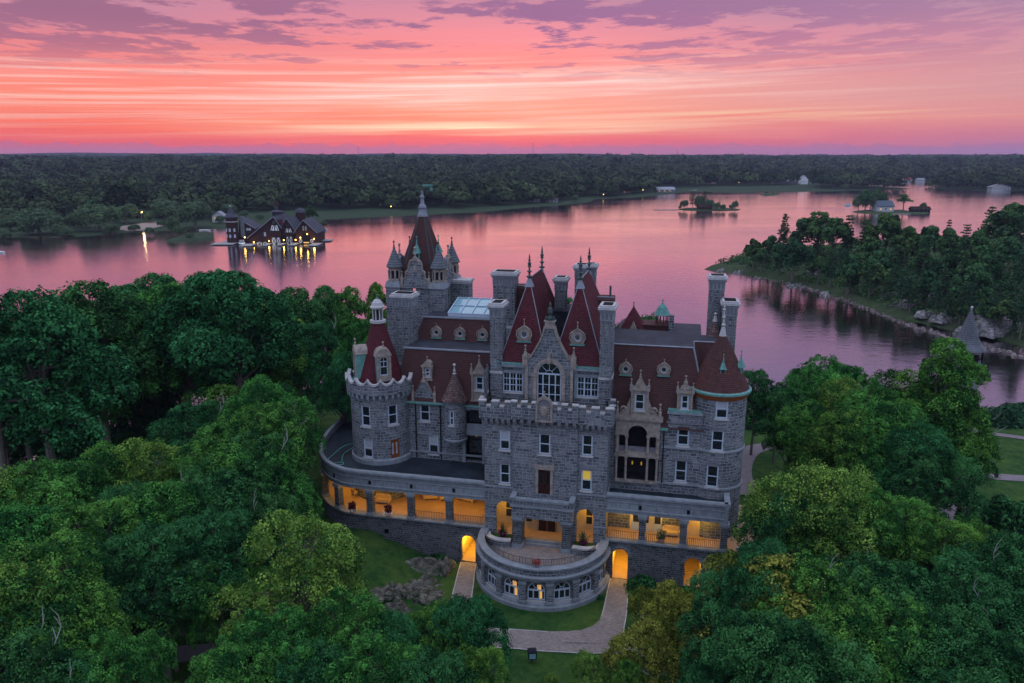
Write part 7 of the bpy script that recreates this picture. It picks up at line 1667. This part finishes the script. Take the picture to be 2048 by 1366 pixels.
# ridge cupola with spire
mb=MB(); X0=bx(541); zb=bz(425); mb.box(bx(534),bx(548),14,24,bz(440),zb-.6,0); mb.frus(X0,16,zb-.6,zb+.4,7,8,3,3,0); mb.box(X0-.85,X0+.85,15.2,16.8,zb,bz(414),1); mb.frus(X0,16,bz(414),bz(412.5),3.2,3.2,3.2,3.2,2); mb.frus(X0,16,bz(412.5),bz(402.),2.2,2.2,.15,.15,2); mb.tube([(X0,16,bz(402.)),(X0,16,bz(397))],.1,5,m=2); part('cupola',mb,['shingle','bronze','brown_wall'],yh)
# round tower
tw=MB(); xc=bx(461.5); r_=3.5; tw.lathe(xc,4,[(r_,.2),(r_,bz(447)),(r_+.5,bz(445)),(r_+.5,bz(443.5)),(r_,bz(443)),(r_,bz(435))],20,m=0); tw.lathe(xc,4,[(r_+.55,bz(445)),(r_+.6,bz(443))],20,m=1); w_=part('round_tower',tw,['brown_wall','pale_trim'],yh)
mb=MB(); mb.lathe(xc,4,[(r_+.3,bz(437)),(r_+.9,bz(435)),(2.2,bz(428)),(1.2,bz(421)),(.25,bz(415))],16); mb.lathe(xc,4,[(.2,bz(415)),(.7,bz(413.8)),(.5,bz(412.4)),(0,bz(411.5))],8,m=1); part('tower_roof',mb,['shingle','pale_trim'],w_)
for z in (bz(464),bz(476)):
    for a in (-50,-5,40): mb=MB(); mb.T=Matrix.Translation((xc,4,0))@Matrix.Rotation(R(a),4,'Z'); mb.box(-.55,.55,-r_-.1,-r_+.3,z,z+2.0); part('window',mb,['white_paint'],w_)
tw=MB(); xc=bx(583); tw.lathe(xc,24,[(3.,0),(3.,bz(430))],14,m=0); tw.lathe(xc,24,[(3.5,bz(430)),(2.6,bz(425)),(.2,bz(420.5))],14,m=1); part('rear_turret',tw,['brown_wall','shingle'],yh)
mb=MB(); mb.box(bx(477),bx(485),5.2,7,bz(475),bz(434)); part('chimney',mb,['stone'],yh)
for px,py in ((509.5,484),(540,481.5),(568.5,480),(592,479.5),(629,477.5),(602,475),(616,468),(492,474)):
    x=bx(px); z=bz(py); yy=-2.0 if px<560 else -1.0
    mb=MB(); mb.lathe(x,yy,[(0,z-.45),(.34,z-.2),(.34,z+.2),(0,z+.45)],8); part('lamp',mb,'lamp_glass',yh); point_light('lamp_light',(x,yy-.8,z),150,(1,.6,.1),.4,yh)
def dock(name,x0,x1,y0,y1,label,z=.6,cat='dock'):
    t_=link(name,None); 
    COL.objects.unlink(t_); bpy.data.objects.remove(t_)
    mb=MB(); cx,cy=(x0+x1)/2,(y0+y1)/2; mb.box(x0-cx,x1-cx,y0-cy,y1-cy,-.25,.1,0); n=max(2,int((x1-x0)/4))
    for k in range(n+1):
        xx=x0-cx+(x1-x0)*k/n
        for yy in (y0-cy+.15,y1-cy-.15): mb.tube([(xx,yy,-2),(xx,yy,.15)],.16,5)
    o=link(name,mb.mesh(name,['dock_wood'])); o.location=(cx,cy,z); return tag(o,label,cat)
wx=lambda px:bx(px)+YX0
for a,b_,y0,y1,lab in ((430,474,470,480,'wooden dock in front of the round boathouse tower'),(497,518,462,474,'white edged dock at the left corner of the boathouse'),(537,547,464,476,'small finger dock between the first boathouse doors'),(563,574,466,478,'finger dock right of the largest boathouse gable'),(586,600,466,478,'finger dock below the middle boathouse gable'),(626,645,464,478,'dock at the right end of the boathouse'),(622,650,490,500,'far dock behind the right end of the boathouse'),(436,474,480,492,'plank deck at the foot of the round boathouse tower')): dock('dock',wx(a),wx(b_),y0,y1,lab)
for i,(px,py) in enumerate(((446,474),(441,472),(452,478),(470,478))):
    x,y=atz(px,py,1.0); 
def boat(px,py,L_,label,rz=0,cab=True,roof=True,z=0.,white='panel'):
    x,y=atz(px,py,z); t_=empty('boat',(x,y,z),rz,label,'boat'); mb=MB(); w_=L_*.17
    dk=[(-L_/2,-w_),(L_*.2,-w_),(L_/2,0),(L_*.2,w_),(-L_/2,w_)]; k_=[(p[0]*.9,p[1]*.6) for p in dk]
    for i in range(5): j=(i+1)%5; mb.face([(*k_[i],-.2),(*k_[j],-.2),(*dk[j],.9),(*dk[i],.9)])
    mb.face([(*p,.9) for p in dk]); part('hull',mb,white,t_)
    if cab:
        mb=MB(); mb.box(-L_*.3,L_*.12,-w_*.7,w_*.7,.9,2.1,0); mb.box(-L_*.28,L_*.13,-w_*.72,w_*.72,1.4,1.85,1); part('cabin',mb,[white,'glass'],t_)
        if roof: mb=MB(); mb.box(-L_*.4,L_*.15,-w_*.8,w_*.8,2.3,2.45); [mb.tube([(a,b_,.9),(a,b_,2.3)],.05,4) for a in (-L_*.38,L_*.12) for b_ in (-w_*.7,w_*.7)]; part('canopy',mb,'lead',t_)
    return t_
boat(484,489,11,'white cabin boat moored left of the boathouse',-1.2); boat(645,460,7,'small boat moored behind the right end of the boathouse',.2,False); boat(1697,411,9,'white boat crossing the water by the small island',.2); boat(812,409,9,'white boat moored behind the tall spire',.1)
boat(1075,405,10,'white boat beside the pale boathouse',.1,True); boat(1212,389,9,'blue canopied boat at the far shore dock',.1); boat(1230,388,8,'second boat at the far shore dock right of the canopied one',.1,False); boat(1340,378,10,'white motor boat at the far marina end',.1); boat(1366,379,9,'low boat right of the far marina',.1,False); boat(1390,381,8,'low boat at the right end of the far marina',.1,False)
boat(410,462,8,'small boat lying on the grass spit dock',.3,False); boat(-3,506,8,'boat cut by the left edge',0,False)
# dwellings and boathouses on the far shore
mat('red_paint',(.2,.05,.04),.8); mat('grey_paint',(.2,.2,.22),.8); mat('blue_roof',(.06,.09,.12),.7); mat('pale_wall',(.42,.43,.46),.8); mat('brown_roof',(.09,.05,.05),.8)
def house(px0,px1,pyt,pyb,z,label,wall='pale_wall',roof='brown_roof',gable=False,name='house',lit=False,depth=1.,cat='house',rz=0):
    cx=(px0+px1)/2; x,y=atz(cx,pyb,z); k=y/F_PX; W_=(px1-px0)*k*1.03; H_=(pyb-pyt)*k; D_=W_*.8*depth; t_=empty(name,(x,y+D_/2,z),rz,label,cat); e=H_*.52
    mb=MB(); mb.box(-W_/2*.92,W_/2*.92,-D_/2,D_/2,-2,e)
    if gable: mb.prism([(-W_/2*.92,e),(W_/2*.92,e),(0,H_*.97)],-D_/2,D_/2)
    else: mb.prism([(-D_/2,e),(D_/2,e),(0,H_*.97)],-W_/2*.92,W_/2*.92,axis='x')
    part('wall',mb,wall,t_); mb=MB()
    if gable:
        for s_ in (-1,1): mb.prism([(s_*W_/2*1.05,e-.3),(0,H_),(0,H_+.35),(s_*W_/2*1.05,e+.05)],-D_/2-.6,D_/2+.4)
    else:
        for s_ in (-1,1): mb.prism([(s_*(D_/2+.7),e-.35),(0,H_),(0,H_+.35),(s_*(D_/2+.7),e)],-W_/2,W_/2,axis='x')
    part('roof',mb,roof,t_)
    n=max(2,int(W_/4.5))
    for i in range(n):
        xx=-W_*.42+W_*.84*(i+.5)/n; mb=MB(); mb.box(xx-.6,xx+.6,-D_/2-.08,-D_/2+.1,e*.3,e*.3+min(1.6,e*.5)); part('window',mb,'window_lamp' if lit and i%2==0 else 'glass',t_)
    return t_
house(782,804,377,395,3,'red house with a grey roof among trees left of the tall spire','red_paint','lead'); house(965,984,376,394,3,'gabled brown and cream house on the far shore','terrac_wall','brown_roof',True); house(960,990,391,399,2,'long white boathouse below the gabled house','pale_wall','lead'); 
house(1059,1080,392,405,.5,'pale boathouse with a pyramid roof on the far shore','pale_wall','lead',True,'boathouse',cat='boathouse'); house(1092,1116,396,405,.5,'low white boathouse right of the pale boathouse','pale_wall','grey_paint',False,'boathouse',cat='boathouse'); house(1081,1102,384,392,4,'dark roofed deck house behind the white boathouses','brown_wall','brown_roof')
house(1209,1235,369,382,2,'open pavilion with a pale hipped roof near the flag pole','grey_paint','lead',False,'pavilion',cat='pavilion',lit=True); house(1307,1324,357,370,5,'reddish house behind the far marina','red_paint','brown_roof',True); house(1314,1350,375,384,.8,'covered boat slips of the far marina','grey_paint','lead',False,'boathouse',lit=True,cat='boathouse'); house(1245,1262,386-7,386,1.5,'low lit cabin on the far shore left of the marina','grey_paint','brown_roof',lit=True)
house(1413,1433,357,368,4,'grey house at the back of the far marsh','pale_wall','grey_paint',lit=True); house(1552,1570,356,367,4,'grey gabled house left of the white one beyond the marsh','grey_paint','brown_roof',True); house(1601,1616,352,367,4,'tall white house beyond the marsh','panel','lead',True); house(1574,1596,360,367,4,'low grey shed left of the tall white house','grey_paint','lead'); house(1682,1696,356,365,3,'brown roofed house right of the round marsh trees','terrac_wall','brown_roof'); house(1725,1737,354,364,2,'small pale boathouse in the far bay','pale_wall','lead',True); house(1776,1790,352,361,2,'lit greenish boathouse in the far bay','pale_wall','copper',True,lit=True); house(1746,1772,358,363,1,'row of low lit cottages in the far bay','grey_paint','lead',lit=True); house(1808,1824,356,362,2,'red roofed cottage at the right of the far bay','pale_wall','red_paint'); house(1836,1850,357,362,2,'grey cottage at the mouth of the far bay','pale_wall','lead')
house(1983,2022,369,381,.5,'white boathouse with dark doors on the right mainland','pale_wall','grey_paint',True,'boathouse',depth=.5,cat='boathouse')
house(424,448,424,442,2,'small lit house with a grey roof behind the boathouse tower','pale_wall','lead',True,lit=True); house(1995,2010,352,358,6,'cottage roof in the right mainland trees','red_paint','brown_roof')
for i,(px,py,lab) in enumerate(((868,391,'single orange light in the trees right of the spire'),(1207,389,'bright lamp at the far shore dock'),(1257,380,'lamp on the lawn of the far shore'),(1286,380,'lamp beside the far marina'),(1370,363,'lamp in the trees above the far marina'),(1478,365,'lamp beyond the marsh'),(1880,340,'lone red light in the right mainland wood'),(782,413,'lamp at the dock left of the spire'))):
    x,y=atz(px,py,4.5); t_=empty('lamp_post',(x,y,1.5),0,lab,'lamp'); mb=MB(); mb.tube([(0,0,-1),(0,0,3)],.08,5); part('post',mb,'iron',t_); mb=MB(); mb.lathe(0,0,[(0,2.7),(.55,3.1),(0,3.6)],8); part('lamp_head',mb,'lamp_glass',t_)
for a,b_,py,lab in ((1000,1056,406,'long low dock left of the pale boathouse'),(1118,1140,404,'dock right of the white boathouse'),(1205,1248,390,'dock with boats near the flag pole'),(1355,1400,381,'dock right of the far marina')):
    x0,y=atz(a,py,.6); x1,_=atz(b_,py,.6); dock('dock',x0,x1,y,y+3,lab)
# swimming slide left of the spire
x,y=atz(795,412,.5); t_=empty('water_slide',(x,y,.5),0,'white curved water slide at the dock left of the spire','slide'); mb=MB(); mb.tube([(-3,0,8.5),(-2.5,0,6),(-2,0,3),(-.5,0,1.2),(3,0,.4)],[.7]*5,6); part('chute',mb,'panel',t_); mb=MB(); mb.tube([(-3.4,0,-1),(-3.4,0,8)],.12,5); part('ladder',mb,'iron',t_); dock('dock',x-5,x+6,y-1,y+4,'dock under the white water slide')
# masts on the horizon
for px,py0,py1,Y_,lab,lit in ((357,314,302,4000,'thin radio mast above the left horizon',0),(512,313,303,4000,'second thin radio mast from the left on the horizon',0),(716,312,291,3600,'tall radio mast with a light left of the spire',1),(1066,311,284,3600,'tallest radio mast with lights right of the spire',1),(1355,312,300,4200,'short radio mast right of centre on the horizon',0),(1575,312,302,4200,'short radio mast with a light on the right horizon',1)):
    x,_,z1=atY(px,py1,Y_); z0=20; t_=empty('radio_mast',(x,Y_,z0),0,lab,'mast'); mb=MB(); h_=z1-z0
    for a in range(3): mb.tube([(2.2*cos(a*2.1),2.2*sin(a*2.1),0),(1.3*cos(a*2.1),1.3*sin(a*2.1),h_)],.35,4)
    for k in range(12): mb.lathe(0,0,[(1.6,h_*k/12),(1.7,h_*k/12+.6)],3)
    part('lattice',mb,'grey_paint',t_)
    if lit:
        mb=MB(); mb.lathe(0,0,[(0,h_-.6),(1.3,h_+.6),(0,h_+1.8)],8); part('beacon',mb,'beacon_glass',t_)
# ---- small islands
def small_isle(name,pts,h,lab=None): return land(name,catmull([atz(x,y,0) for x,y in pts],5),lambda x,y,d:-.8+(.8+h)*sstep(-2,4,d)+ (fbm(x/5,y/5,3)-.4)*.6,2.2,'island_soil')
small_isle('small_island',((1352,419),(1375,416.5),(1420,415.5),(1455,417),(1482,419),(1470,421),(1430,421.5),(1380,421)),.8)
small_isle('small_island',((1519,388),(1540,386),(1562,388),(1550,391),(1525,391)),.9)
small_isle('small_island',((1702,424),(1730,421),(1790,420.5),(1815,422),(1862,424.5),(1855,427.5),(1815,428),(1790,428),(1730,427)),.8)
def itree(L_,where,group,seed):
    out=[]
    for kind,px,pyb,h,wf in L_:
        if kind=='mid' and h<=12: kind='bush'; wf*=.75
        x,y=atz(px,pyb,1.0); out.append((kind,x,y,.9,h,wf,px))
    out.sort(key=lambda o:o[6]); kinds={}
    for o in out: kinds.setdefault(o[0],[]).append(o)
    for i,o in enumerate(out):
        kk=kinds[o[0]]; w_=ordn(kk.index(o),len(kk)) if len(kk)>1 else None
        put_tree(o[0],o[1],o[2],o[3],o[4],o[5],f'{DESC[o[0]]} {where}'+(f', {w_}' if w_ else ''),group,seed*100+i)
itree([('willow',1368,418,12,.8),('pine',1384,417,16,1.2),('willow',1398,417,16,.7),('pine',1408,417,17,1.2),('willow',1418,418,13,.8),('willow',1434,419,9,.9),('willow',1446,420,7,.9),('mid',1470,419,11,.8),('mid',1462,420,7,1.1),('mid',1360,419,6,1.)],'on the low cabin island','trees of the low cabin island',41)
itree([('willow',1716,421,17,.75),('mid',1730,421,21,.9),('willow',1740,421,21,.7),('mid',1752,420,21,.9),('willow',1767,420,17,.6),('tall',1806,421,16,2.0),('mid',1846,422,10,1.1)],'on the blue roofed house island','trees of the blue roofed house island',42)
itree([('mid',1532,388,5,1.4),('mid',1545,388,3,1.4)],'on the tiny islet by the marsh','bushes of the tiny islet',43)
house(1754,1788,403,423,.8,'house with a steep blue roof on the small island','pale_wall','blue_roof',False,lit=True); house(1823,1861,414,424,.8,'open boat shelter with a dark flat roof beside the blue roofed house','void','timber',False,'boat_shelter',depth=.4,cat='boat shelter'); house(1398,1425,409,419,.9,'dark low cabin under the trees of the low island','brown_wall','timber')
x0,y=atz(1308,419,.6); x1,_=atz(1356,419,.6); dock('dock',x0,x1,y,y+2.5,'long low dock running left from the cabin island'); x0,y=atz(1776,428,.6); x1,_=atz(1822,428,.6); dock('dock',x0,x1,y,y+3,'dock between the blue roofed house and the shelter'); x0,y=atz(2000,425,.6); x1,_=atz(2022,425,.6); dock('dock',x0,x1,y,y+2.5,'short pier above the island trees at the right')
x,y=atz(1439,417,1); t_=empty('dead_tree',(x,y,.8),0,'bare dead tree on the low cabin island','tree'); mb=MB(); mb.tube([(0,0,-1),(0,0,7),(.5,0,14)],[.4,.3,.08],5); [mb.tube([(0,0,5+k),(cos(k*2)*3,sin(k*2)*2,9+k)],[.15,.04],4) for k in range(5)]; part('trunk',mb,'dead_bark',t_)
# ================================================================ HAZE: one closed box of even pale air
HZ=True
if HZ:
    mb=MB(); mb.box(-9600,9600,-450,9600,-4.2,120); o=link('haze',mb.mesh('haze',[])); m=bpy.data.materials.new('haze'); m.use_nodes=True; n=NT(m.node_tree)
    pv_=n.n('ShaderNodeVolumePrincipled'); pv_.inputs['Color'].default_value=(.52,.52,.82,1); pv_.inputs['Density'].default_value=.000065; pv_.inputs['Anisotropy'].default_value=.0
    oo=n.n('ShaderNodeOutputMaterial'); n.put(oo.inputs['Volume'],pv_); o.data.materials.append(m); tag(o,kind='stuff')
    m.cycles.homogeneous_volume=True
